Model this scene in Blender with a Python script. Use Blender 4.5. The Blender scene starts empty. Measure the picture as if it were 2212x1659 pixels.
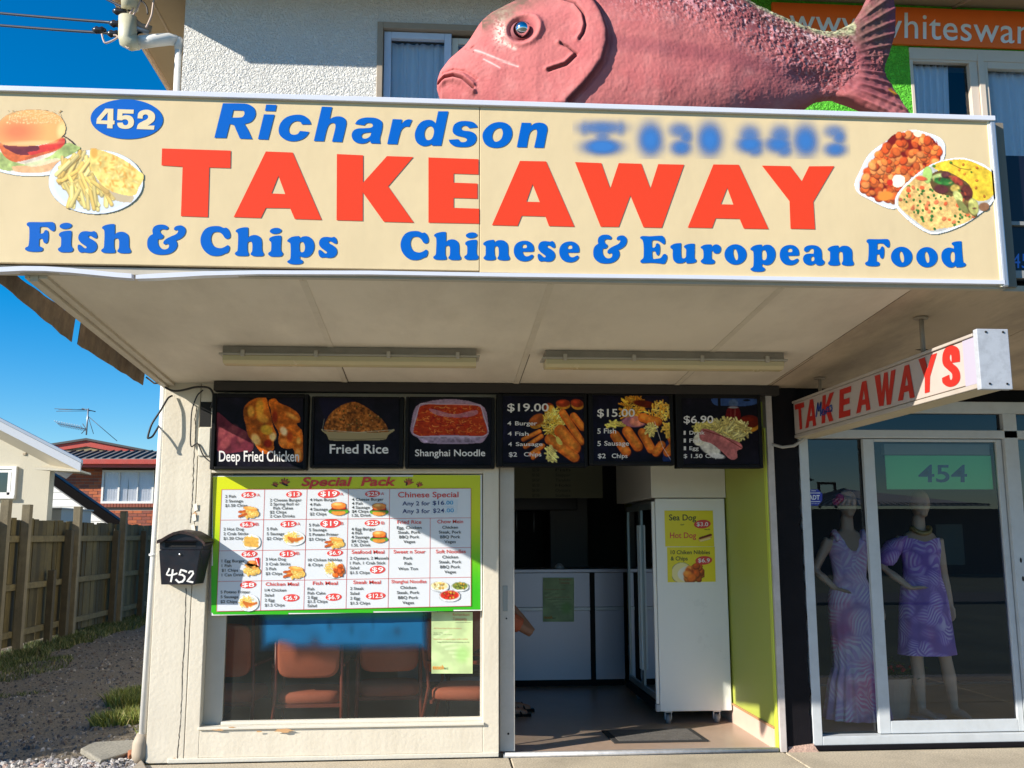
import bpy, bmesh, math, random
import numpy as np
from mathutils import Vector, Matrix
random.seed(7); RNG = np.random.default_rng(11)
SC = bpy.context.scene
COL = SC.collection
# ---------------------------------------------------------------- camera
F, CX, CY = 2087.0, 1106.0, 829.5            # focal length and centre for a 2212 x 1659 picture
_p, _y, _r = map(math.radians, (8.9, 4.3, -.17))
CO = np.array([0., -7., 1.515])
_f = np.array([math.sin(_y)*math.cos(_p), math.cos(_y)*math.cos(_p), math.sin(_p)])
_rt = np.array([math.cos(_y), -math.sin(_y), 0.]); _up = np.cross(_rt, _f)
CR = math.cos(_r)*_rt+math.sin(_r)*_up; CU = math.cos(_r)*_up-math.sin(_r)*_rt; CF = _f
camd = bpy.data.cameras.new('camera'); camd.sensor_width = 36; camd.lens = F/2212*36
camd.clip_start = .05; camd.clip_end = 3000
cam = bpy.data.objects.new('camera', camd); COL.objects.link(cam)
cam.matrix_world = Matrix(((CR[0], CU[0], -CF[0], CO[0]), (CR[1], CU[1], -CF[1], CO[1]), (CR[2], CU[2], -CF[2], CO[2]), (0, 0, 0, 1)))
SC.camera = cam
# ---------------------------------------------------------------- sky, sun, exposure
SUN = Vector((1.9, 1.0, -1.03)).normalized()
w = bpy.data.worlds.new('World'); SC.world = w; w.use_nodes = True
nt = w.node_tree
sky = nt.nodes.new('ShaderNodeTexSky'); sky.sky_type = 'NISHITA'; sky.sun_disc = False
sky.sun_elevation = math.asin(-SUN.z); sky.sun_rotation = math.atan2(-SUN.x, -SUN.y)
sky.air_density = 1.0; sky.dust_density = .1; sky.ozone_density = 5.0
hs_ = nt.nodes.new('ShaderNodeHueSaturation'); hs_.inputs['Saturation'].default_value = 1.42; hs_.inputs['Value'].default_value = .95
nt.links.new(sky.outputs[0], hs_.inputs['Color']); nt.links.new(hs_.outputs[0], nt.nodes['Background'].inputs[0])
nt.nodes['Background'].inputs[1].default_value = 0.11
sl = bpy.data.lights.new('sun', 'SUN'); sl.energy = 5.0; sl.angle = math.radians(.5); sl.color = (1, .93, .82)
so = bpy.data.objects.new('sun', sl); COL.objects.link(so)
so.rotation_euler = SUN.to_track_quat('-Z', 'Y').to_euler()
SC.view_settings.view_transform = 'Standard'; SC.view_settings.look = 'None'
SC.view_settings.gamma = 1; SC.view_settings.use_curve_mapping = False
SC.view_settings.exposure = .72
try:
    SC.cycles.max_bounces = 8; SC.cycles.transparent_max_bounces = 16
    SC.cycles.sample_clamp_indirect = 6
except Exception: pass

# ---------------------------------------------------------------- surveying helpers (photo position -> point on a real plane)
def _ray(x, y): return CF*F+CR*(x-CX)-CU*(y-CY)
def W(x, y, Y=0.):
    d = _ray(x, y); return CO+d*((Y-CO[1])/d[1])
def WX(x, y, X):
    d = _ray(x, y); return CO+d*((X-CO[0])/d[0])
def WZ(x, y, Z=0.):
    d = _ray(x, y); return CO+d*((Z-CO[2])/d[2])
def S2(x): return x/1.47559
def WV(x, y, Y=0.):
    d = CF*F+CR*(x-CX)[..., None]-CU*(y-CY)[..., None]; return CO+d*((Y-CO[1])/d[..., 1])[..., None]
# ---------------------------------------------------------------- materials
def lin(c): return tuple(((v/12.92) if v <= .04045 else ((v+.055)/1.055)**2.4) for v in c)
MATS = {}
def mat(name, col, rough=.6, metal=0., spec=.5, var=0., vscale=6., bump=0., bscale=60., dirt=None, dirt_amt=0., dscale=3., streak=False, detail=6., bdist=.01, coat=0.):
    if name in MATS: return MATS[name]
    m = bpy.data.materials.new(name); m.use_nodes = True; MATS[name] = m
    n, l = m.node_tree.nodes, m.node_tree.links
    p = n['Principled BSDF']
    p.inputs['Base Color'].default_value = (*col, 1); p.inputs['Roughness'].default_value = rough
    p.inputs['Metallic'].default_value = metal; p.inputs['Specular IOR Level'].default_value = spec
    p.inputs['Coat Weight'].default_value = coat
    if var or bump or dirt_amt:
        g = n.new('ShaderNodeNewGeometry')
        pos = g.outputs['Position']
    src = None
    if var:
        t = n.new('ShaderNodeTexNoise'); t.inputs['Scale'].default_value = vscale; t.inputs['Detail'].default_value = detail
        t.inputs['Roughness'].default_value = .65
        l.new(pos, t.inputs['Vector'])
        r = n.new('ShaderNodeMapRange'); r.inputs[1].default_value = .25; r.inputs[2].default_value = .75
        r.inputs[3].default_value = 1-var; r.inputs[4].default_value = 1+var
        l.new(t.outputs[0], r.inputs[0])
        mx = n.new('ShaderNodeVectorMath'); mx.operation = 'SCALE'; mx.inputs[0].default_value = col
        l.new(r.outputs[0], mx.inputs['Scale']); src = mx.outputs[0]
        l.new(src, p.inputs['Base Color'])
        rr = n.new('ShaderNodeMapRange'); rr.inputs[3].default_value = max(0, rough-.1); rr.inputs[4].default_value = min(1, rough+.1)
        l.new(t.outputs[0], rr.inputs[0]); l.new(rr.outputs[0], p.inputs['Roughness'])
    if dirt_amt:
        t = n.new('ShaderNodeTexNoise'); t.inputs['Scale'].default_value = dscale; t.inputs['Detail'].default_value = 8; t.inputs['Roughness'].default_value = .7
        if streak:
            mp = n.new('ShaderNodeMapping'); mp.inputs['Scale'].default_value = (7, 7, .6) if streak is True else streak
            l.new(pos, mp.inputs[0]); l.new(mp.outputs[0], t.inputs['Vector'])
        else: l.new(pos, t.inputs['Vector'])
        r = n.new('ShaderNodeMapRange'); r.inputs[1].default_value = .45; r.inputs[2].default_value = .8; r.inputs[4].default_value = dirt_amt
        l.new(t.outputs[0], r.inputs[0])
        mc = n.new('ShaderNodeMix'); mc.data_type = 'RGBA'
        l.new(r.outputs[0], mc.inputs[0]); mc.inputs[7].default_value = (*dirt, 1)
        if src: l.new(src, mc.inputs[6])
        else: mc.inputs[6].default_value = (*col, 1)
        l.new(mc.outputs[2], p.inputs['Base Color'])
    if bump:
        t = n.new('ShaderNodeTexNoise'); t.inputs['Scale'].default_value = bscale; t.inputs['Detail'].default_value = 4
        l.new(pos, t.inputs['Vector'])
        b = n.new('ShaderNodeBump'); b.inputs['Strength'].default_value = bump; b.inputs['Distance'].default_value = bdist
        l.new(t.outputs[0], b.inputs['Height']); l.new(b.outputs[0], p.inputs['Normal'])
    return m
def glass(name, tint=(1, 1, 1), refl=1.0, rough=.0, haze=0., hcol=(.5, .5, .5)):
    if name in MATS: return MATS[name]
    m = bpy.data.materials.new(name); m.use_nodes = True; MATS[name] = m
    n, l = m.node_tree.nodes, m.node_tree.links
    out = n['Material Output']; n.remove(n['Principled BSDF'])
    tr = n.new('ShaderNodeBsdfTransparent'); tr.inputs[0].default_value = (*tint, 1)
    gl = n.new('ShaderNodeBsdfGlossy'); gl.inputs['Roughness'].default_value = rough
    fr = n.new('ShaderNodeFresnel'); fr.inputs[0].default_value = 1.52
    mm = n.new('ShaderNodeMath'); mm.operation = 'MULTIPLY'; mm.inputs[1].default_value = 2.0*refl; mm.use_clamp = True
    l.new(fr.outputs[0], mm.inputs[0])
    mx = n.new('ShaderNodeMixShader'); l.new(mm.outputs[0], mx.inputs[0]); l.new(tr.outputs[0], mx.inputs[1]); l.new(gl.outputs[0], mx.inputs[2])
    last = mx.outputs[0]
    if haze:
        df = n.new('ShaderNodeBsdfDiffuse'); df.inputs[0].default_value = (*hcol, 1)
        m2 = n.new('ShaderNodeMixShader')
        t = n.new('ShaderNodeTexNoise'); t.inputs['Scale'].default_value = 2.5; t.inputs['Detail'].default_value = 8
        g = n.new('ShaderNodeNewGeometry'); l.new(g.outputs['Position'], t.inputs['Vector'])
        r = n.new('ShaderNodeMapRange'); r.inputs[1].default_value = .3; r.inputs[2].default_value = .8; r.inputs[3].default_value = haze*.4; r.inputs[4].default_value = haze*1.6
        l.new(t.outputs[0], r.inputs[0]); l.new(r.outputs[0], m2.inputs[0]); l.new(last, m2.inputs[1]); l.new(df.outputs[0], m2.inputs[2]); last = m2.outputs[0]
    l.new(last, out.inputs[0])
    return m
def printmat(name='printed_picture', rough=.45, alpha=False, bump=0., bscale=80., spec=.4, vary=0.):
    """colour comes from the colour attribute painted in numpy (flat print, sculpture paint)"""
    if name in MATS: return MATS[name]
    m = bpy.data.materials.new(name); m.use_nodes = True; MATS[name] = m
    n, l = m.node_tree.nodes, m.node_tree.links; p = n['Principled BSDF']
    a = n.new('ShaderNodeAttribute'); a.attribute_name = 'Col'
    l.new(a.outputs['Color'], p.inputs['Base Color']); p.inputs['Roughness'].default_value = rough; p.inputs['Specular IOR Level'].default_value = spec
    if alpha: l.new(a.outputs['Alpha'], p.inputs['Alpha'])
    if bump:
        g = n.new('ShaderNodeNewGeometry'); h = None
        for s, k in ((bscale, 1.), (bscale*.22, 1.4)):
            t = n.new('ShaderNodeTexNoise'); t.inputs['Scale'].default_value = s; t.inputs['Detail'].default_value = 6; l.new(g.outputs['Position'], t.inputs['Vector'])
            b = n.new('ShaderNodeBump'); b.inputs['Strength'].default_value = min(1, bump*k); b.inputs['Distance'].default_value = .012
            l.new(t.outputs[0], b.inputs['Height'])
            if h: l.new(h, b.inputs['Normal'])
            h = b.outputs[0]
        l.new(h, p.inputs['Normal'])
    return m
# ---------------------------------------------------------------- meshes and objects
class G:
    """collects geometry for ONE mesh object"""
    def __init__(s): s.v = []; s.f = []; s.smooth = False
    def add(s, vs, fs):
        k = len(s.v); s.v.extend([tuple(map(float, p)) for p in vs]); s.f.extend([tuple(i+k for i in f) for f in fs]); return s
    def box(s, x0, x1, y0, y1, z0, z1):
        return s.add([(x0, y0, z0), (x1, y0, z0), (x1, y1, z0), (x0, y1, z0), (x0, y0, z1), (x1, y0, z1), (x1, y1, z1), (x0, y1, z1)],
                     [(0, 3, 2, 1), (4, 5, 6, 7), (0, 1, 5, 4), (1, 2, 6, 5), (2, 3, 7, 6), (3, 0, 4, 7)])
    def hexa(s, a, b):  # two quads (lists of 4 points) joined
        return s.add(list(a)+list(b), [(0, 1, 2, 3), (7, 6, 5, 4), (0, 4, 5, 1), (1, 5, 6, 2), (2, 6, 7, 3), (3, 7, 4, 0)])
    def prism(s, poly, off):  # polygon (3d points) extruded by off
        n = len(poly); off = np.array(off, float)
        a = [np.array(p, float) for p in poly]
        return s.add(a+[p+off for p in a], [tuple(range(n)), tuple(range(2*n-1, n-1, -1))]+[(i, i+n, (i+1) % n+n, (i+1) % n) for i in range(n)])
    def tube(s, pts, r, n=8, cap=True):
        pts = [np.array(p, float) for p in pts]; m = len(pts)
        rr = r if hasattr(r, '__len__') else [r]*m
        rings = []; prev = None
        for i in range(m):
            t = pts[min(i+1, m-1)]-pts[max(i-1, 0)]; t = t/(np.linalg.norm(t)+1e-9)
            if prev is None:
                a = np.array([0, 0, 1.]) if abs(t[2]) < .9 else np.array([1., 0, 0]); u = np.cross(t, a)
            else: u = prev-t*(prev@t)
            u = u/(np.linalg.norm(u)+1e-9); prev = u; v = np.cross(t, u)
            rings.append([pts[i]+rr[i]*(math.cos(2*math.pi*k/n)*u+math.sin(2*math.pi*k/n)*v) for k in range(n)])
        vs = [p for r_ in rings for p in r_]
        fs = [(i*n+k, i*n+(k+1) % n, (i+1)*n+(k+1) % n, (i+1)*n+k) for i in range(m-1) for k in range(n)]
        if cap: fs += [tuple(range(n-1, -1, -1)), tuple(range((m-1)*n, m*n))]
        s.smooth = True
        return s.add(vs, fs)
    def loft(s, rings, cap=True):
        n = len(rings[0]); m = len(rings)
        vs = [p for r_ in rings for p in r_]
        fs = [(i*n+k, i*n+(k+1) % n, (i+1)*n+(k+1) % n, (i+1)*n+k) for i in range(m-1) for k in range(n)]
        if cap: fs += [tuple(range(n-1, -1, -1)), tuple(range((m-1)*n, m*n))]
        return s.add(vs, fs)
    def ball(s, c, r, nu=14, nv=9, sc=(1, 1, 1)):
        rings = [[(c[0]+sc[0]*r*math.cos(a)*math.cos(2*math.pi*k/nu), c[1]+sc[1]*r*math.cos(a)*math.sin(2*math.pi*k/nu), c[2]+sc[2]*r*math.sin(a)) for k in range(nu)]
                 for a in np.linspace(-1.55, 1.55, nv)]
        s.smooth = True
        return s.loft(rings)
    def mesh(s, name):
        m = bpy.data.meshes.new(name); m.from_pydata(s.v, [], s.f); m.validate(); return m
def _link(o, parent):
    COL.objects.link(o)
    if parent is not None:
        o.parent = parent
        L = Vector((0, 0, 0)); q = parent
        while q is not None: L += q.location; q = q.parent
        o.matrix_parent_inverse = Matrix.Translation(-L) if parent.type == 'EMPTY' and parent.parent is None else Matrix.Identity(4)
def put(name, g, m, parent=None, bevel=0., smooth=None, recalc=True, label=None):
    me = g.mesh(name) if isinstance(g, G) else g
    if isinstance(g, G) and recalc:
        bm = bmesh.new(); bm.from_mesh(me); bmesh.ops.recalc_face_normals(bm, faces=bm.faces); bm.to_mesh(me); bm.free()
    me.materials.clear(); me.materials.append(m)
    o = bpy.data.objects.new(name, me); _link(o, parent)
    sm = smooth if smooth is not None else (isinstance(g, G) and g.smooth)
    if sm: me.polygons.foreach_set('use_smooth', [True]*len(me.polygons))
    if bevel:
        b = o.modifiers.new('bevel', 'BEVEL'); b.width = bevel; b.segments = 2; b.limit_method = 'ANGLE'; b.angle_limit = .7
    if label: o['label'] = label
    return o
def sub(name, g, m, parent, **k):
    """a sub-part: child of a mesh part (the mesh part itself sits at the root's offset)"""
    o = put(name, g, m, None, **k); COL.objects.unlink(o); COL.objects.link(o)
    o.parent = parent; o.matrix_parent_inverse = Matrix.Identity(4)
    return o
def thing(name, label, cat, loc=(0, 0, 0), group=None):
    o = bpy.data.objects.new(name, None); COL.objects.link(o); o.location = loc; o.empty_display_size = .1
    o['label'] = label; o['category'] = cat
    if group: o['group'] = group
    return o
def tag(o, label, cat, group=None):
    o['label'] = label; o['category'] = cat
    if group: o['group'] = group
    return o
def setting(o, kind='structure', label=None):
    o['kind'] = kind
    if label: o['label'] = label
    return o
def box(name, x0, x1, y0, y1, z0, z1, m, parent=None, bevel=0.): return put(name, G().box(x0, x1, y0, y1, z0, z1), m, parent, bevel)
def copy_tree(o, loc=None, label=None, rotz=None):
    c = o.copy(); COL.objects.link(c)
    if loc is not None: c.location = loc
    if rotz is not None: c.rotation_euler = (0, 0, rotz)
    if label: c['label'] = label
    for ch in list(o.children):
        d = ch.copy(); COL.objects.link(d); d.parent = c
        for g in list(ch.children):
            e = g.copy(); COL.objects.link(e); e.parent = d
    return c
# ---------------------------------------------------------------- lettering
def _curve2mesh(cu):
    ob = bpy.data.objects.new('tmp', cu); COL.objects.link(ob)
    dg = bpy.context.evaluated_depsgraph_get()
    me = bpy.data.meshes.new_from_object(ob.evaluated_get(dg))
    bpy.data.objects.remove(ob); bpy.data.curves.remove(cu)
    n = len(me.vertices); co = np.empty(n*3); me.vertices.foreach_get('co', co); co = co.reshape(n, 3)[:, :2]
    fs = [tuple(p.vertices) for p in me.polygons]; bpy.data.meshes.remove(me)
    return co, fs
def smooth_closed(pts, n=5):
    """closed outline through points; a third value marks a sharp corner"""
    P = [np.array(p[:2], float) for p in pts]; c = [len(p) > 2 for p in pts]; m = len(P); out = []
    for i in range(m):
        a, b = P[i], P[(i+1) % m]; L = np.linalg.norm(b-a)
        def tan(j):
            if c[j]: return None
            t = P[(j+1) % m]-P[j-1]; return t/(np.linalg.norm(t)+1e-9)
        ta, tb = tan(i), tan((i+1) % m)
        if ta is None and tb is None: out.append(a); continue
        if ta is None: ta = (b-a)/L
        if tb is None: tb = (b-a)/L
        for k in range(n):
            s = k/n; h1 = 2*s**3-3*s**2+1; h2 = s**3-2*s**2+s; h3 = -2*s**3+3*s**2; h4 = s**3-s**2
            out.append(h1*a+h2*ta*L+h3*b+h4*tb*L)
    return out
def fill(contours):
    cu = bpy.data.curves.new('tmp', 'CURVE'); cu.dimensions = '2D'; cu.fill_mode = 'BOTH'
    for c in contours:
        sp = cu.splines.new('POLY'); sp.points.add(len(c)-1); sp.use_cyclic_u = True
        for i, p in enumerate(c): sp.points[i].co = (p[0], -p[1], 0, 1)
    co, fs = _curve2mesh(cu); co[:, 1] *= -1
    return co, fs
def ell(cx, cy, rx, ry, rot=0, n=28, skew=0):
    r = math.radians(rot); o = []
    for k in range(n):
        a = 2*math.pi*k/n; x, y = rx*math.cos(a), ry*math.sin(a); x += skew*y
        o.append((cx+x*math.cos(r)-y*math.sin(r), cy+x*math.sin(r)+y*math.cos(r)))
    return o
_TC = {}
def text2d(s, off=0., shear=0., space=1.):
    k = (s, off, shear, space)
    if k not in _TC:
        cu = bpy.data.curves.new('tmp', 'FONT'); cu.body = s; cu.offset = off; cu.shear = shear; cu.resolution_u = 4; cu.space_character = space
        _TC[k] = _curve2mesh(cu)
    return _TC[k]
CAP = .682
def tmesh(g, s, x0, x1, ytop, yb, mapf, off=0., shear=0., yb1=None, space=1.):
    """print text between photo columns x0..x1 with cap height ytop..baseline yb on the plane given by mapf"""
    co, fs = text2d(s, off, shear, space)
    if len(co) == 0: return
    a, b = co[:, 0].min(), co[:, 0].max(); yb1 = yb if yb1 is None else yb1
    out = []
    for x, y in co:
        u = (x-a)/(b-a); out.append(mapf(x0+u*(x1-x0), (yb+(yb1-yb)*u)-(yb-ytop)*y/CAP))
    g.add(out, fs)
def tw(s, h, k=.62):   # natural width of a string with cap height h
    co, _ = text2d(s); return (co[:, 0].max()-co[:, 0].min())*h/CAP*k
def pmesh(g, contours, mapf):
    co, fs = fill(contours); g.add([mapf(x, y) for x, y in co], fs)
def flat(Y, d=.0015): return lambda x, y: W(x, y, Y-d)
# ---------------------------------------------------------------- painted print (colours into a fine grid mesh)
def vnoise(h, w, cell, seed=0, octs=3):
    r = np.random.default_rng(abs(int(seed))); out = np.zeros((h, w)); amp = 1; tot = 0
    for o in range(octs):
        c = max(1.2, cell/2**o); gh, gw = int(h/c)+3, int(w/c)+3; g = r.random((gh, gw))
        yy = np.arange(h)/c; xx = np.arange(w)/c; yi = yy.astype(int); xi = xx.astype(int)
        fy = (yy-yi)[:, None]; fx = (xx-xi)[None]; fy = fy*fy*(3-2*fy); fx = fx*fx*(3-2*fx)
        a = g[yi][:, xi]; b = g[yi][:, xi+1]; c_ = g[yi+1][:, xi]; d = g[yi+1][:, xi+1]
        out += amp*((a*(1-fx)+b*fx)*(1-fy)+(c_*(1-fx)+d*fx)*fy); tot += amp; amp *= .6
    return out/tot
class Pic:
    def __init__(s, x0, y0, x1, y1, nx, bg=None, seed=1):
        s.x0, s.y0, s.x1, s.y1 = x0, y0, x1, y1; s.nx = nx; s.ny = max(2, int(nx*(y1-y0)/(x1-x0)))
        s.X, s.Y = np.meshgrid(np.linspace(x0, x1, s.nx), np.linspace(y0, y1, s.ny)); s.px = (x1-x0)/nx
        s.c = np.zeros((s.ny, s.nx, 3)); s.a = np.zeros((s.ny, s.nx)); s.r = np.random.default_rng(abs(seed)); s.seed = seed
        if bg is not None: s.c[:] = bg; s.a[:] = 1
    def _put(s, m, col, al=1.):
        m = np.clip(m, 0, 1)*al; s.c = s.c*(1-m[..., None])+np.array(col)*m[..., None]; s.a = np.maximum(s.a, m); return s
    def e(s, cx, cy, rx, ry, col, rot=0, soft=None, al=1.):
        r = math.radians(rot); dx = s.X-cx; dy = s.Y-cy; u = dx*math.cos(r)+dy*math.sin(r); v = -dx*math.sin(r)+dy*math.cos(r)
        d = (1-np.sqrt((u/rx)**2+(v/ry)**2))*min(rx, ry); k = soft or s.px
        return s._put(d/k+.5, col, al)
    def mask_poly(s, pts):
        ins = np.zeros(s.X.shape, bool); n = len(pts); X, Y = s.X, s.Y
        for i in range(n):
            x1, y1 = pts[i][:2]; x2, y2 = pts[(i+1) % n][:2]
            if y1 == y2: continue
            c = ((Y < y1) != (Y < y2)) & (X < (x2-x1)*(Y-y1)/(y2-y1)+x1); ins ^= c
        return ins.astype(float)
    def p(s, pts, col, al=1., smooth=True):
        if smooth: pts = smooth_closed(pts, 5)
        return s._put(s.mask_poly(pts), col, al)
    def l(s, pts, w, col, al=1., soft=None):
        d = np.full(s.X.shape, 1e9)
        for (x1, y1), (x2, y2) in zip(pts[:-1], pts[1:]):
            L = (x2-x1)**2+(y2-y1)**2+1e-9; t = np.clip(((s.X-x1)*(x2-x1)+(s.Y-y1)*(y2-y1))/L, 0, 1)
            d = np.minimum(d, np.hypot(s.X-x1-t*(x2-x1), s.Y-y1-t*(y2-y1)))
        return s._put((w/2-d)/(soft or s.px)+.5, col, al)
    def noise(s, amt, cell, seed=None, where=None, octs=3):
        n = vnoise(s.ny, s.nx, cell, (seed or s.seed), octs)-.5
        f = 1+amt*2*n
        if where is not None: f = 1+(f-1)*where
        s.c = np.clip(s.c*f[..., None], 0, 1); return s
    def shade(s, where, dx, dy, k):  # printed image's own soft modelling
        gx = np.gradient(where, axis=1); gy = np.gradient(where, axis=0); return s
    def _homog(s, cs, U_, V_, mapf):
        # the map is projective along planes: solve it once from four corners and the centre
        o, ex, ey = cs[0], cs[1]-cs[0], cs[3]-cs[0]; c2 = cs[2]-cs[0]
        k = np.linalg.lstsq(np.column_stack([ex, ey]), c2, rcond=None)[0]; a, b = k
        den = a+b-1; g, h = (b-1)/den*0, 0
        M = np.array([[a-1, 0], [0, b-1]]); 
        # projective coordinates: (u*(1+g), v*(1+h))/(1+g*u+h*v) with corner (a,b)
        A_ = np.array([[a-1, a], [b, b-1]]); g, h = np.linalg.solve(A_, np.array([1-a, 1-b]))
        w_ = 1+g*U_+h*V_; p = U_*(1+g)/w_; q = V_*(1+h)/w_
        return o+p[:, None]*ex+q[:, None]*ey
    def mesh(s, name, mapf, thr=.5, keep_alpha=False):
        nx, ny = s.nx, s.ny; lo = .02 if keep_alpha else thr
        cs = np.array([mapf(x, y) for x, y in ((s.x0, s.y0), (s.x1, s.y0), (s.x1, s.y1), (s.x0, s.y1))]); U_ = ((s.X-s.x0)/(s.x1-s.x0)).ravel(); V_ = ((s.Y-s.y0)/(s.y1-s.y0)).ravel()
        vs = s._homog(cs, U_, V_, mapf)
        idx = np.arange(nx*ny).reshape(ny, nx); A = s.a
        ok = (A[:-1, :-1] > lo)+0+(A[1:, :-1] > lo)+(A[:-1, 1:] > lo)+(A[1:, 1:] > lo) >= (1 if keep_alpha else 3)
        q = np.stack([idx[:-1, :-1], idx[1:, :-1], idx[1:, 1:], idx[:-1, 1:]], -1)[ok]
        used = np.unique(q); rm = np.full(nx*ny, -1); rm[used] = np.arange(len(used))
        me = bpy.data.meshes.new(name); me.from_pydata(vs[used].tolist(), [], rm[q].tolist())
        ca = me.color_attributes.new('Col', 'FLOAT_COLOR', 'POINT')
        c = np.clip(s.c.reshape(-1, 3)[used], 0, 1); c = np.where(c <= .04045, c/12.92, ((c+.055)/1.055)**2.4)
        al = A.ravel()[used] if keep_alpha else np.ones(len(used))
        ca.data.foreach_set('color', np.column_stack([c, al]).ravel()); return me
def chips(P, n, cx, cy, rx, ry, L, wd, cols, seed=3, rot=None):
    """scatter of stick-shaped chips"""
    r = np.random.default_rng(abs(int(seed)))
    for _ in range(n):
        a = r.random()*6.28; q = math.sqrt(r.random()); x, y = cx+rx*q*math.cos(a), cy+ry*q*math.sin(a)
        t = r.random()*3.14 if rot is None else math.radians(rot+r.normal()*22)
        dx, dy = L/2*math.cos(t), L/2*math.sin(t); c = np.array(cols[r.integers(len(cols))])*(.85+.25*r.random())
        P.l([(x-dx+wd*.12, y-dy+wd*.2), (x+dx+wd*.12, y+dy+wd*.2)], wd*1.15, c*.55, .7)
        P.l([(x-dx, y-dy), (x+dx, y+dy)], wd, np.clip(c, 0, 1)); P.l([(x-dx, y-dy-wd*.15), (x+dx, y+dy-wd*.15)], wd*.35, np.clip(c*1.15, 0, 1), .8)
def blobs(P, n, poly, r0, r1, cols, seed=5, dark=.55, hi=1.25):
    r = np.random.default_rng(abs(int(seed))); xs = [p[0] for p in poly]; ys = [p[1] for p in poly]; k = 0
    M = P.mask_poly(poly)
    for _ in range(n*6):
        x = r.uniform(min(xs), max(xs)); y = r.uniform(min(ys), max(ys))
        i = int((y-P.y0)/(P.y1-P.y0)*(P.ny-1)); j = int((x-P.x0)/(P.x1-P.x0)*(P.nx-1))
        if not (0 <= i < P.ny and 0 <= j < P.nx) or M[i, j] < .5: continue
        s = r.uniform(r0, r1); c = np.array(cols[r.integers(len(cols))])*(.85+.3*r.random()); t = r.random()*180
        P.e(x+s*.12, y+s*.25, s*1.08, s*.85, c*dark, t); P.e(x, y, s, s*.78, np.clip(c, 0, 1), t, soft=s*.35); P.e(x-s*.25, y-s*.28, s*.4, s*.3, np.clip(c*hi, 0, 1), t, soft=s*.4, al=.8)
        k += 1
        if k >= n: break
# ================================================================ materials used a lot
M_cream = mat('cream_wall_paint', (.66, .60, .485), .55, var=.06, vscale=2.5, dirt=(.42, .36, .26), dirt_amt=.35, dscale=1.2, streak=True, bump=.25, bscale=35)
M_creamtrim = mat('cream_trim_paint', (.66, .62, .52), .5, var=.05, vscale=5, bump=.15, bscale=60)
M_white = mat('white_paint', (.78, .77, .73), .45, var=.04, vscale=8)
M_pvc = mat('white_pvc', (.8, .79, .75), .35, var=.05, vscale=6, dirt=(.45, .42, .33), dirt_amt=.3, dscale=5)
M_alu = mat('grey_aluminium', (.45, .47, .5), .38, metal=.55, var=.06, vscale=9)
M_framegrey = mat('pale_grey_frame_paint', (.50, .53, .55), .45, var=.06, vscale=10, dirt=(.3, .3, .28), dirt_amt=.3, dscale=6)
M_black = mat('black_plastic', (.008, .008, .009), .5, spec=.12, var=.2, vscale=20)
M_blackpaint = mat('black_wall_paint', (.008, .007, .009), .55, spec=.12, var=.3, vscale=5, bump=.2, bscale=50)
M_dark = mat('dark_void', (.01, .01, .01), .9)
M_stucco = None
def stucco(name, col, s=42., st=.9, dist=.03):
    m = mat(name, col, .8, var=.05, vscale=1.5)
    n, l = m.node_tree.nodes, m.node_tree.links
    g = n.new('ShaderNodeNewGeometry'); t = n.new('ShaderNodeTexNoise'); t.inputs['Scale'].default_value = s; t.inputs['Detail'].default_value = 3; t.inputs['Distortion'].default_value = 1.2
    l.new(g.outputs['Position'], t.inputs['Vector'])
    r = n.new('ShaderNodeMapRange'); r.inputs[1].default_value = .35; r.inputs[2].default_value = .62; r.interpolation_type = 'SMOOTHSTEP'
    l.new(t.outputs[0], r.inputs[0])
    b = n.new('ShaderNodeBump'); b.inputs['Strength'].default_value = st; b.inputs['Distance'].default_value = dist
    l.new(r.outputs[0], b.inputs['Height']); l.new(b.outputs[0], n['Principled BSDF'].inputs['Normal']); return m
M_stucco = stucco('white_stucco', (.70, .685, .64), 44, .7, .013)
M_green = stucco('bright_green_stucco', (.12, .58, .03), 34, .8, .022)
XL, XD, XR = -1.963, .545, 2.40          # shop: left corner, left side of doorway, right side of doorway
ZS = 2.60                                # soffit height at the wall
YF = -2.38                               # canopy front
# ================================================================ ground
def conc(name, col, sc=90., amt=.35, bump=.4, bs=160.):
    m = mat(name, col, .85, var=amt*1.5, vscale=sc, detail=3, bump=bump, bscale=bs, dirt=tuple(c*.45 for c in col), dirt_amt=.7, dscale=1.7); return m
M_path = conc('pebbly_concrete', (.50, .43, .32))
M_asph = conc('asphalt', (.055, .055, .055), 120)
M_gravel_base = mat('dark_driveway_gravel', (.14, .112, .075), .95, var=.55, vscale=38, detail=8, bump=1., bscale=42, bdist=.03, dirt=(.14, .115, .09), dirt_amt=.6, dscale=2.2)
setting(put('ground', G().add([(-900, -700, -.06), (900, -700, -.06), (900, 900, -.06), (-900, 900, -.06)], [(0, 1, 2, 3)]), mat('far_ground', (.11, .12, .07), .95, var=.4, vscale=.6)), label='low ground around the shop and street')
# driveway as an uneven sheet
nx, ny = 90, 150
def dz(x, y): return -.02+.018*math.sin(x*2.1+y*.7)+.012*math.sin(x*5.3-y*3.1)+.01*math.sin(y*6.7+x)-.03*math.exp(-((x+3.1)/.35)**2)*(.5+.5*math.sin(y*.5))
g = G(); vs = []
for j in range(ny):
    for i in range(nx):
        x = -7.2+5.22*i/(nx-1); y = -.6+19*(j/(ny-1))**1.6; vs.append((x, y, dz(x, y)+.006*random.random()))
g.add(vs, [(j*nx+i, j*nx+i+1, (j+1)*nx+i+1, (j+1)*nx+i) for j in range(ny-1) for i in range(nx-1)]); g.smooth = True
setting(put('driveway', g, M_gravel_base), label='dark gravel driveway between the shop and the fence')
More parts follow.
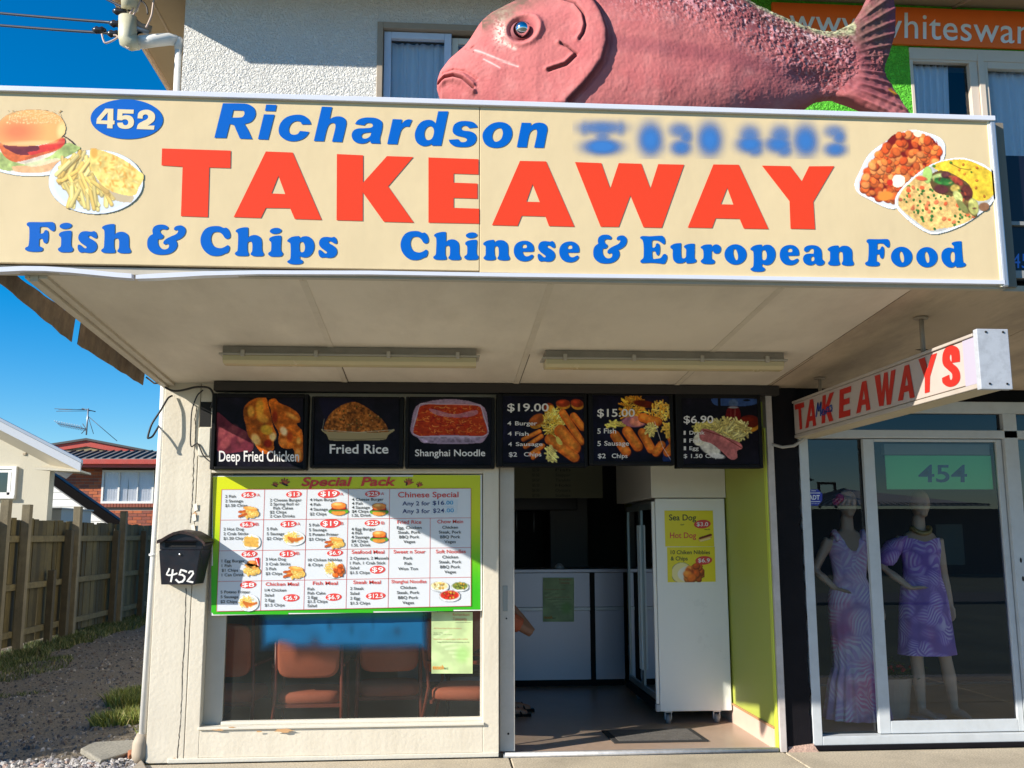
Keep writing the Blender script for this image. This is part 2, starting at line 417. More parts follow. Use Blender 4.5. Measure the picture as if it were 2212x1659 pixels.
# footpath: separate slabs with joints
fp = setting(put('footpath', G().box(-14, 16, -3.3, -.035, -.1, -.012), mat('joint_dirt', (.05, .045, .035), .95)), label='concrete footpath in front of the shops')
xs = [-7.4, -4.9, -2.2, .5, 2.44, 5.2, 8., 11.]
for a, b in zip(xs[:-1], xs[1:]):
    for (ya, yb) in ((-3.28, -1.75), (-1.735, -.04)):
        put('concrete_slab', G().box(a+.006, b-.006, ya, yb, -.05, 0.), M_path, fp, bevel=.006)
setting(put('kerb', G().box(-40, 40, -3.5, -3.3, -.2, -.005), conc('kerb_concrete', (.35, .34, .31)), bevel=.02))
setting(put('road', G().box(-60, 60, -14.5, -3.5, -.3, -.13), M_asph))
g = G()
for k in range(-8, 9): g.box(k*5-.9, k*5+.9, -9.05, -8.95, -.13, -.126)
setting(put('road_markings', g, mat('road_paint', (.7, .7, .68), .7)))
setting(put('opposite_footpath', G().box(-40, 40, -18, -14.5, -.2, -.0), conc('far_path', (.12, .115, .1))))
# loose gravel stones
def stones(n, fx, fy, r0, r1, cols, name, lab):
    g = G(); me = None; rs = np.random.default_rng(5)
    for _ in range(n):
        x, y = fx(rs), fy(rs); s = r0+(r1-r0)*rs.random()**3; a = rs.random()*6.28
        base = [(math.cos(a+t)*s*(.7+.6*rs.random()), math.sin(a+t)*s*(.7+.6*rs.random())) for t in (0, 1.3, 2.5, 3.8, 5.)]
        z = dz(x, y)+.002; g.add([(x+p, y+q, z-.004) for p, q in base]+[(x+p*.55, y+q*.55, z+s*(.5+.5*rs.random())) for p, q in base],
                    [(0, 1, 6, 5), (1, 2, 7, 6), (2, 3, 8, 7), (3, 4, 9, 8), (4, 0, 5, 9), (5, 6, 7, 8, 9)])
    m = bpy.data.materials.new(name+'_mat'); m.use_nodes = True; N, L = m.node_tree.nodes, m.node_tree.links
    ge = N.new('ShaderNodeNewGeometry'); cr = N.new('ShaderNodeValToRGB'); cr.color_ramp.interpolation = 'CONSTANT'
    el = cr.color_ramp.elements
    el[0].color = (*cols[0], 1); el[1].color = (*cols[-1], 1); el[1].position = .9
    for i, c in enumerate(cols[1:-1]): e_ = el.new((i+1)/(len(cols))); e_.color = (*c, 1)
    L.new(ge.outputs['Random Per Island'], cr.inputs[0]); L.new(cr.outputs[0], N['Principled BSDF'].inputs[0]); N['Principled BSDF'].inputs['Roughness'].default_value = .85
    return setting(put(name, g, m), 'stuff', lab)
stones(14000, lambda r: -6.0+3.98*r.random(), lambda r: -.5+10*r.random()**1.7, .006, .026, [(.07, .065, .06), (.12, .11, .1), (.05, .05, .05), (.17, .15, .13), (.1, .075, .06), (.24, .22, .2)], 'loose_gravel', 'small loose stones over the driveway')
stones(2600, lambda r: -3.6+1.6*r.random(), lambda r: -.35+.62*r.random(), .008, .03, [(.3, .28, .26), (.42, .39, .36), (.2, .19, .2), (.35, .25, .2), (.5, .47, .43), (.25, .23, .2)], 'pale_gravel', 'paler bigger gravel by the shop corner')
# grass
def grass(name, lab, spots, col, h=.07, seed=2):
    g = G(); rs = np.random.default_rng(seed)
    for (cx, cy, rx, ry, n, hh) in spots:
        for _ in range(n):
            a = rs.random()*6.28; q = math.sqrt(rs.random()); x, y = cx+rx*q*math.cos(a), cy+ry*q*math.sin(a); z = dz(x, y)-.005
            L = h*hh*(.4+rs.random()*.9); t = rs.random()*6.28; wd = .0035+.003*rs.random(); bx, by = math.cos(t), math.sin(t); l1, l2 = rs.normal()*.4*L, rs.normal()*.4*L
            g.add([(x-bx*wd, y-by*wd, z), (x+bx*wd, y+by*wd, z), (x+l1*.5+bx*wd*.7, y+l2*.5+by*wd*.7, z+L*.6), (x+l1*.5-bx*wd*.7, y+l2*.5-by*wd*.7, z+L*.6), (x+l1, y+l2, z+L)], [(0, 1, 2, 3), (3, 2, 4)])
    m = bpy.data.materials.new(name+'_mat'); m.use_nodes = True; N, L_ = m.node_tree.nodes, m.node_tree.links
    ge = N.new('ShaderNodeNewGeometry'); cr = N.new('ShaderNodeValToRGB'); el = cr.color_ramp.elements
    el[0].color = (*[c*.6 for c in col], 1); el[1].color = (*[c*1.5 for c in col], 1); e_ = el.new(.8); e_.color = (col[0]*1.6, col[1]*1.1, col[2]*1.2, 1); e_ = el.new(.93); e_.color = (.3, .24, .1, 1)
    L_.new(ge.outputs['Random Per Island'], cr.inputs[0]); L_.new(cr.outputs[0], N['Principled BSDF'].inputs[0]); N['Principled BSDF'].inputs['Roughness'].default_value = .6
    return setting(put(name, g, m, recalc=False), 'stuff', lab)
grass('grass', 'low green grass growing along the fence foot', [(-5.45, 4.6+k*.8, .42, .7, 1500, 1.) for k in range(13)]+[(-4.6, 3.2, .8, .16, 500, .6), (-2.75, 5.6, .6, .4, 700, .6), (-4.9, 5., .5, 1.2, 1500, .9)], (.045, .085, .012))
grass('grass_tuft', 'sunlit grass tuft against the shop wall corner', [(*WZ(290, 1515)[:2], .22, .35, 2600, 1.7), (*WZ(262, 1562)[:2], .24, .2, 1600, 1.4), (-2.2, 1.5, .15, .7, 1200, 1.3), (-2.1, 2.1, .12, .8, 900, 1.2), (-2.03, .05, .05, .05, 40, .7)], (.14, .21, .03), seed=4)
def rock(name, poly, z0, h, m, lab, cat):
    g = G(); g.prism([(x, y, z0) for x, y in poly], (.01, -.02, h)); o = put(name, g, m, bevel=.012); return tag(o, lab, cat)
a, b, c_, d_ = WZ(170, 1612), WZ(200, 1597), WZ(325*1, 1598), WZ(215, 1640)
rock('concrete_chunk', [tuple(WZ(x, y)[:2]) for x, y in ((172, 1626), (200, 1612), (322, 1605), (300, 1628), (215, 1653))], -.01, .045, conc('old_grey_concrete', (.27, .25, .2), 60), 'pale broken slab of concrete lying in the driveway gravel', 'concrete')
rock('paving_stone', [tuple(WZ(x, y)[:2]) for x, y in ((280, 1668), (300, 1650), (412*.74, 1645), (318, 1668))], -.01, .035, mat('tan_stone', (.38, .32, .24), .9, var=.2, vscale=30), 'flat tan stone at the foot of the shop corner', 'stone')
put_r = rock('orange_stone', [tuple(WZ(x, y)[:2]) for x, y in ((274, 1633), (288, 1630), (289, 1641), (276, 1643))], 0, .045, mat('rust_stone', (.35, .13, .06), .9), 'small rust coloured stone beside the broken slab', 'stone')
# curb-side unseen paving further back keeps the horizon closed by houses below

# ================================================================ the shop building (452)
shop = thing('takeaway_shop', 'cream two-storey shop building with textured upper wall and recessed street front', 'building', (XL, 0, 0))
def P_(name, x0, x1, y0, y1, z0, z1, m, par=shop, bev=.004): return box(name, x0, x1, y0, y1, z0, z1, m, par, bev)
wx0 = W(431.3, 1571)[0]; wx1 = .315; wz0 = W(700, 1566)[2]; wz1 = W(750, 1022)[2]
P_('corner_pillar', XL, -1.712, 0, .3, 0, 2.62, M_cream)
P_('wall_board', -1.708, wx0, 0, .14, 0, 2.62, M_cream)
P_('wall_board', wx1, .428, 0, .13, 0, 2.62, M_cream)
P_('sill_panel', wx0, wx1, .0, .14, .03, wz0-.02, M_cream)
P_('base_board', wx0-.2, .426, -.012, .1, 0, .03, M_creamtrim)
P_('window_sill', wx0-.01, wx1+.01, -.018, .12, wz0-.018, wz0, M_creamtrim)
P_('lintel_board', wx0, wx1, .002, .14, wz1, 2.62, M_cream)
P_('header_wall', wx0, 2.47, .145, .3, 2.2, 2.75, M_cream)
# crack and flaking paint on the pillar
g = G(); pts = [(424, 880), (421, 905), (423, 930), (419, 975), (418, 1010), (416, 1060), (414, 1095), (411, 1130)]+[(402, 1270), (400, 1330), (397, 1400), (394, 1460), (392, 1520), (389, 1560), (386, 1600), (382, 1650)]
prev = None
for i in range(len(pts)-1):
    if i == 7: put('paint_crack', g, mat('crack_dark', (.05, .04, .03), .9), shop); g = G(); prev = None; continue
    for k in range(6):
        t, t2 = k/6, (k+1)/6; x = pts[i][0]+(pts[i+1][0]-pts[i][0])*t; y = pts[i][1]+(pts[i+1][1]-pts[i][1])*t; x2 = pts[i][0]+(pts[i+1][0]-pts[i][0])*t2; y2 = pts[i][1]+(pts[i+1][1]-pts[i][1])*t2
        j1 = random.uniform(-.8, .8) if prev is None else prev; j2 = random.uniform(-.9, .9); wd = random.uniform(.5, 1.1)
        g.add([W(x+j1-wd, y, -.0012), W(x+j1+wd, y, -.0012), W(x2+j2+wd, y2, -.0012), W(x2+j2-wd, y2, -.0012)], [(0, 1, 2, 3)]); prev = j2
put('paint_crack', g, mat('crack_dark', (.05, .04, .03), .9), shop)
for (x, y, rx, ry) in ((613, 1578, 22, 4.5), (560, 1580, 8, 2), (471, 1577, 15, 2.2), (500, 1571, 9, 1.5), (376, 1640, 5, 3), (340, 1656, 8, 3), (420, 1112, 5, 7), (421, 1139, 4, 4)):
    c = [(x+rx*math.cos(t)*random.uniform(.6, 1.2), y+ry*math.sin(t)*random.uniform(.6, 1.2)) for t in np.linspace(0, 6, 12)]
    g = G(); pmesh(g, [c], lambda a, b: W(a, b, -.0195 if b > 1565 and b < 1600 else -.0015)); put('paint_flake', g, mat('bare_wood', (.55, .32, .15), .8), shop)
g = G()
for (x, y) in ((419, 1118), (422, 1096), (417, 1141)):
    g.add([W(x-5, y-6, -.002), W(x+3, y-9, -.012), W(x+5, y+6, -.008), W(x-3, y+9, -.002)], [(0, 1, 2, 3)])
put('paint_curl', g, M_creamtrim, shop, recalc=False)
# side wall, plain
P_('side_wall', XL, XL+.14, .3, 9, 0, 5.75, M_creamtrim)
P_('rear_wall', XL, 2.44, 9., 9.2, 0, 5.75, M_creamtrim)
P_('upper_floor_slab', XL+.14, 2.44, .3, 9, 2.72, 2.85, M_creamtrim)
P_('vent_box', W(431, 920)[0], W(455, 920)[0], -.002, .0, W(440, 922)[2], W(440, 868)[2], M_dark)
P_('patch_board', W(430.5, 922)[0], W(456, 922)[0], -.012, .0, W(440, 985)[2], W(440, 924)[2], M_creamtrim)
# upper wall with window hole
ux0, ux1 = W(813, 190)[0], .95; uz1 = W(815, 48)[2]; uz0 = 3.9
P_('upper_wall', XL, ux0, 0, .25, 2.72, 5.76, M_stucco, bev=0)
P_('upper_wall', ux1, 2.45, 0, .25, 2.72, 5.76, M_stucco, bev=0)
P_('upper_wall', ux0, ux1, .002, .25, uz1, 5.76, M_stucco, bev=0)
P_('upper_wall', ux0, ux1, .002, .25, 2.72, uz0, M_stucco, bev=0)
M_taupe = mat('taupe_window_trim', (.33, .27, .2), .6, var=.1, vscale=10)
wf = P_('window_frame', ux0, ux0+.045, -.012, .2, uz0, uz1, M_taupe)
P_('window_frame', ux0+.045, ux1, -.012, .2, uz1-.05, uz1, M_taupe)
P_('window_frame', ux1-.045, ux1, -.012, .2, uz0, uz1-.05, M_taupe)
M_blueframe = mat('pale_blue_window_sash', (.55, .63, .75), .4, var=.05)
def sash(x0, x1, z0, z1, y, t, m, par, name='window_sash', d=.05):
    g = G().box(x0, x0+t, y, y+d, z0, z1).box(x1-t, x1, y, y+d, z0, z1).box(x0+t, x1-t, y, y+d, z1-t, z1).box(x0+t, x1-t, y, y+d, z0, z0+t)
    return put(name, g, m, par, bevel=.004)
def curtain(x0, x1, z0, z1, y, par, m, folds=16, amp=.03, name='curtain', top=None, seed=0, lean=0.):
    rs = np.random.default_rng(seed); n = folds*6; g = G(); ph = np.cumsum(.7+.6*rs.random(n+1))/6*6.28; rows = 9
    for j in range(rows):
        t = j/(rows-1); z = z0+(z1-z0)*t
        for i in range(n+1):
            u = i/n; a0, a1 = x0, (x1 if top is None else x1+(top-x1)*t)
            g.v.append((a0+(a1-a0)*u+.008*math.sin(ph[i]*.5+3*t)+lean*(1-t)*u, y+amp*math.sin(ph[i])*(1-.35*t), z))
    g.f = [(j*(n+1)+i, j*(n+1)+i+1, (j+1)*(n+1)+i+1, (j+1)*(n+1)+i) for j in range(rows-1) for i in range(n)]; g.smooth = True
    return put(name, g, m, par, recalc=False)
M_net = mat('white_net_curtain', (.86, .87, .9), .8)
M_pane = glass('window_glass', (.95, .97, .98), .8)
xm = W(975, 150)[0]
wb1 = sash(ux0+.05, xm, uz0+.02, uz1-.055, .03, .055, M_blueframe, shop)
wb2 = sash(xm+.003, ux1-.05, uz0+.02, uz1-.075, .06, .05, M_creamtrim, shop)
for s_, (a, b) in ((wb1, (ux0+.1, xm-.05)), (wb2, (xm+.05, ux1-.1))):
    sub('pane', G().add([(a, .07, uz0+.06), (b, .07, uz0+.06), (b, .07, uz1-.1), (a, .07, uz1-.1)], [(0, 1, 2, 3)]), M_pane, s_)
curtain(ux0+.08, ux1-.08, uz0+.03, uz1-.1, .135, shop, M_net, 22, .02, seed=3)
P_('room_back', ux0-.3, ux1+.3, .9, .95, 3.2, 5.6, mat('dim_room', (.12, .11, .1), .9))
# roof: eaves with gable overhang on the left
M_soff = mat('tan_eave_board', (.36, .265, .16), .7, var=.12, vscale=3, dirt=(.2, .15, .1), dirt_amt=.4, dscale=1.5)
ze = 5.76; ex = -2.60; ey = -.585
P_('eave_board', ex, 2.46, ey, 9.4, ze, ze+.02, M_soff)
P_('eave_board', 2.47, 9, ey, 9.4, ze-.01, ze+.012, M_soff)
P_('fascia_board', ex-.025, 9, ey-.03, ey, ze-.07, ze+.2, M_white)
P_('fascia_board', ex-.025, ex, ey, 9.4, ze-.045, ze+.2, mat('tan_barge', (.62, .45, .32), .6))
g = G()
g.tube([(ex+.27, ey, ze-.004), (ex+.27, 9.3, ze-.004)], .012, 6).tube([(-.4, ey, ze-.006), (-.4, 0, ze-.006)], .012, 5)
g.tube([(W(2060, 30)[0]+.3, ey, ze-.016), (W(2060, 30)[0], 0, ze-.016)], .014, 5)
put('eave_joint_strip', g, mat('tan_strip', (.45, .33, .22), .6), shop)
put('roof', G().prism([(ex-.1, ey-.1, ze+.2), (9, ey-.1, ze+.2), (9, 4.4, ze+1.6), (ex-.1, 4.4, ze+1.6)], (0, 0, .06)).prism([(ex-.1, 4.4, ze+1.6), (9, 4.4, ze+1.6), (9, 9.5, ze+.2), (ex-.1, 9.5, ze+.2)], (0, 0, .06)), mat('roof_iron', (.2, .2, .2), .5), shop)
# white downpipe down the corner
pxt = W(383, 150, .03)[0]; pxm = W(352, 900, .03)[0]; pxb = W(312, 1511, .03)[0]; pzt = W(383, 82, .03)[2]
dp = thing('downpipe', 'white plastic pipe running down the left corner of the shop', 'pipe', (XL-.03, .06, 0))
put('pipe_tube', G().tube([(pxb, .03, .17), (pxm, .03, 2.3), (pxt, .03, pzt)], .026, 12), M_pvc, dp)
put('pipe_socket', G().tube([(pxb-.01, .03, .0), (pxb-.01, .03, .06), (pxb-.01, .03, .13), (pxb, .03, .19)], [.045, .055, .052, .035], 14), mat('tan_clay_gully', (.42, .35, .26), .7), dp)
put('pipe_bracket', G().tube([(pxb+.008, .03, 1.38), (pxb+.008, .03, 1.395)], .031, 12), M_pvc, dp)
tag(put('plastic_splash_plate', G().prism([WZ(x, y, .0) for x, y in ((283, 1630), (290, 1612), (305, 1606), (318, 1606), (322, 1630))], (0, .0, .035)), mat('white_plastic', (.6, .62, .7), .4), bevel=.008), 'rounded white plastic piece lying at the foot of the downpipe', 'plastic')
# ---------------- inside the shop
P_('floor', XL+.14, XR+.05, .09, 5.6, -.05, 0.004, mat('tan_vinyl_floor', (.44, .32, .24), .35, var=.08, vscale=25, dirt=(.2, .15, .11), dirt_amt=.35, dscale=3), bev=0)
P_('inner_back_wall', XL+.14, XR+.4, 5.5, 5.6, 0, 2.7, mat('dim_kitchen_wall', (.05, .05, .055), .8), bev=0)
P_('inner_ceiling', XL+.14, XR+.3, .3, 5.6, 2.45, 2.5, mat('shop_ceiling', (.30, .30, .28), .8), bev=0)
P_('inner_side_wall', XL+.142, XL+.16, .14, 5.5, 0, 2.5, mat('inner_wall', (.16, .2, .2), .8), bev=0)
M_lime = mat('lime_green_wall', (.38, .43, .07), .55, var=.05, vscale=2, dirt=(.3, .36, .04), dirt_amt=.3, dscale=1.)
P_('lime_wall', XR, XR+.05, .03, 5.5, .16, 2.5, M_lime, bev=0)
P_('vinyl_upstand', XR-.004, XR+.05, .03, 5.5, 0, .145, mat('pink_vinyl', (.62, .47, .38), .35, var=.05), bev=0)
P_('skirting', XR-.012, XR+.05, .03, 5.5, .145, .162, mat('wood_strip', (.42, .22, .1), .5))
P_('door_jamb', XR, XR+.012, -.02, .03, 0, 2.3, mat('yellow_green_edge', (.55, .62, .06), .5))
P_('door_jamb', XR+.0125, XR+.06, -.045, .1, 0, 2.62, mat('worn_white_jamb', (.5, .45, .42), .6, var=.12, vscale=12, dirt=(.3, .26, .22), dirt_amt=.5, dscale=7))
P_('threshold', .46, XR, -.02, .09, -.01, .012, M_alu)
put('threshold_bar', G().tube([(.47, -.02, .012), (XR, -.02, .012)], .019, 10), mat('worn_aluminium_bar', (.5, .5, .5), .4, metal=.4, var=.2, vscale=30), shop)
# bulkhead above the fridge and menu above the counter
P_('bulkhead', 1.765, 2.397, 1.0, 2.6, 1.822, 2.45, mat('off_white_board', (.68, .67, .62), .6, var=.03), bev=.003)
# ================================================================ sliding door stile
dr = thing('sliding_door', 'cream aluminium sliding door stacked open left of the doorway, with recessed pull and keyhole', 'door', (.5, .07, 0))
M_door = mat('grey_cream_door_paint', (.48, .45, .40), .5, var=.08, vscale=6, dirt=(.3, .27, .22), dirt_amt=.4, dscale=4)
put('door_stile', G().box(.438, XD, .06, .1, .02, 2.3), M_door, dr, bevel=.004)
put('door_stile', G().box(.30, .436, .075, .1, .02, 2.3), M_door, dr)
put('door_pull', G().box(W(1087, 1290)[0], W(1098, 1290)[0], .0575, .062, W(1090, 1322)[2], W(1090, 1266)[2]), mat('worn_pull', (.3, .3, .28), .4, metal=.5), dr, bevel=.003)
put('keyhole', G().ball(W(1094, 1336, .058), .006, 8, 5), M_dark, dr)
put('door_stain', G().ball(W(1098, 1585, .058), .008, 8, 5, (1, .1, 1)), M_dark, dr)
# ================================================================ shop window
win = thing('shop_window', 'large fixed shop window beneath the price board, chairs visible behind its glass', 'window', (wx0, .08, wz0))
gx0 = W(474, 1550)[0]
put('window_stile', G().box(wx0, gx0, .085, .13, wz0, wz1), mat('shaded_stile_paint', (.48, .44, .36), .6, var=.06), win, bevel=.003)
put('window_rail', G().box(gx0, wx1, .05, .11, wz0, wz0+.022), M_creamtrim, win, bevel=.004)
put('window_glass_pane', G().add([(gx0, .1, wz0+.02), (wx1, .1, wz0+.02), (wx1, .1, wz1), (gx0, .1, wz1)], [(0, 1, 2, 3)]), glass('shop_glass', (.60, .62, .60), .45, haze=.04, hcol=(.42, .45, .4)), win)
# blurred blue decal on the glass
P = Pic(552, 1322, 935, 1414, 150)
P.c[:] = (.02, .35, .52)
m = np.ones(P.X.shape)
ed = np.minimum.reduce([(P.X-558)/20, (929-P.X)/20, (1410-P.Y)/24, np.full(P.X.shape, 3.)]); m = np.clip(ed, 0, 1)**1.3
for (cx, cy, rx, ry, k) in ((600, 1400, 26, 15, .85), (680, 1395, 14, 20, .45), (712, 1352, 6, 12, .3), (858, 1364, 8, 10, .25), (620, 1348, 10, 9, .2), (905, 1410, 25, 9, .6), (700, 1412, 40, 8, .6), (806, 1346, 4, 18, .15), (760, 1362, 5, 12, .2)):
    m *= 1-k*np.exp(-((P.X-cx)/rx)**2-((P.Y-cy)/ry)**2)
P.a = m; P.c = P.c*(.72+.28*m[..., None])+np.array([0, 0, .0]); P.noise(.12, 20)
top = np.clip((1342-P.Y)/16, 0, 1)[..., None]*.7; P.c = P.c*(1-top)+np.array([.2, .55, .35])*top
put('blue_decal', P.mesh('blue_decal', flat(.098, .0), keep_alpha=True), printmat('blue_decal_film', .5, alpha=True), win)
# ================================================================ posters (green sheet with code left out)
def green_sheet(name, lab, mp, u0, v0, u1, v1, back):
    """mp maps (0..100, 0..145) sheet coordinates to the plane"""
    P = Pic(u0, v0, u1, v1, 40, (.72, .80, .58)); P.noise(.16, 14, 3); sx, sy = (u1-u0)/100, (v1-v0)/145
    for k in range(6): P.l([(u0+(8+k*9)*sx, v0+(60+k*9)*sy), (u0+(40+k*10)*sx, v0+(45+k*13)*sy)], 5*sx, (.86, .94, .72), .6, soft=4*sx)
    P.e(u0+75*sx, v0+100*sy, 16*sx, 18*sy, (.55, .75, .4), soft=14*sx, al=.6)
    o = put(name, P.mesh(name, mp), printmat('matte_print', .6)); tag(o, lab, 'poster'); g = G(); g2 = G(); g3 = G()
    mq = lambda x, y: np.array(mp(x, y))+np.array(back)
    X = lambda a: u0+a*sx; Y = lambda b: v0+b*sy
    tmesh(g, 'Richardson', X(52), X(92), Y(3), Y(9), mq); tmesh(g, 'Takeaway', X(52), X(86), Y(13), Y(20), mq)
    tmesh(g2, 'www.richardsontakeaway.co.nz', X(58), X(96), Y(23), Y(25), mq)
    tmesh(g, '452 Richardson Road, Auckland', X(5), X(72), Y(37), Y(39.5), mq); tmesh(g2, 'Order online', X(5), X(28), Y(48), Y(50), mq); tmesh(g2, 'Pickup - 15 mins', X(5), X(50), Y(52), Y(54), mq)
    tmesh(g, 'Now you can place your order online', X(5), X(88), Y(62), Y(65), mq); tmesh(g2, 'http://richardsontakeaway.co.nz', X(14), X(92), Y(69), Y(72), mq)
    tmesh(g3, 'mooh', X(3), X(30), Y(125), Y(135), mq, off=.02); tmesh(g2, 'BIZ', X(31), X(41), Y(131), Y(135), mq)
    setting(put('lettering', g, mat('ink_red', (.55, .16, .08), .6), o), 'stuff'); setting(put('lettering', g2, mat('ink_dark', (.05, .06, .05), .6), o), 'stuff'); put('lettering', g3, mat('ink_orange', (.8, .3, .02), .6), o)
    for ch in o.children: ch.matrix_parent_inverse = Matrix.Identity(4)
    return o
green_sheet('poster', 'pale green order-online sheet stuck on the outside of the shop window', flat(.094, .0), 932, 1322, 1021, 1455, (0, -.002, 0))
# ================================================================ menu boards in black frames
M_ink_w = mat('white_lettering', (.75, .73, .72), .55)
CR1 = lambda zx, zy: (S2(620+zx/4.6083), S2(1240+zy/4.6083))
CR2 = lambda zx, zy: (S2(1100+zx/4.6083), S2(1240+zy/4.6083))
CR3 = lambda zx, zy: (S2(1570+zx/4.6083), S2(1240+zy/4.6083))
CR4 = lambda zx, zy: (S2(2050+zx/4.6083), S2(1240+zy/4.6083))
def board(lab, fr, inner, cr, paint, texts, thick=.095):
    """fr: outer (left, top, right, bottom) in crop coordinates; inner likewise"""
    Yb = -thick; f = lambda x, y: W(*cr(x, y), Yb)
    x0, z1 = f(fr[0], fr[1])[[0, 2]]; x1, z0 = f(fr[2], fr[3])[[0, 2]]; i0, j1 = f(inner[0], inner[1])[[0, 2]]; i1, j0 = f(inner[2], inner[3])[[0, 2]]
    t = thing('menu_board', lab, 'menu board', (x0, 0, z0), 'lit menu boards above the shopfront')
    put('frame', G().box(x0, i0, Yb, .0, z0, z1).box(i1, x1, Yb, .0, z0, z1).box(i0, i1, Yb, .0, z0, j0).box(i0, i1, Yb, .0, j1, z1), M_black, t, bevel=.006)
    put('backing', G().box(i0, i1, Yb+.03, -.01, j0, j1), M_black, t)
    pm = lambda x, y: W(*cr(x, y), Yb+.012)
    P = Pic(inner[0]-4, inner[1]-4, inner[2]+4, inner[3]+4, 190, (.075, .065, .10), seed=int(fr[0])+7); P.noise(.5, 40); P.noise(.25, 6, 9)
    paint(P); put('picture', P.mesh('picture', pm), printmat('glossy_print', .4, spec=.1), t)
    g = G(); tmf = lambda x, y: W(*cr(x, y), Yb+.0105)
    for (s, a, b, yt, yb, off) in texts: g = G(); tmesh(g, s, a, b, yt, yb, tmf, off=off, yb1=yb); put('lettering', g, M_ink_w, t)
    return t
def chicken(P):
    P.p([(330, 350), (420, 400), (560, 520), (700, 590), (840, 700), (850, 900), (700, 920), (330, 900)], (.38, .14, .18), .8); P.noise(.35, 24, 4)  # reddish lower left puts the sunlit part below the canopy shadow into the print
    for (x, y, r) in ((400, 640, 60), (560, 620, 70), (700, 700, 60), (450, 790, 70)): P.e(x, y, r, r*1.5, (.52, .26, .26), 30, soft=30, al=.6)
    a = [(960, 120), (1050, 130), (1080, 230), (1120, 380), (1160, 560), (1205, 680), (1160, 780), (1165, 880), (1090, 950), (1010, 945), (940, 890), (870, 780), (790, 690), (750, 520), (720, 380), (735, 260), (830, 170)]
    b = [(1090, 180), (1180, 140), (1240, 200), (1400, 270), (1530, 370), (1550, 480), (1500, 510), (1580, 620), (1590, 860), (1585, 1050), (1500, 1065), (1450, 880), (1370, 880), (1270, 850), (1230, 760), (1240, 650), (1150, 480), (1120, 300)]
    for q in (b, a):
        P.p(q, (.72, .36, .1)); M = P.mask_poly(smooth_closed(q, 5)); P.noise(.55, 26, 8, M); P.noise(.35, 8, 5, M)
    for (x, y, rx, ry, c, t) in ((960, 280, 60, 130, (.85, .62, .2), 0), (1000, 430, 90, 60, (.86, .6, .22), 30), (830, 330, 50, 80, (.9, .65, .25), 0), (1150, 700, 50, 60, (.95, .85, .6), 0), (1060, 600, 90, 70, (.82, .66, .2), 20), (900, 740, 60, 90, (.98, .8, .5), -30), (1080, 800, 60, 60, (.5, .08, .05), 40), (1310, 620, 70, 50, (.96, .86, .7), 60), (1430, 400, 90, 30, (.92, .66, .3), 30), (1300, 780, 60, 50, (.85, .5, .2), 0), (1530, 760, 30, 50, (.9, .7, .35), 0), (1180, 400, 40, 90, (.5, .12, .05), 0), (1400, 700, 40, 80, (.6, .2, .06), 0), (1520, 960, 50, 90, (.92, .62, .3), 0)):
        P.e(x, y, rx, ry, c, t, soft=30, al=.75)
    P.noise(.16, 5, 3); P.c = np.clip(P.c*1.12, 0, 1)
def rice(P):
    P.p([(1850, 110), (2250, 110), (2700, 600), (2640, 650), (1950, 640), (1900, 400)], (.10, .09, .2), .6)
    hill = [(1900, 610), (1950, 430), (2030, 330), (2180, 230), (2350, 190), (2500, 250), (2640, 350), (2760, 450), (2850, 600), (2830, 635), (1960, 640)]
    P.p(hill, (.55, .32, .13)); M = P.mask_poly(smooth_closed(hill, 5)); P.noise(.6, 5, 21, M, 2); P.noise(.3, 22, 6, M)
    r = np.random.default_rng(3)
    for _ in range(90):
        x, y = r.uniform(1960, 2830), r.uniform(250, 630); i = int((y-P.y0)/(P.y1-P.y0)*(P.ny-1)); j = int((x-P.x0)/(P.x1-P.x0)*(P.nx-1))
        if M[min(i, P.ny-1), min(j, P.nx-1)] > .5: P.e(x, y, 12, 8, [(.75, .5, .25), (.3, .13, .05), (.15, .3, .12), (.8, .6, .35)][r.integers(4)], r.random()*180, al=.8)
    P.p([(1870, 585), (1905, 620), (2400, 635), (2830, 632), (2925, 590), (2935, 610), (2850, 670), (2800, 740), (2400, 755), (1990, 750), (1940, 670), (1870, 610)], (.62, .56, .42)); P.l([(1990, 735), (2400, 742), (2800, 725)], 8, (.4, .35, .25)); P.l([(1875, 600), (2400, 638), (2925, 600)], 7, (.75, .74, .66))
    P.l([(1905, 440), (1880, 590)], 8, (.5, .5, .46))
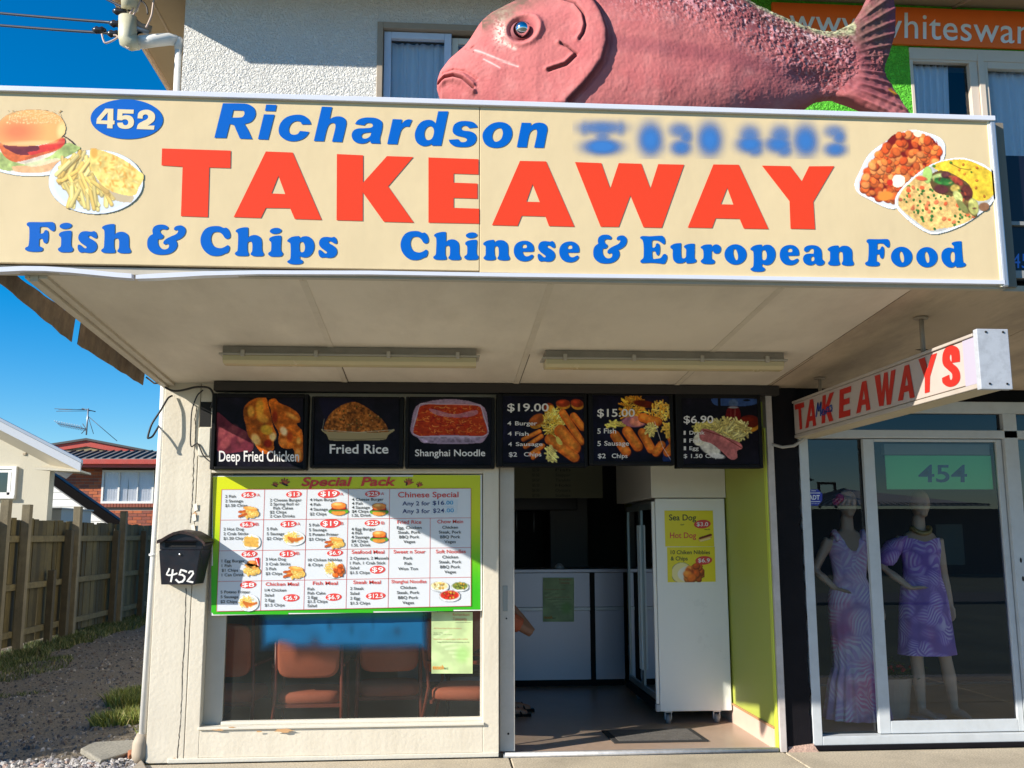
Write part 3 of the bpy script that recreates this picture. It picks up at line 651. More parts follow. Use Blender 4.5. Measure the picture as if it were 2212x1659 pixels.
def noodle(P):
    P.p([(960, 560), (1100, 215), (1990, 230), (2110, 620), (2080, 700), (1990, 790), (1150, 790), (1060, 710), (980, 660)], (.62, .52, .62))
    q = [(1005, 600), (1060, 400), (1110, 250), (1400, 225), (1960, 250), (2030, 420), (2085, 640), (1990, 690), (1100, 690), (1010, 650)]
    P.p(q, (.68, .22, .1)); M = P.mask_poly(smooth_closed(q, 5)); r = np.random.default_rng(8)
    for _ in range(230):
        x, y = r.uniform(1020, 2070), r.uniform(250, 680); t = r.uniform(0, 3.14); R = r.uniform(20, 60); c = [(.8, .3, .12), (.6, .1, .07), (.85, .5, .2), (.5, .08, .1), (.9, .62, .3)][r.integers(5)]
        pts = [(x+R*math.cos(t+k*.35), y+R*.45*math.sin(t+k*.35)) for k in range(7)]; sv = P.c.copy(), P.a.copy(); P.l(pts, r.uniform(7, 13), c, .85)
        P.c = np.where(M[..., None] > .5, P.c, sv[0])
    P.p([(1240, 290), (1600, 370), (1930, 310), (1950, 360), (1800, 410), (1500, 410), (1300, 360)], (.7, .55, .68), .65); P.noise(.2, 6, 3)
    P.p([(1080, 700), (1990, 700), (1960, 785), (1160, 785)], (.62, .55, .66)); M = P.mask_poly([(1080, 700), (1990, 700), (1960, 785), (1160, 785)]); P.noise(.5, 10, 2, M)
    for q in ([(1110, 215), (1980, 235)], [(1000, 560), (1100, 220)], [(2110, 620), (1990, 240)], [(1000, 660), (1100, 700), (2030, 700), (2105, 650)]): P.l(q, 8, (.82, .78, .85))
def burgers(P, pts, br=(.55, .2, .1)):
    for (x, y, rx, ry, t) in pts:
        P.e(x+6, y+ry*.3, rx*.97, ry*.9, (.75, .5, .15), t); P.e(x, y-ry*.1, rx, ry*.8, br, t, soft=8); P.e(x-rx*.2, y-ry*.35, rx*.55, ry*.3, tuple(min(1, c*1.4) for c in br), t, soft=20, al=.7)
def fillets(P, L, c=(.8, .38, .12)):
    for (x1, y1, x2, y2, w) in L:
        P.l([(x1+8, y1+10), (x2+8, y2+10)], w*1.05, (.3, .09, .04)); P.l([(x1, y1), (x2, y2)], w, c); P.l([(x1, y1-w*.1), (x2, y2-w*.1)], w*.55, (.88, .55, .2), .8, soft=w*.3)
def combo19(P):
    P.c[:] = P.c*np.array([.9, .9, 1.25])
    burgers(P, [(830, 290, 75, 95, 20), (1035, 215, 105, 70, 0), (1240, 215, 95, 75, 10)]); burgers(P, [(650, 460, 125, 95, -30)], (.6, .3, .12)); P.e(850, 310, 55, 75, (.88, .62, .2), 20, soft=14)
    chips(P, 150, 900, 500, 150, 190, 90, 14, [(.9, .75, .3), (.8, .62, .2), (.92, .82, .45)], 4)
    fillets(P, [(450, 740, 690, 620, 60), (480, 850, 720, 690, 62), (560, 960, 740, 830, 66), (590, 1010, 680, 940, 55), (1030, 350, 1300, 770, 110), (1190, 400, 1320, 560, 110), (1000, 620, 1200, 860, 190), (840, 740, 1200, 1000, 150)])
    P.p([(940, 700), (1010, 760), (1020, 820), (950, 790)], (.9, .82, .4)); chips(P, 30, 860, 960, 60, 90, 120, 20, [(.93, .85, .5)], 6, 60)
    P.noise(.28, 8, 4); P.noise(.2, 30, 5)
def combo15(P):
    P.c[:] = P.c*np.array([.9, .9, 1.25])
    P.p([(2500, 1000), (2560, 760), (2700, 860), (2790, 900), (2800, 1060), (2520, 1070)], (.12, .22, .45), .7); P.e(2690, 280, 60, 100, (.16, .3, .62), soft=30)
    chips(P, 110, 2060, 290, 170, 190, 110, 20, [(.9, .68, .22), (.85, .55, .15)], 9); P.e(2240, 220, 180, 50, (.35, .1, .04), 10, soft=15)
    chips(P, 60, 2450, 320, 180, 120, 100, 20, [(.88, .62, .2), (.92, .75, .35)], 12)
    P.e(2080, 480, 190, 80, (.7, .42, .5), 0, soft=20); P.e(2120, 480, 110, 65, (.9, .55, .45), 0, soft=20)
    chips(P, 20, 1800, 520, 90, 30, 120, 28, [(.92, .82, .4)], 5, 0)
    fillets(P, [(1800, 680, 1960, 920, 140), (1980, 620, 2130, 840, 150), (2200, 640, 2330, 880, 130), (2600, 640, 2690, 900, 120), (2480, 820, 2400, 930, 120), (2680, 800, 2570, 930, 125), (2200, 420, 2420, 480, 130)])
    chips(P, 36, 2330, 600, 60, 70, 90, 18, [(.95, .85, .5)], 15); chips(P, 36, 2620, 600, 130, 90, 100, 24, [(.9, .72, .3)], 16)
    P.l([(2380, 480), (2500, 850), (2630, 1060)], 7, (.85, .8, .78)); P.noise(.28, 8, 4); P.noise(.2, 30, 5)
def combo690(P):
    P.p([(1010, 140), (1690, 150), (1690, 205), (1500, 250), (1210, 245), (1050, 230)], (.22, .34, .58), .85); P.l([(1115, 120), (1120, 280)], 40, (.06, .06, .08)); P.e(1520, 165, 50, 15, (.05, .05, .06))
    P.p([(1250, 275), (1400, 275), (1405, 480), (1240, 480)], (.38, .06, .07)); P.l([(1290, 290), (1285, 470)], 14, (.6, .2, .2), .7); P.l([(1350, 300), (1345, 460)], 22, (.55, .35, .3), .6); P.e(1325, 270, 75, 14, (.6, .6, .62)); P.e(1325, 210, 70, 60, (.38, .45, .55), soft=20, al=.6)
    burgers(P, [(1560, 490, 150, 120, 0)], (.36, .1, .05))
    chips(P, 230, 1230, 600, 330, 150, 120, 24, [(.82, .76, .45), (.75, .68, .4), (.86, .82, .55)], 7); chips(P, 60, 870, 580, 110, 80, 90, 26, [(.8, .74, .4)], 3)
    P.e(980, 860, 170, 100, (.82, .8, .76), 30, soft=20); P.e(1080, 980, 120, 40, (.9, .88, .86), 10, soft=15); P.e(830, 740, 90, 100, (.85, .83, .76), 40, soft=15); P.noise(.2, 7, 3)
    q = [(850, 600), (960, 590), (1200, 700), (1400, 780), (1460, 860), (1380, 910), (1380, 1010), (1290, 1035), (1180, 940), (1000, 800), (840, 740)]
    P.p(q, (.72, .42, .42)); M = P.mask_poly(smooth_closed(q, 5)); P.noise(.3, 16, 8, M); P.noise(.15, 5, 5, M); P.l([(880, 600), (1180, 700), (1440, 860)], 14, (.42, .16, .14), .8)
board('menu board with a fried chicken picture, leftmost, half in sun', (268, 60, 1640, 1185), (330, 118, 1592, 1140), CR1, chicken, [('Deep Fried Chicken', 360, 1535, 910, 1062, .012)], .11)
board('menu board with a heaped fried rice tray', (1725-2212, 105, 850, 1160), (1765-2212, 125, 790, 1110), CR2, lambda P: (setattr(P, 'X', P.X+2212), setattr(P, 'x0', P.x0+2212), setattr(P, 'x1', P.x1+2212), rice(P), setattr(P, 'X', P.X-2212), setattr(P, 'x0', P.x0-2212), setattr(P, 'x1', P.x1-2212)), [('Fried Rice', 1985-2212, 636, 815, 945, .016)], .1)
board('menu board with red noodles in a clear tray', (895, 110, 2198, 1165), (945, 130, 2150, 1115), CR2, noodle, [('Shanghai Noodle', 1028, 2058, 890, 985, .012)], .1)
board('menu board priced nineteen dollars with burgers and fillets', (60, 60, 1400, 1145), (150, 100, 1352, 1085), CR3, combo19, [('$19.00', 218, 825, 215, 325, .012), ('4', 218, 275, 475, 532, .01), ('Burger', 332, 655, 475, 532, .01), ('4', 222, 282, 628, 685, .01), ('Fish', 332, 530, 628, 685, .01), ('4', 230, 285, 782, 840, .01), ('Sausage', 342, 735, 782, 835, .01), ('$2', 240, 360, 930, 992, .01), ('Chips', 462, 718, 930, 988, .01)], .1)
board('menu board priced fifteen dollars with fillets over chips', (1405, 70, 2680, 1120), (1470, 90, 2625, 1065), CR3, combo15, [('$15.00', 1540, 2090, 295, 405, .012), ('5', 1540, 1588, 580, 655, .01), ('Fish', 1636, 1815, 580, 650, .01), ('5', 1540, 1592, 765, 835, .01), ('Sausage', 1642, 2005, 765, 830, .01), ('$2', 1548, 1662, 950, 1015, .01), ('Chips', 1752, 1982, 950, 1012, .01)], .1)
board('menu board priced six ninety with a drink can and bacon, rightmost', (470, 60, 1772, 1162), (570, 130, 1720, 1105), CR4, combo690, [('$6.90', 595, 1032, 395, 500, .012), ('1', 595, 625, 615, 672, .01), ('Drink', 680, 905, 615, 668, .01), ('1', 595, 628, 730, 785, .01), ('Fish', 680, 855, 730, 785, .01), ('1', 597, 630, 843, 898, .01), ('Egg', 680, 815, 843, 895, .01), ('$ 1.50', 595, 872, 955, 1012, .01), ('Chips', 915, 1145, 955, 1010, .01)], .1)
# ================================================================ special pack price board
sp = thing('price_board', 'white and lime price board listing meal packs, fixed in the shop window', 'price board', (wx0, .02, 1.2), None)
MC = lambda x, y: (S2(620+x/2.0226), S2(1180+y/2.0226))
YM = .022
mp = lambda x, y: W(*MC(x, y), YM); m1 = lambda x, y: W(*MC(x, y), YM-.0035); m2 = lambda x, y: W(*MC(x, y), YM-.005); m3 = lambda x, y: W(*MC(x, y), YM-.0065); m4 = lambda x, y: W(*MC(x, y), YM-.008)
P = Pic(108, 676, 1853, 1585, 170)
TL, TR, BR, BL = (118, 682), (1853, 674), (1853, 1550), (106, 1582)
q = [(*TL, 1), (*TR, 1), (*BR, 1), (150, 1582), (120, 1575), (106, 1545)]
t = np.clip((P.Y-900)/550, 0, 1)[..., None]; t = t*t*(3-2*t); P.c = np.array([.80, .83, .06])*(1-t)+np.array([.22, .68, .10])*t; P.a = np.clip(P.mask_poly(smooth_closed(q, 5)), 0, 1)
put('printed_border', P.mesh('printed_border', mp), printmat('satin_print', .35), sp)
put('sheet', G().prism([mp(*p[:2])+np.array([0, .002, 0]) for p in (TL, TR, BR, BL)], (0, .012, 0)), M_white, sp)
C0 = (175, 770); C1 = (1782, 762); C2 = (1782, 1520); C3 = (142, 1555)
g = G(); g.add([m1(*p) for p in (C0, C1, C2, C3)], [(0, 1, 2, 3)]); put('white_panel', g, mat('white_print', (.66, .69, .73), .35), sp)
def bil(u, v):
    a = np.array(C0)*(1-u)+np.array(C1)*u; b = np.array(C3)*(1-u)+np.array(C2)*u; r = a*(1-v)+b*v; return r
colu = [0, (452-175)/1607, (725-175)/1607, (992-175)/1607, (1258-175)/1607, (1518-172)/1607, 1]; rowv = [0, .25, .503, .755, 1]
g = G()
def line(p, q, w=2.6):
    p = np.array(p, float); q = np.array(q, float); d = (q-p)/np.linalg.norm(q-p); n = np.array([-d[1], d[0]])*w/2
    g.add([m2(*(p+n)), m2(*(q+n)), m2(*(q-n)), m2(*(p-n))], [(0, 1, 2, 3)])
for i, u in enumerate(colu):
    line(bil(u, .25 if i == 5 else 0), bil(u, 1))
for v in rowv: line(bil(0, v), bil(1, v))
put('grid_line', g, mat('red_line_ink', (.62, .10, .08), .4), sp)
gk, gr, gw, gb, ge_, gc = G(), G(), G(), G(), G(), G()
def T(G_, s, x, yb, h, k=.6, mf=m3, off=.012, x1=None, shear=0.):
    xe = x1 if x1 else x+tw(s, h, k); tmesh(G_, s, x, xe, yb-h, yb, mf, off=off, yb1=yb-(xe-x)*.004, shear=shear)
def lines(L, x, y0, dy, h=17.5, k=1.17):
    for i, s in enumerate(L):
        if s: T(gk, s, x+(22 if s[0] == '~' else 0), y0+i*dy, h, k) if s[0] != '~' else T(gk, s[1:], x+22, y0+i*dy, h, k)
lines(['2 Fish', '2 Sausage', '$1.50 Chips'], 197, 822, 29.5); lines(['2 Cheese Burger', '2 Spring Roll or', '~Fish Cakes', '$2 Chips', '2 Can Drinks'], 485, 846, 25.8)
lines(['4 Ham Burger', '4 Fish', '4 Sausage', '$2 Chips'], 743, 844, 30.5); lines(['4 Cheese Burger', '4 Fish', '4 Sausage', '$4 Chips', '1.5L Drink'], 1014, 842, 25.5)
lines(['2 Hot Dog', '2 Crab Sticks', '$1.50 Chips'], 186, 1033, 30); lines(['5 Fish', '5 Sausage', '$2 Chips'], 465, 1032, 31); lines(['5 Fish', '5 Sausage', '5 Potato Fritter', '$3 Chips'], 737, 1007, 30.5); lines(['4 Egg Burger', '4 Fish', '4 Sausage', '$4 Chips', '1.5L Drink'], 1011, 1033, 25.8)
lines(['1 Egg Burger', '1 Fish', '$1 Chips', '1 Can Drink'], 175, 1239, 30); lines(['3 Hot Dog', '3 Crab Sticks', '3 Fish', '$3 Chips'], 458, 1227, 31); lines(['10 Chiken Nibbles', '& Chips'], 731, 1232, 31); lines(['2 Oysters, 2 Mussels', '1 Fish, 1 Crab Stick', 'Salad', '$1.5 Chips'], 1001, 1221, 31)
lines(['5 Potato Fritter', '5 Sausage', '$2 Chips'], 168, 1439, 31); lines(['1/4 Chicken', 'Salad', '2 Egg', '$1.5 Chips'], 452, 1427, 32); lines(['Fish', 'Fish Cake', '2 Egg', '$1.5 Chips', 'Salad'], 728, 1419, 27); lines(['2 Steak', 'Salad', '2 Egg', '$1.5 Chips'], 1003, 1416, 31.5)
def cent(L, cx, y0, dy, h=18, k=1.2):
    for i, s in enumerate(L): wd = tw(s, h, k); T(gk, s, cx-wd/2, y0+i*dy, h, k)
cent(['Egg, Chicken', 'Steak, Pork', 'BBQ Pork', 'Veges'], 1384, 1024, 30); cent(['Chicken', 'Steak, Pork', 'BBQ Pork', 'Veges'], 1648, 1022, 31); cent(['Pork', 'Fish', 'Won Ton'], 1376, 1221, 34, 18); cent(['Chicken', 'Steak, Pork', 'BBQ Pork', 'Veges'], 1648, 1213, 32); cent(['Chicken', 'Steak, Pork', 'BBQ Pork', 'Veges'], 1377, 1410, 32.5)
for s, a, b, yb, h in (('Fried Rice', 1307, 1462, 990, 22), ('Chow Mein', 1565, 1732, 987, 22), ('Seafood Meal', 1013, 1223, 1183, 22), ('Sweet n Sour', 1283, 1489, 1181, 22), ('Soft Noodles', 1556, 1749, 1180, 22), ('Chicken Meal', 458, 670, 1390, 22), ('Fish Meal', 762, 922, 1384, 22), ('Steak Meal', 1023, 1200, 1378, 22), ('Shanghai Noodles', 1269, 1495, 1373, 21), ('Chinese Special', 1312, 1702, 820, 34)): T(gr, s, a, yb, h, x1=b, off=.012)
T(gr, 'Special  Pack', 688, 746, 54, x1=1300, shear=.22, off=.03, mf=m1)
for s, x, yb in (('A', 400, 814), ('A', 938, 808), ('A', 1202, 806), ('B', 392, 1002), ('A', 660, 1000), ('B', 938, 997), ('B', 1203, 994), ('B', 655, 1190)): T(gr, s, x, yb, 19, x1=x+21, off=0)
T(gb, 'Any 2 for', 1340, 872, 26, x1=1518, off=.01); T(gb, 'Any 3 for', 1340, 922, 26, x1=1518, off=.01); T(gb, '$16', 1535, 868, 26, x1=1610, mf=m4, off=.01); T(gb, '$24', 1537, 918, 26, x1=1610, mf=m4, off=.01); T(gc, '.00', 1614, 866, 24, x1=1668, mf=m4, off=.01); T(gc, '.00', 1616, 916, 24, x1=1672, mf=m4, off=.01)
gs = G(); gs.add([m2(*p) for p in ((1525, 836), (1697, 834), (1697, 878), (1525, 880))], [(0, 1, 2, 3)]).add([m3(*p) for p in ((1525, 884), (1693, 882), (1693, 926), (1525, 928))], [(0, 1, 2, 3)]); put('price_sticker', gs, mat('sticker_white', (.6, .66, .72), .3), sp)
for (s, cx, cy, rx, ry) in (('$6.5', 349, 804, 48, 20), ('$13', 641, 800, 51, 22), ('$19', 866, 797, 72, 27), ('$25', 1148, 797, 49, 21), ('$6.5', 341, 995, 49, 20), ('$15', 606, 992, 53, 22), ('$19', 877, 988, 68, 29), ('$25', 1146, 985, 50, 21), ('$6.9', 354, 1186, 52, 22), ('$15', 600, 1184, 53, 22), ('$6.9', 906, 1178, 52, 21), ('$9', 1180, 1286, 50, 26), ('$8', 346, 1384, 53, 23), ('$6.9', 624, 1468, 53, 24), ('$6.9', 897, 1463, 52, 24), ('$12.5', 1168, 1455, 64, 24)):
    ge_ = G(); pmesh(ge_, [ell(cx, cy, rx, ry, -3)], m2); put('price_oval', ge_, mat('oval_red', (.68, .06, .05), .35), sp); hh = ry*1.08; T(gw, s, cx-rx*.74, cy+hh/2, hh, x1=cx+rx*.74, off=.01)
setting(put('lettering', gk, mat('ink_black', (.03, .035, .03), .5), sp), 'stuff'); setting(put('lettering', gr, mat('ink_crimson', (.62, .05, .03), .45), sp), 'stuff')
setting(put('lettering', gw, mat('ink_white', (.85, .85, .85), .5), sp), 'stuff'); setting(put('lettering', gb, mat('ink_navy', (.01, .02, .14), .5), sp), 'stuff'); setting(put('lettering', gc, mat('ink_cyan', (.02, .3, .6), .5), sp), 'stuff')
def pic(x0, y0, x1, y1, n, fn, seed=1):
    P = Pic(x0, y0, x1, y1, n, seed=seed); fn(P); P.noise(.14, 5, seed+3); put('food_picture', P.mesh('food_picture', m4, .45), printmat('satin_print'), sp)
CH = [(.95, .78, .4), (.93, .7, .3), (.97, .85, .5)]; FI = (.86, .55, .2)
def f_fish(x, y, s=1., saus=True):
    def fn(P):
        P.e(x+10*s, y+14*s, 58*s, 26*s, (.93, .74, .38)); chips(P, 60, x+10*s, y+14*s, 46*s, 20*s, 34*s, 5*s, CH, 3)
        P.e(x+8*s, y-20*s, 48*s, 15*s, (.9, .6, .25), 8); P.e(x+14*s, y-24*s, 30*s, 7*s, (.96, .75, .4), 8, soft=6)
        if saus: P.l([(x-64*s, y+2*s), (x-30*s, y-2*s)], 18*s, (.75, .35, .12)); P.l([(x-64*s, y+30*s), (x-20*s, y+16*s)], 18*s, (.75, .35, .12))
    pic(x-85*s, y-50*s, x+80*s, y+50*s, 46, fn, int(x))
def f_burger(x, y, s=1.):
    def fn(P):
        P.e(x, y+22*s, 66*s, 22*s, (.3, .55, .12)); P.noise(.5, 4, 6); P.e(x, y+30*s, 46*s, 20*s, (.86, .56, .22)); P.e(x, y+10*s, 50*s, 12*s, (.35, .12, .05)); P.e(x+4, y+2*s, 50*s, 7*s, (.8, .12, .06)); P.e(x, y-16*s, 50*s, 24*s, (.86, .5, .18), soft=4); P.e(x-10*s, y-24*s, 28*s, 9*s, (.98, .78, .45), soft=10); P.l([(x-55*s, y+18*s), (x+58*s, y+16*s)], 7*s, (.35, .6, .15))
    pic(x-75*s, y-48*s, x+75*s, y+56*s, 44, fn, int(x))
def f_plate(x, y, rx, ry, kind):
    def fn(P):
        P.e(x, y, rx, ry, (.9, .92, .92)); P.e(x, y, rx*.86, ry*.8, (.82, .84, .82), soft=6)
        if kind != 'nib': chips(P, 40, x-rx*.2, y-ry*.1, rx*.55, ry*.5, rx*.5, rx*.08, CH, 5)
        if kind == 'saus': [P.l([(x-rx*.45+k*rx*.25, y-ry*.1+k*6), (x-rx*.1+k*rx*.28, y+ry*.45-k*8)], rx*.23, (.78, .42, .16)) or P.l([(x-rx*.45+k*rx*.25, y-ry*.15+k*6), (x-rx*.1+k*rx*.28, y+ry*.4-k*8)], rx*.09, (.92, .65, .35)) for k in range(4)]
        if kind == 'dog': [P.l([(x-rx*.6, y-ry*.5+k*ry*.42), (x+rx*.6, y-ry*.35+k*ry*.42)], ry*.42, (.86, .66, .3)) or P.l([(x-rx*.5, y-ry*.55+k*ry*.42), (x+rx*.5, y-ry*.42+k*ry*.42)], ry*.15, (.96, .84, .5)) for k in range(3)]
        if kind == 'nib': chips(P, 40, x-rx*.35, y-ry*.2, rx*.45, ry*.6, rx*.5, rx*.08, CH, 5); blobs(P, 22, ell(x+rx*.2, y+ry*.05, rx*.65, ry*.72), rx*.16, rx*.28, [(.85, .42, .14), (.78, .34, .1), (.9, .52, .2)], 4)
    pic(x-rx-4, y-ry-4, x+rx+4, y+ry+6, 46, fn, int(x+y))
f_fish(352, 912); f_burger(928, 888); f_burger(1190, 893, .95); f_plate(368, 1108, 60, 50, 'dog'); f_plate(640, 1084, 74, 48, 'saus'); f_fish(905, 1108, .95); f_burger(1190, 1070, .9)
f_fish(360, 1282, 1., False); f_fish(645, 1300, 1.05); f_plate(902, 1286, 66, 56, 'nib'); f_plate(348, 1500, 68, 56, 'saus')
def cola(P): P.p([(388, 1212), (418, 1206), (420, 1268), (392, 1272)], (.78, .06, .05), smooth=False); P.l([(398, 1222), (410, 1260)], 7, (.95, .85, .85)); P.e(370, 1245, 34, 20, (.8, .42, .15)); P.e(365, 1238, 22, 9, (.93, .6, .3), soft=6)
pic(330, 1200, 425, 1276, 40, cola)
def trays(P):
    for (x, y, c, k) in ((1580, 1392, (.92, .84, .62), 62), (1712, 1392, (.45, .5, .2), 58), (1645, 1452, (.78, .18, .1), 70)):
        P.e(x, y+4, k, k*.56, (.85, .87, .88)); P.e(x, y-2, k*.86, k*.42, c, soft=5); blobs(P, 26, ell(x, y-2, k*.75, k*.35), 4, 8, [tuple(min(1, v*1.15) for v in c), tuple(v*.75 for v in c), (.8, .6, .2)], 6)
pic(1512, 1340, 1778, 1500, 70, trays)
for (x, y, s, fl) in ((520, 738, 1, 1), (582, 724, 1.5, 1), (1380, 722, 1.4, -1), (1450, 738, 1., -1)):
    def fl_(P, x=x, y=y, s=s, fl=fl):
        for k in range(5): a = -2.6+k*.55; P.l([(x, y+10*s), (x+fl*-22*s*math.cos(a), y+10*s+26*s*math.sin(a))], 9*s, (.85, .4, .2), .8, soft=5)
        P.l([(x-8*s, y+4*s), (x+10*s*fl, y+14*s)], 8*s, (.12, .04, .02), soft=4)
    P = Pic(x-36*s, y-30*s, x+36*s, y+26*s, 30, seed=3); fl_(P); put('lily_print', P.mesh('lily_print', m1, .45), printmat('satin_print'), sp)
# ================================================================ canopy
can = thing('canopy', 'flat street canopy with dirty cream soffit panels over the shopfront', 'canopy', (0, -1.2, 2.6))
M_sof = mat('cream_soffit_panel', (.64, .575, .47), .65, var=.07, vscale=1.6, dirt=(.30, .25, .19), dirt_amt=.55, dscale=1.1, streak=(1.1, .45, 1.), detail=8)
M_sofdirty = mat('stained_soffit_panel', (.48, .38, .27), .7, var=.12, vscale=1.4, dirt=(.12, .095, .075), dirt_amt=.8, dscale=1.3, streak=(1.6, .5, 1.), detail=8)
ZF = 2.765                                # soffit height at the front
def zso(y): return ZS+(ZF-ZS)*(-y/2.38)
def slab(x0, x1, y0, y1, m, name, t=.03, dzz=0.):
    return put(name, G().hexa([(x0, y0, zso(y0)+dzz), (x1, y0, zso(y0)+dzz), (x1, y1, zso(y1)+dzz), (x0, y1, zso(y1)+dzz)], [(x0, y0, zso(y0)+t+dzz), (x1, y0, zso(y0)+t+dzz), (x1, y1, zso(y1)+t+dzz), (x0, y1, zso(y1)+t+dzz)]), m, can)
jx = [-1.90, -.68, .55, 1.735, 2.42]
for a, b in zip(jx[:-1], jx[1:]): slab(a+.003, b-.003, YF+.06, -.002, M_sof, 'soffit_panel')
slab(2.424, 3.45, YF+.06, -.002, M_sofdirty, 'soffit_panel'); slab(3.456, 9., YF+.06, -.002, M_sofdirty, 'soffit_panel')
M_bat = mat('cream_batten', (.56, .5, .4), .6, var=.05, dirt=(.25, .2, .15), dirt_amt=.4, dscale=6)
for x in jx[1:4]:
    put('cover_batten', G().hexa([(x-.018, YF+.07, ZF-.006), (x+.018, YF+.07, ZF-.006), (x+.018, -.01, ZS-.006), (x-.018, -.01, ZS-.006)], [(x-.018, YF+.07, ZF), (x+.018, YF+.07, ZF), (x+.018, -.01, ZS), (x-.018, -.01, ZS)]), M_bat, can)
for x in jx[1:5]: put('soffit_joint', G().hexa([(x+.019, YF+.07, ZF-.0015), (x+.025, YF+.07, ZF-.0015), (x+.025, -.01, ZS-.0015), (x+.019, -.01, ZS-.0015)], [(x+.019, YF+.07, ZF-.0005), (x+.025, YF+.07, ZF-.0005), (x+.025, -.01, ZS-.0005), (x+.019, -.01, ZS-.0005)]), mat('joint_shadow_gap', (.10, .08, .06), .9), can)
# left edge: stepped timber trims and torn hanging sheet
for (x0, x1, d) in ((-1.935, -1.895, -.02), (-1.975, -1.938, -.035), (-2.0, -1.978, -.02)):
    put('edge_trim', G().hexa([(x0, YF+.06, ZF+d), (x1, YF+.06, ZF+d), (x1, .0, ZS+d), (x0, .0, ZS+d)], [(x0, YF+.06, ZF+.03), (x1, YF+.06, ZF+.03), (x1, .0, ZS+.03), (x0, .0, ZS+.03)]), M_bat, can)
M_rust = mat('weathered_edge_sheet', (.24, .18, .12), .8, var=.35, vscale=14, dirt=(.09, .05, .035), dirt_amt=.8, dscale=5, streak=(6, 2, .8))
def hang(y0, y1, drop0, drop1, x=-2.03, n=14):
    g = G()
    for i in range(n+1):
        t = i/n; y = y0+(y1-y0)*t; z = zso(y); d = (drop0+(drop1-drop0)*t)*(1+.025*math.sin(i*2.3)); xx = x+.045*y-.004*math.sin(i*1.7)
        g.v += [(xx, y, z+.06), (xx-.012, y, z-d), (xx+.004, y, z+.06), (xx-.008, y, z-d)]
    for i in range(n):
        a = 4*i; g.f += [(a, a+1, a+5, a+4), (a+2, a+6, a+7, a+3), (a+1, a+3, a+7, a+5)]
    return put('hanging_edge_sheet', g, M_rust, can, recalc=False)
hang(YF+.05, -1.42, .015, .085); hang(-1.33, -.24, .075, .07)
gl_ = G()
put('loose_strip', G().tube([(-2.02, -.26, zso(-.26)-.02), (-2.0, -.14, zso(-.14)-.035), (-1.98, -.08, zso(-.08)-.02)], .006, 5), M_rust, can)
put('canopy_deck', G().box(-2.05, 9, YF+.05, -.0, 2.83, 2.87), mat('canopy_iron', (.25, .25, .24), .6), can)
put('canopy_roof_sheet', G().hexa([(-2.05, YF+.06, 3.12), (9, YF+.06, 3.12), (9, 0, 3.0), (-2.05, 0, 3.0)], [(-2.05, YF+.06, 3.14), (9, YF+.06, 3.14), (9, 0, 3.02), (-2.05, 0, 3.02)]), mat('canopy_iron', (.25, .25, .24), .6), can)
put('front_board', G().box(-2.6, 2.98, YF+.045, YF+.1, 2.78, 3.68), mat('fascia_carcass', (.2, .17, .13), .8), can)
put('soffit_lip', G().box(-2.6, 2.9, YF+.02, YF+.075, ZF-.004, ZF+.03), mat('grey_cream_lip', (.42, .38, .31), .7, var=.08), can)
put('wall_shadow_board', G().box(-1.6, 2.5, -.1, -.001, 2.535, 2.6), mat('wall_shadow_black', (.03, .025, .022), .8), can)  # black strip stands in for the shadow between menu boards and soffit
put('soffit_chip', G().prism([(*WX(0, 0, 0)[:0], 3.02, -1.15, zso(-1.15)-.002), (3.08, -1.17, zso(-1.17)-.002), (3.11, -1.15, zso(-1.15)-.002), (3.07, -1.13, zso(-1.13)-.002)], (0, 0, .001)), M_dark, can)
# ================================================================ the big fascia sign
sgn = thing('fascia_sign', 'long cream sign board across the canopy front with big red and blue lettering', 'sign', (0, YF, 2.8))
zb, zt = W(1036, 588, YF)[2], W(1036, 230, YF)[2]
M_signc = mat('cream_sign_face', (.74, .575, .33), .32, spec=.4, bump=.25, bscale=1.6, bdist=.05, var=.025, vscale=1.2, dirt=(.60, .45, .25), dirt_amt=.3, dscale=2.2, streak=(3, 3, .7))
xs0 = W(1036, 430, YF)[0]
put('sign_panel', G().box(-2.7, xs0-.0015, YF, YF+.04, zb+.008, zt), M_signc, sgn, bevel=.002)
put('sign_panel', G().box(xs0+.0015, W(2157, 400, YF)[0], YF, YF+.04, zb, zt), M_signc, sgn, bevel=.002)
M_trimw = mat('white_sign_trim', (.66, .67, .74), .35, var=.03)
put('top_trim', G().box(-2.7, W(2146, 255, YF)[0], YF-.02, YF+.05, W(1036, 226.5, YF-.02)[2], W(1036, 215.5, YF-.02)[2]), M_trimw, sgn, bevel=.003)
xe = W(2176, 600, YF)[0]
put('end_trim', G().box(xe-.03, xe+.002, YF-.012, YF+.05, zb-.03, zt+.01), M_alu, sgn, bevel=.008)
put('end_trim_edge', G().box(xe-.04, xe-.031, YF-.004, YF+.01, zb-.03, zt+.01), mat('bright_cream_edge', (.85, .8, .62), .3), sgn)
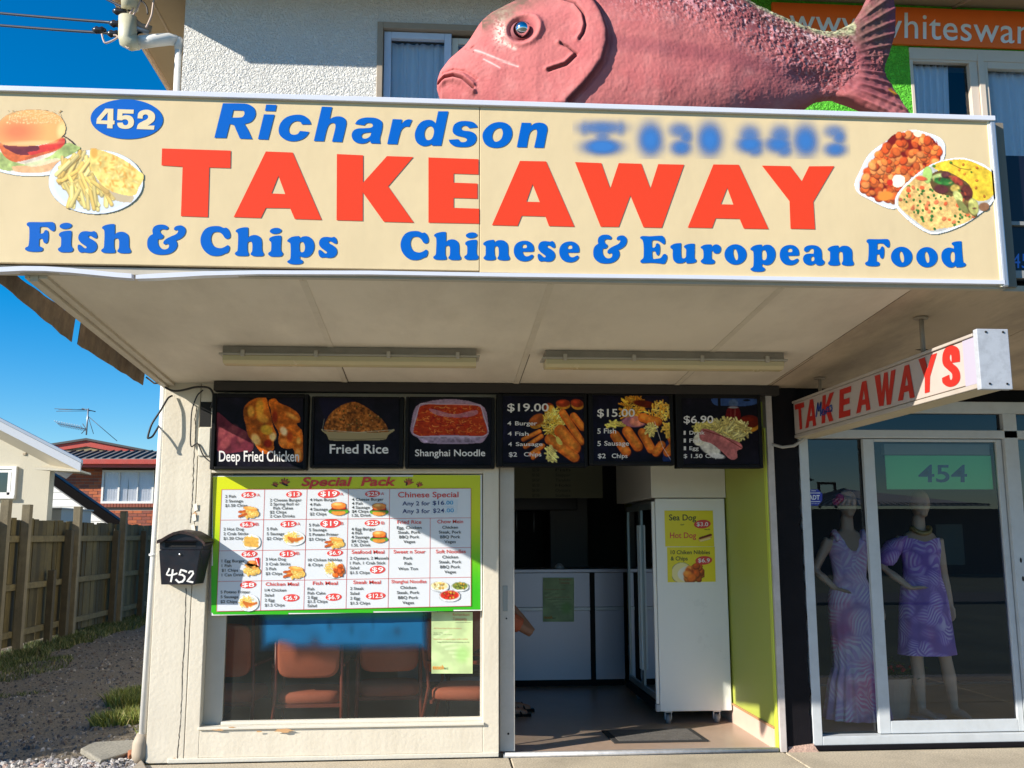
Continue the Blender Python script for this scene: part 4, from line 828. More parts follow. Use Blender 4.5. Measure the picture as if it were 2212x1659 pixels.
# bottom trim: bent and sprung on the left, straight on the right
def strip(pts, h=11.5, name='bottom_trim'):
    g = G(); n = len(pts)
    for i, (x, y, hh) in enumerate(pts):
        a = W(x, y, YF-.012); b = W(x, y+hh, YF-.012); g.v += [tuple(a), tuple(b), (b[0], b[1]+.05, b[2]), (a[0], a[1]+.05, a[2])]
    for i in range(n-1):
        k = 4*i
        for j in range(4): g.f.append((k+j, k+(j+1) % 4, k+4+(j+1) % 4, k+4+j))
    g.f += [(0, 3, 2, 1), (4*n-4, 4*n-3, 4*n-2, 4*n-1)]
    return put(name, g, M_trimw, sgn)
strip([(-60, 583, 9), (0, 577, 10), (50, 574.5, 10), (95, 575, 10), (150, 578.5, 10), (200, 583.5, 10), (250, 588.5, 10), (284, 591, 10)])
strip([(293, 594, 8), (330, 591, 10), (380, 588.5, 10), (440, 586, 9), (560, 584, 8), (800, 584.5, 8), (1100, 589.5, 8), (1500, 594, 8), (1850, 600, 8.5), (2172, 605, 8.5)])
M_blue = mat('sign_blue', (.001, .115, .50), .35, spec=.3); M_red = mat('sign_red', (.80, .055, .015), .35, spec=.3)
fs = lambda x, y: W(x, y, YF-.0025); fs2 = lambda x, y: W(x, y, YF-.004)
R1 = lambda z: (S2(z[0]/1.8436), S2(z[1]/1.8436)); R2 = lambda z: (S2(1000+z[0]/1.8433), S2(z[1]/1.8433)); R3 = lambda z: (S2(2164+z[0]/1.8436), S2(z[1]/1.8436))
def tr(c, R): return [(*R(p), *p[2:]) for p in c]
L_ = [(R1, [[(952, 872), (1356, 885), (1354, 988), (1230, 984), (1222, 1276), (1063, 1270), (1073, 980), (949, 972)]]),
      (R1, [[(1562, 890), (1720, 896), (1890, 1292), (1732, 1287), (1705, 1224), (1562, 1222), (1533, 1281), (1373, 1276)], [(1636, 1033), (1676, 1140), (1595, 1137)]]),
      (R2, [[(136, 905), (290, 912), (290, 1073), (430, 917), (585, 922), (437, 1095), (588, 1308), (412, 1303), (288, 1130), (288, 1298), (134, 1294)]]),
      (R2, [[(674, 925), (968, 935), (968, 1025), (822, 1020), (822, 1073), (962, 1078), (962, 1167), (822, 1163), (822, 1221), (972, 1226), (972, 1314), (674, 1308)]]),
      (R2, [[(1212, 945), (1365, 948), (1532, 1332), (1382, 1328), (1362, 1272), (1222, 1268), (1198, 1327), (1047, 1323)], [(1286, 1082), (1328, 1187), (1250, 1185)]]),
      (R2, [[(1535, 952), (1690, 958), (1742, 1108), (1792, 958), (1925, 962), (1978, 1108), (2024, 964), (2176, 967), (2045, 1338), (1938, 1336), (1860, 1148), (1792, 1333), (1686, 1332)]]),
      (R3, [[(203, 966), (352, 968), (527, 1346), (381, 1343), (357, 1286), (216, 1283), (195, 1340), (52, 1337)], [(284, 1103), (320, 1202), (246, 1200)]]),
      (R3, [[(488, 973), (655, 976), (722, 1065), (765, 977), (913, 976), (790, 1185), (800, 1347), (656, 1344), (650, 1182)]])]
for R, cs in L_:
    g = G(); pmesh(g, [tr(c, R) for c in cs], fs); put('red_letter', g, M_red, sgn)
K1 = lambda z: (S2(660+z[0]/3.8138), S2(310+z[1]/3.8138)); K2 = lambda z: (S2(1220+z[0]/3.95), S2(330+z[1]/3.95)); s = 1
RI = [(K1, [[(192, 72, s), (430, 75), (500, 85), (565, 125), (590, 190), (575, 250), (530, 300), (455, 325, s), (500, 400), (548, 508, s), (400, 503, s), (350, 390), (325, 340), (275, 325, s), (232, 495, s), (88, 493, s)], [(318, 158, s), (400, 160), (440, 165), (455, 195), (435, 235), (400, 245), (298, 247, s)]]),
      (K1, [[(718, 88, s), (845, 92, s), (830, 170, s), (703, 165, s)]]), (K1, [[(690, 207, s), (820, 210, s), (742, 515, s), (618, 510, s)]]),
      (K1, [[(1262, 330, s), (1150, 330, s), (1140, 305), (1105, 290), (1060, 295), (1015, 330), (992, 390), (1005, 435), (1050, 455), (1100, 445), (1130, 408, s), (1243, 420, s), (1200, 480), (1130, 520), (1040, 535), (950, 515), (885, 460), (870, 390), (895, 310), (960, 245), (1050, 215), (1150, 215), (1220, 250), (1255, 300)]]),
      (K1, [[(1395, 113, s), (1520, 118, s), (1488, 268, s), (1540, 240), (1610, 232), (1670, 255), (1692, 300), (1685, 360), (1640, 545, s), (1518, 540, s), (1560, 365), (1555, 325), (1520, 312), (1480, 335), (1455, 390), (1420, 535, s), (1297, 532, s)]]),
      (K1, [[(1797, 325, s), (1830, 280), (1890, 252), (1970, 245), (2060, 255), (2120, 290), (2132, 340), (2120, 420), (2100, 500), (2105, 563, s), (1990, 560, s), (1980, 525, s), (1930, 555), (1860, 562), (1790, 535), (1758, 470), (1775, 410), (1830, 380), (1920, 375), (2000, 365), (2015, 340), (1990, 315), (1950, 312), (1925, 325), (1910, 342, s)], [(1995, 425, s), (1985, 465), (1950, 495), (1910, 502), (1880, 485), (1880, 455), (1910, 435)]]),
      (K2, [[(125, 195, s), (242, 200, s), (232, 262, s), (270, 220), (320, 198), (370, 205, s), (332, 292, s), (280, 292), (235, 330), (210, 400), (182, 513, s), (55, 510, s)]]),
      (K2, [[(698, 97, s), (825, 97, s), (735, 530, s), (618, 530, s), (622, 505, s), (570, 530), (500, 533), (430, 490), (403, 400), (425, 310), (480, 235), (560, 205), (630, 215), (665, 252, s)], [(522, 390), (540, 320), (590, 283), (635, 310), (645, 360), (625, 430), (590, 458), (545, 450)]]),
      (K2, [[(1193, 300, s), (1085, 310, s), (1060, 285), (1020, 280), (990, 300), (990, 320), (1020, 340), (1100, 350), (1160, 380), (1180, 440), (1155, 500), (1090, 540), (990, 548), (900, 535), (850, 500), (830, 455, s), (952, 448, s), (980, 480), (1020, 485), (1055, 470), (1055, 445), (1020, 425), (940, 405), (890, 375), (880, 320), (905, 260), (970, 225), (1060, 220), (1140, 235), (1180, 270)]]),
      (K2, [[(1630, 370), (1590, 270), (1480, 232), (1360, 260), (1270, 350), (1257, 430), (1300, 520), (1400, 557), (1520, 540), (1600, 470)], [(1510, 355), (1490, 315), (1450, 310), (1400, 345), (1377, 410), (1395, 465), (1435, 480), (1485, 450), (1508, 400)]]),
      (K2, [[(1748, 240, s), (1867, 243, s), (1860, 285, s), (1910, 250), (1980, 240), (2050, 262), (2072, 320), (2060, 390), (2028, 557, s), (1905, 555, s), (1942, 380), (1935, 330), (1905, 325), (1865, 350), (1840, 400), (1812, 552, s), (1687, 550, s)]])]
for i, (R, cs) in enumerate(RI):
    if i == 2: continue
    g = G(); pmesh(g, [smooth_closed(tr(c, R)) for c in cs], fs)
    if i == 1: pmesh(g, [smooth_closed(tr(RI[2][1][0], K1))], fs)
    put('blue_letter', g, M_blue, sgn)
# round-serif line
GL = {
 'F': ((110, 98, 640, 622), [[(160, 105), (205, 98), (400, 100), (590, 98), (620, 115), (640, 180), (630, 245), (595, 258), (560, 240), (500, 190), (430, 180), (378, 190), (372, 230), (368, 298, s), (410, 300), (440, 280), (455, 248), (485, 238), (512, 260), (522, 340), (512, 430), (490, 468), (460, 472), (435, 450), (420, 405), (390, 388), (362, 400), (356, 450), (360, 525), (395, 535), (422, 560), (415, 600), (370, 618), (260, 622), (160, 610), (112, 585), (115, 550), (160, 525), (175, 480), (185, 350), (180, 190), (150, 165), (138, 135)]]),
 'i': ((690, 107, 957, 632), [ell(825, 165, 108, 55, -5), [(705, 320), (720, 290), (770, 265), (850, 250), (925, 250, s), (930, 300), (922, 420), (925, 520), (955, 565), (955, 595), (920, 625), (825, 632), (730, 625), (690, 590), (695, 560), (735, 530), (745, 450), (740, 370), (715, 345)]]),
 's': ((1035, 258, 1380, 642), [[(1050, 400), (1055, 330), (1100, 275), (1180, 258), (1280, 268), (1330, 258), (1360, 285), (1380, 340), (1375, 375), (1350, 385), (1310, 370), (1270, 345), (1235, 338), (1222, 355), (1240, 378), (1300, 410), (1350, 450), (1378, 510), (1370, 570), (1320, 625), (1240, 642), (1150, 632), (1085, 635), (1050, 600), (1035, 540), (1045, 500), (1080, 498), (1120, 530), (1160, 558), (1190, 555), (1190, 535), (1150, 505), (1090, 460)]]),
 'h': ((1450, 132, 1975, 650), [[(1465, 200), (1480, 175), (1530, 150), (1620, 132), (1690, 132, s), (1692, 200), (1690, 320, s), (1730, 285), (1800, 268), (1870, 280), (1920, 320), (1940, 390), (1942, 520), (1955, 570), (1975, 605), (1960, 640), (1880, 650), (1790, 645), (1738, 620), (1740, 595), (1762, 560), (1768, 480), (1765, 420), (1745, 390), (1715, 385), (1685, 400), (1678, 480), (1682, 560), (1700, 600), (1695, 635), (1650, 645), (1560, 645), (1480, 635), (1450, 605), (1460, 580), (1495, 550), (1505, 450), (1510, 300), (1500, 235), (1475, 218)]]),
 '&': ((178, 95, 932, 688), [[(590, 165), (580, 135), (530, 105), (450, 95), (360, 110), (300, 155), (280, 220), (290, 280, s), (230, 320), (190, 380), (178, 460), (190, 550), (250, 630), (340, 675), (480, 688), (620, 665), (720, 600), (765, 520), (762, 450), (740, 410, s), (830, 370), (900, 310), (932, 230), (920, 165), (870, 120), (800, 112), (730, 135), (702, 175), (712, 205), (745, 205), (775, 205), (780, 240), (740, 285), (650, 325), (560, 370), (505, 420), (495, 460), (520, 488), (550, 480), (590, 480), (605, 510), (590, 555), (530, 582), (460, 565), (405, 510), (385, 440), (392, 385, s), (440, 382), (480, 365), (500, 325), (485, 295), (450, 270), (430, 235), (440, 205), (480, 188), (560, 195)]]),
 'C': ((1222, 125, 1808, 712), [[(1600, 130), (1680, 162), (1720, 155), (1755, 175), (1790, 230), (1808, 310), (1790, 360), (1740, 378), (1700, 360), (1660, 300), (1600, 252), (1540, 240), (1470, 260), (1430, 340), (1435, 430), (1480, 510), (1560, 552), (1640, 555), (1710, 525), (1755, 500), (1785, 520), (1790, 570), (1760, 640), (1700, 665), (1620, 700), (1520, 712), (1400, 690), (1300, 610), (1240, 510), (1222, 400), (1245, 290), (1310, 190), (1400, 140), (1500, 125)]]),
 'p': ((935, 292, 1530, 918), [[(935, 400), (950, 370), (1010, 325), (1100, 298), (1205, 292, s), (1215, 350, s), (1260, 310), (1340, 295), (1420, 310), (1490, 370), (1530, 470), (1525, 580), (1480, 680), (1410, 745), (1330, 765), (1260, 755), (1215, 740, s), (1215, 790), (1260, 820), (1285, 855), (1270, 890), (1210, 912), (1110, 918), (1000, 905), (940, 870), (945, 840), (995, 805), (1010, 740), (1010, 500), (990, 435), (950, 420)], [(1205, 540), (1210, 450), (1240, 420), (1285, 430), (1320, 490), (1325, 570), (1300, 635), (1255, 650), (1215, 625)]]),
 'n': ((245, 210, 768, 615), [[(245, 290), (265, 260), (330, 225), (430, 210), (460, 215), (468, 272, s), (510, 230), (580, 215), (660, 230), (715, 280), (735, 350), (738, 500), (765, 560), (755, 600), (700, 615), (600, 612), (530, 590), (528, 560), (548, 520), (550, 420), (540, 360), (510, 335), (475, 345), (465, 400), (472, 510), (490, 560), (485, 590), (440, 610), (340, 612), (270, 595), (252, 565), (262, 545), (290, 510), (295, 420), (290, 335), (255, 310)]]),
 'e': ((845, 228, 1240, 632), [[(1235, 430), (1240, 380), (1215, 300), (1150, 245), (1050, 228), (940, 255), (870, 320), (845, 420), (865, 520), (930, 600), (1040, 632), (1140, 618), (1210, 570), (1230, 525), (1210, 500), (1180, 505), (1130, 530), (1080, 530), (1035, 495), (1015, 445, s), (1130, 445), (1215, 442)], [(1010, 365), (1015, 320), (1050, 298), (1095, 320), (1100, 360), (1080, 372), (1030, 372)]]),
 'E': ((118, 65, 617, 588), [[(118, 100), (150, 72), (300, 75), (520, 65), (560, 90), (582, 150), (578, 210), (550, 222), (510, 195), (450, 158), (390, 148), (345, 158), (335, 220), (345, 280), (385, 282), (405, 250), (415, 215), (445, 205), (475, 230), (487, 310), (475, 400), (445, 432), (420, 410), (405, 370), (375, 352), (345, 360), (342, 420), (358, 490), (430, 490), (500, 475), (545, 415), (580, 402), (615, 430), (615, 500), (575, 580), (540, 588), (440, 575), (300, 568), (140, 570), (122, 540), (140, 510), (175, 480), (185, 400), (180, 220), (160, 145), (128, 120)]]),
 'u': ((678, 200, 1163, 580), [[(678, 270), (700, 240), (770, 210), (880, 200, s), (878, 300), (880, 430), (895, 475), (935, 485), (965, 460), (970, 400), (970, 320), (935, 280), (935, 255), (990, 225), (1060, 212), (1130, 212, s), (1130, 350), (1130, 480), (1160, 510), (1155, 550), (1090, 575), (980, 580, s), (965, 540, s), (910, 570), (850, 578), (780, 565), (735, 510), (722, 430), (720, 320), (690, 300)]]),
 'r': ((1240, 225, 1618, 592), [[(1240, 285), (1265, 255), (1330, 230), (1440, 225, s), (1455, 275, s), (1480, 240), (1540, 225), (1600, 255), (1618, 315), (1595, 375), (1545, 398), (1490, 385), (1455, 345), (1445, 400), (1450, 490), (1490, 515), (1505, 550), (1480, 585), (1380, 592), (1280, 580), (1242, 545), (1255, 515), (1290, 480), (1290, 350), (1270, 310)]]),
 'o': ((1683, 223, 2093, 603), [ell(1888, 413, 205, 190), ell(1890, 415, 40, 106, -12)]),
 'a': ((1045, 240, 1445, 618), [[(1062, 325), (1075, 285), (1130, 250), (1230, 240), (1320, 260), (1375, 310), (1395, 390), (1400, 490), (1425, 520), (1445, 540), (1430, 590), (1370, 618), (1310, 612), (1265, 580, s), (1215, 610), (1150, 610), (1080, 580), (1045, 510), (1060, 440), (1120, 400), (1240, 398, s), (1245, 340), (1220, 305), (1180, 315), (1150, 350), (1105, 368), (1070, 350)], [(1190, 495), (1200, 460), (1230, 450), (1252, 470), (1252, 520), (1225, 538), (1198, 525)]]),
 'd': ((1600, 175, 2082, 690), [[(1800, 225), (1820, 200), (1890, 180), (1995, 175, s), (2005, 350), (2030, 585), (2060, 600), (2082, 630), (2060, 665), (1980, 688), (1890, 688, s), (1875, 655, s), (1830, 685), (1760, 690), (1680, 650), (1620, 570), (1600, 470), (1620, 380), (1680, 320), (1760, 300), (1845, 320, s), (1842, 270), (1815, 250)], [(1775, 500), (1785, 410), (1815, 380), (1855, 410), (1865, 490), (1855, 570), (1830, 592), (1795, 570)]])}
LI = [('F', 79.9, 175.7, 707.7, 802.5), ('i', 184.8, 233.1, 709.3, 804.3), ('s', 247.2, 309.5, 736.6, 806.1), ('h', 322.2, 417.1, 713.9, 807.5), ('&', 469, 591.7, 715.5, 812), ('C', 638.9, 734.3, 720.3, 815.9), ('h', 748.4, 840.8, 724.4, 817), ('i', 855, 901.5, 725.5, 818.2), ('p', 915.3, 1001.3, 752.2, 842.8), ('s', 1014.6, 1074.4, 754.8, 822.1),
      ('C', 1276.7, 1366.2, 736.2, 829), ('h', 1380.8, 1469.3, 738.9, 829), ('i', 1480, 1525, 740, 828.5), ('n', 1539.9, 1625, 764.2, 830), ('e', 1637.5, 1701.8, 767.1, 832.9), ('s', 1713.5, 1769.4, 768.2, 834.2), ('e', 1782.4, 1846.4, 769.4, 836.1), ('&', 1890.8, 1998.2, 747.6, 839.8), ('E', 2040.3, 2126, 751.2, 841), ('u', 2136.5, 2219.8, 774.4, 839.6), ('r', 2233, 2298, 778.7, 841.7), ('o', 2309, 2379.6, 778.3, 843.6), ('p', 2391.7, 2471.4, 779.2, 866.3), ('e', 2485.1, 2547, 780.4, 845.1), ('a', 2559.5, 2628.2, 781.2, 846.2), ('n', 2637.7, 2721.9, 782.1, 846.9), ('F', 2757.6, 2836, 762, 848.7), ('o', 2839.6, 2908.1, 786.1, 850.7), ('o', 2920.3, 2988.5, 787.2, 852), ('d', 3000.4, 3078.9, 768.5, 852.3)]
for ch, x0, x1, y0, y1 in LI:
    (a, b, c, d), cs = GL[ch]; R = lambda z: (S2(x0+(z[0]-a)/(c-a)*(x1-x0)), S2(y0+(z[1]-b)/(d-b)*(y1-y0)))
    g = G(); pmesh(g, [[R(p) for p in (smooth_closed(q) if len(q[0]) == 2 and len(q) != 28 or len(q[0]) > 2 else q)] for q in cs], fs); put('blue_letter', g, M_blue, sgn)
# number badge
g = G(); pmesh(g, [[R1(p) for p in ell(745, 700, 213, 117, 1.5, 48)]], fs); put('number_badge', g, M_blue, sgn)
K7 = lambda z: (S2(z[0]/4.483), S2(330+z[1]/4.483)); g = G()
pmesh(g, [[K7(p) for p in [(1505, 72), (1620, 75), (1618, 243), (1638, 243), (1635, 297), (1610, 297), (1608, 355), (1530, 352), (1532, 295), (1375, 288), (1385, 215)]], [K7(p) for p in [(1540, 125), (1535, 243), (1440, 240)]]], fs2)
pmesh(g, [[(K7(p)) for p in smooth_closed([(1682, 80, s), (1912, 88, s), (1908, 145, s), (1750, 140, s), (1748, 175, s), (1800, 165), (1870, 180), (1910, 230), (1905, 310), (1860, 350), (1790, 362), (1710, 345), (1680, 310), (1678, 275, s), (1752, 272, s), (1765, 300), (1800, 310), (1828, 290), (1830, 250), (1805, 228), (1765, 228), (1745, 240, s), (1672, 235, s)])]], fs2)
pmesh(g, [[R1(p) for p in smooth_closed([(808, 695, s), (815, 662), (845, 646), (880, 648), (908, 670), (908, 705), (888, 725), (868, 738, s), (908, 738, s), (905, 762, s), (803, 758, s), (812, 730), (840, 712), (866, 698), (870, 680), (855, 672), (840, 680), (838, 697, s)])]], fs2)
put('badge_number', g, mat('badge_cream', (.78, .64, .38), .35), sgn)
# blurred phone number print: only soft blue patches can be read
KB = lambda x, y: W(S2(1820+x/2.4578), S2(370+y/2.4578), YF-.0022)
P = Pic(10, 5, 2190, 335, 420); m = np.zeros(P.X.shape)
def gb_(x, y, rx, ry, k=1., rot=0):
    r = math.radians(rot); dx, dy = P.X-x, P.Y-y; u = dx*math.cos(r)+dy*math.sin(r); v = -dx*math.sin(r)+dy*math.cos(r); d = (u/rx/1.12)**2+(v/ry/1.12)**2; return k*np.exp(-d**1.35)
for a in [(245, 240, 135, 55, .95), (240, 90, 170, 50, .6), (110, 95, 45, 55, .45), (385, 95, 45, 55, .45), (245, 165, 60, 80, .5), (620, 180, 85, 115, .85), (660, 235, 70, 60, .4), (850, 110, 80, 55, .55), (900, 160, 50, 60, .6), (860, 245, 75, 55, .75), (1085, 180, 85, 115, .85), (1130, 235, 60, 60, .35), (1400, 150, 75, 75, .6), (1400, 220, 95, 60, .8), (1440, 260, 60, 50, .6), (1640, 150, 75, 75, .6), (1620, 220, 95, 60, .75), (1670, 265, 60, 50, .6), (1835, 190, 85, 110, .8), (1880, 240, 60, 60, .4), (2060, 120, 75, 50, .5), (2100, 165, 50, 60, .6), (2070, 260, 80, 50, .75)]: m = np.maximum(m, gb_(*a))*.85+np.minimum(1, m+gb_(*a))*.15
P.a = np.clip(m*1.15, 0, 1); P.c[:] = (.24, .47, .74)
put('blurred_phone_number', P.mesh('blurred_phone_number', KB, keep_alpha=True), printmat('soft_blue_print', .4, alpha=True), sgn)
# food pictures on the sign
def fpic(name, cr, x0, y0, x1, y1, n, fn, off=-.0025):
    P = Pic(x0, y0, x1, y1, n, seed=len(name)); fn(P); return put(name, P.mesh(name, lambda x, y: W(*cr((x, y)), YF+off), .5), printmat('glossy_sign_print', .3), sgn)
def burger(P):
    P.e(460, 780, 700, 262, (.93, .94, .95)); P.e(460, 770, 640, 225, (.88, .80, .72), soft=20)
    P.p([(-20, 700), (60, 720), (300, 860), (700, 760), (960, 560), (1090, 600), (1150, 640), (900, 790), (500, 880), (300, 930), (100, 960), (-30, 900)], (.68, .74, .44)); M = P.mask_poly([(-20, 700), (300, 860), (960, 560), (1150, 640), (900, 790), (300, 950), (-30, 900)]); P.noise(.3, 12, 4, M)
    P.p([(180, 900), (500, 880), (860, 800), (700, 960), (400, 990), (200, 960)], (.93, .72, .52)); P.p([(350, 860), (800, 780), (860, 800), (500, 905)], (.93, .91, .75), .7)
    P.p([(0, 560), (200, 640), (600, 600), (900, 480), (930, 560), (850, 650), (600, 740), (240, 835), (120, 800), (20, 690)], (.85, .42, .22)); M = P.mask_poly([(0, 560), (900, 480), (930, 560), (600, 740), (240, 835), (20, 690)]); P.noise(.3, 14, 5, M)
    P.p([(50, 590), (300, 610), (600, 620), (560, 700), (300, 735), (150, 680)], (.45, .18, .2)); P.p([(560, 600), (800, 560), (890, 490), (925, 540), (880, 620), (600, 700), (400, 715), (560, 660)], (.86, .25, .2)); P.noise(.12, 8, 2)
    P.p([(0, 250), (120, 150), (300, 95), (480, 85), (700, 110), (850, 180), (930, 290), (935, 400), (890, 470), (750, 545), (500, 600), (200, 605), (30, 575), (-30, 480), (-30, 300)], (.96, .70, .42))
    P.e(250, 400, 260, 150, (.93, .5, .32), 0, soft=200, al=.9); P.e(880, 380, 60, 110, (.99, .88, .6), 10, soft=50, al=.8); P.e(450, 565, 380, 30, (.99, .85, .6), -2, soft=30, al=.6)
    r = np.random.default_rng(2)
    for _ in range(190):
        x, y = r.uniform(100, 880), r.uniform(95, 290); P.e(x, y, 13, 8, (.98, .86, .62), r.random()*180, al=.85); P.e(x+5, y+8, 11, 4, (.8, .5, .28), 0, al=.5)
    P.l([(905, 462), (980, 505), (1070, 585)], 18, (.28, .2, .2)); P.l([(110, 165), (300, 95), (500, 82), (700, 100)], 5, (.5, .35, .2))
def fishchips(P):
    P.e(1370, 1120, 680, 462, (.9, .93, .98)); P.e(1370, 1130, 590, 400, (.86, .88, .9), soft=14)
    chips(P, 50, 1100, 960, 230, 180, 260, 50, [(.93, .80, .48), (.95, .85, .55), (.88, .72, .38)], 3, 130); chips(P, 34, 1260, 1260, 330, 150, 260, 52, [(.94, .84, .52), (.9, .76, .42)], 5, 75)
    q = [(1290, 650), (1400, 655), (1600, 720), (1800, 820), (1980, 960), (2060, 1040), (1980, 1210), (1930, 1310), (1700, 1290), (1500, 1200), (1370, 1050), (1300, 900)]
    P.p([(1310, 900), (1400, 1100), (1560, 1230), (1900, 1310), (1860, 1420), (1500, 1300)], (.75, .6, .35), .6); P.p(q, (.97, .84, .48)); M = P.mask_poly(smooth_closed(q, 5)); P.noise(.22, 14, 5, M); P.noise(.14, 5, 8, M)
    r = np.random.default_rng(5)
    for _ in range(70):
        x, y = r.uniform(1400, 1950), r.uniform(760, 1260); i = int((y-P.y0)/(P.y1-P.y0)*(P.ny-1)); j = int((x-P.x0)/(P.x1-P.x0)*(P.nx-1))
        if M[min(i, P.ny-1), min(j, P.nx-1)] > .5: P.e(x, y, 30, 13, [(.9, .62, .25), (1, .93, .65), (.86, .55, .2)][r.integers(3)], r.random()*180, soft=16, al=.6)
    P.e(1345, 700, 50, 90, (.9, .68, .32), soft=30)
fpic('burger_picture', K7, -60, 70, 1180, 1060, 150, burger); fpic('fish_and_chips_picture', K7, 670, 640, 2080, 1600, 150, fishchips, -.004)
KF = lambda z: (S2(2690+z[0]/4.096), S2(400+z[1]/4.096))
def nuggets(P):
    q = [(780, 75), (900, 50), (1100, 95), (1260, 160), (1325, 260), (1310, 430), (1200, 600), (900, 900), (700, 1080), (560, 1080), (350, 980), (180, 880), (135, 760), (200, 600), (320, 380), (550, 200)]
    P.p(q, (.95, .96, .98)); q2 = [(780, 100), (900, 78), (1090, 120), (1235, 180), (1295, 270), (1280, 430), (1170, 590), (880, 880), (690, 1045), (560, 1045), (370, 950), (210, 860), (170, 760), (230, 610), (345, 400), (560, 225)]
    P.p(q2, (.88, .88, .9)); P.p([(300, 860), (560, 980), (700, 960), (1000, 700), (1250, 480), (1200, 200), (1230, 300), (900, 700), (560, 900)], (.62, .18, .12), .8)
    in_ = [(690, 100), (900, 120), (1130, 150), (1240, 300), (1250, 460), (1000, 600), (850, 700), (640, 960), (430, 950), (220, 840), (240, 660), (400, 420), (540, 230)]
    P.p(in_, (.5, .12, .06)); blobs(P, 230, in_, 30, 62, [(.95, .5, .22), (.9, .42, .17), (.85, .34, .13), (.97, .58, .3)], 3, .6, 1.15)
    P.p([(660, 655), (780, 665), (790, 760), (720, 805), (640, 780)], (.98, .95, .85)); P.e(960, 110, 55, 40, (.97, .93, .8), 20); P.e(600, 745, 40, 40, (.85, .22, .12)); P.e(540, 920, 105, 62, (.96, .58, .22), -10, soft=20)
def ricetray(P):
    q = [(1480, 415), (1650, 440), (1850, 520), (2010, 660), (2040, 780), (1960, 980), (1760, 1170), (1500, 1330), (1200, 1425), (1080, 1400), (900, 1290), (700, 1100), (660, 1000), (700, 880), (880, 690), (1150, 500)]
    P.p(q, (.95, .96, .97)); q2 = [(1480, 440), (1640, 465), (1830, 540), (1980, 670), (2010, 780), (1930, 960), (1740, 1150), (1480, 1300), (1210, 1395), (1090, 1370), (930, 1270), (735, 1090), (695, 1000), (735, 890), (900, 710), (1160, 520)]
    P.p(q2, (.80, .79, .76)); rc = [(850, 760), (1000, 650), (1200, 760), (1500, 900), (1650, 1080), (1700, 1190), (1480, 1310), (1240, 1350), (1120, 1370), (930, 1240), (730, 1070), (710, 980), (760, 850)]
    P.p(rc, (.94, .76, .46)); M = P.mask_poly(smooth_closed(rc, 5)); P.noise(.22, 4, 5, M); P.noise(.18, 12, 6, M)
    eg = [(1160, 520), (1480, 440), (1640, 460), (1840, 550), (1960, 640), (2015, 780), (1960, 900), (1850, 980), (1680, 960), (1600, 820), (1400, 680), (1250, 600)]
    P.p(eg, (.95, .79, .22)); M2 = P.mask_poly(smooth_closed(eg, 5)); P.noise(.16, 8, 7, M2); P.noise(.1, 4, 9, M2)
    blobs(P, 60, rc, 12, 20, [(.2, .42, .15), (.25, .5, .2)], 8, .6, 1.2); blobs(P, 22, rc, 16, 32, [(.95, .42, .22), (.9, .5, .3)], 9, .8, 1.1); blobs(P, 14, eg, 10, 20, [(.3, .5, .15), (.85, .5, .15)], 11)
    P.l([(1400, 500), (1520, 560), (1640, 580), (1660, 570)], 10, (.5, .4, .1)); P.p([(1540, 700), (1640, 780), (1680, 960), (1740, 1190), (1650, 1150), (1500, 950), (1200, 870), (1120, 700), (1200, 600), (1340, 600)], (.42, .32, .16)); M3 = P.mask_poly([(1540, 700), (1680, 960), (1740, 1190), (1500, 950), (1120, 700), (1340, 600)]); P.noise(.5, 14, 3, M3)
    for (x, y, rx, ry, c, t) in ((1090, 640, 60, 110, (.72, .85, .45), 0), (1230, 660, 90, 30, (.75, .82, .5), -15), (1300, 730, 130, 45, (.25, .5, .2), 10), (1480, 720, 85, 42, (.75, .3, .2), 35), (1270, 830, 90, 55, (.4, .2, .18), 10), (1600, 870, 75, 95, (.42, .2, .14), -20), (1450, 820, 60, 50, (.85, .72, .35), 0), (1490, 930, 50, 90, (.85, .85, .5), -35), (1690, 1060, 65, 110, (.78, .76, .42), -10), (1830, 1060, 70, 55, (.6, .42, .28), 0), (1550, 1060, 40, 110, (.55, .55, .3), -40), (1010, 690, 70, 26, (.92, .4, .25), 8), (1330, 640, 60, 40, (.4, .22, .2), 0)):
        P.e(x+6, y+8, rx, ry, tuple(v*.5 for v in c), t, soft=14, al=.7); P.e(x, y, rx, ry, c, t, soft=16)
    P.noise(.35, 7, 19, M3, 2); r = np.random.default_rng(21)
    for _ in range(60):
        x, y = r.uniform(1120, 1760), r.uniform(600, 1180); i = int((y-P.y0)/(P.y1-P.y0)*(P.ny-1)); j = int((x-P.x0)/(P.x1-P.x0)*(P.nx-1))
        if M3[i, j] > .5: P.e(x, y, 26, 12, [(.3, .45, .18), (.75, .68, .4), (.4, .2, .14), (.8, .35, .2), (.2, .12, .08)][r.integers(5)], r.random()*180, soft=10, al=.75)
    P.noise(.12, 5, 13)
fpic('fried_chicken_picture', KF, 120, 40, 1340, 1100, 150, nuggets); fpic('fried_rice_picture', KF, 650, 405, 2055, 1435, 170, ricetray, -.004)
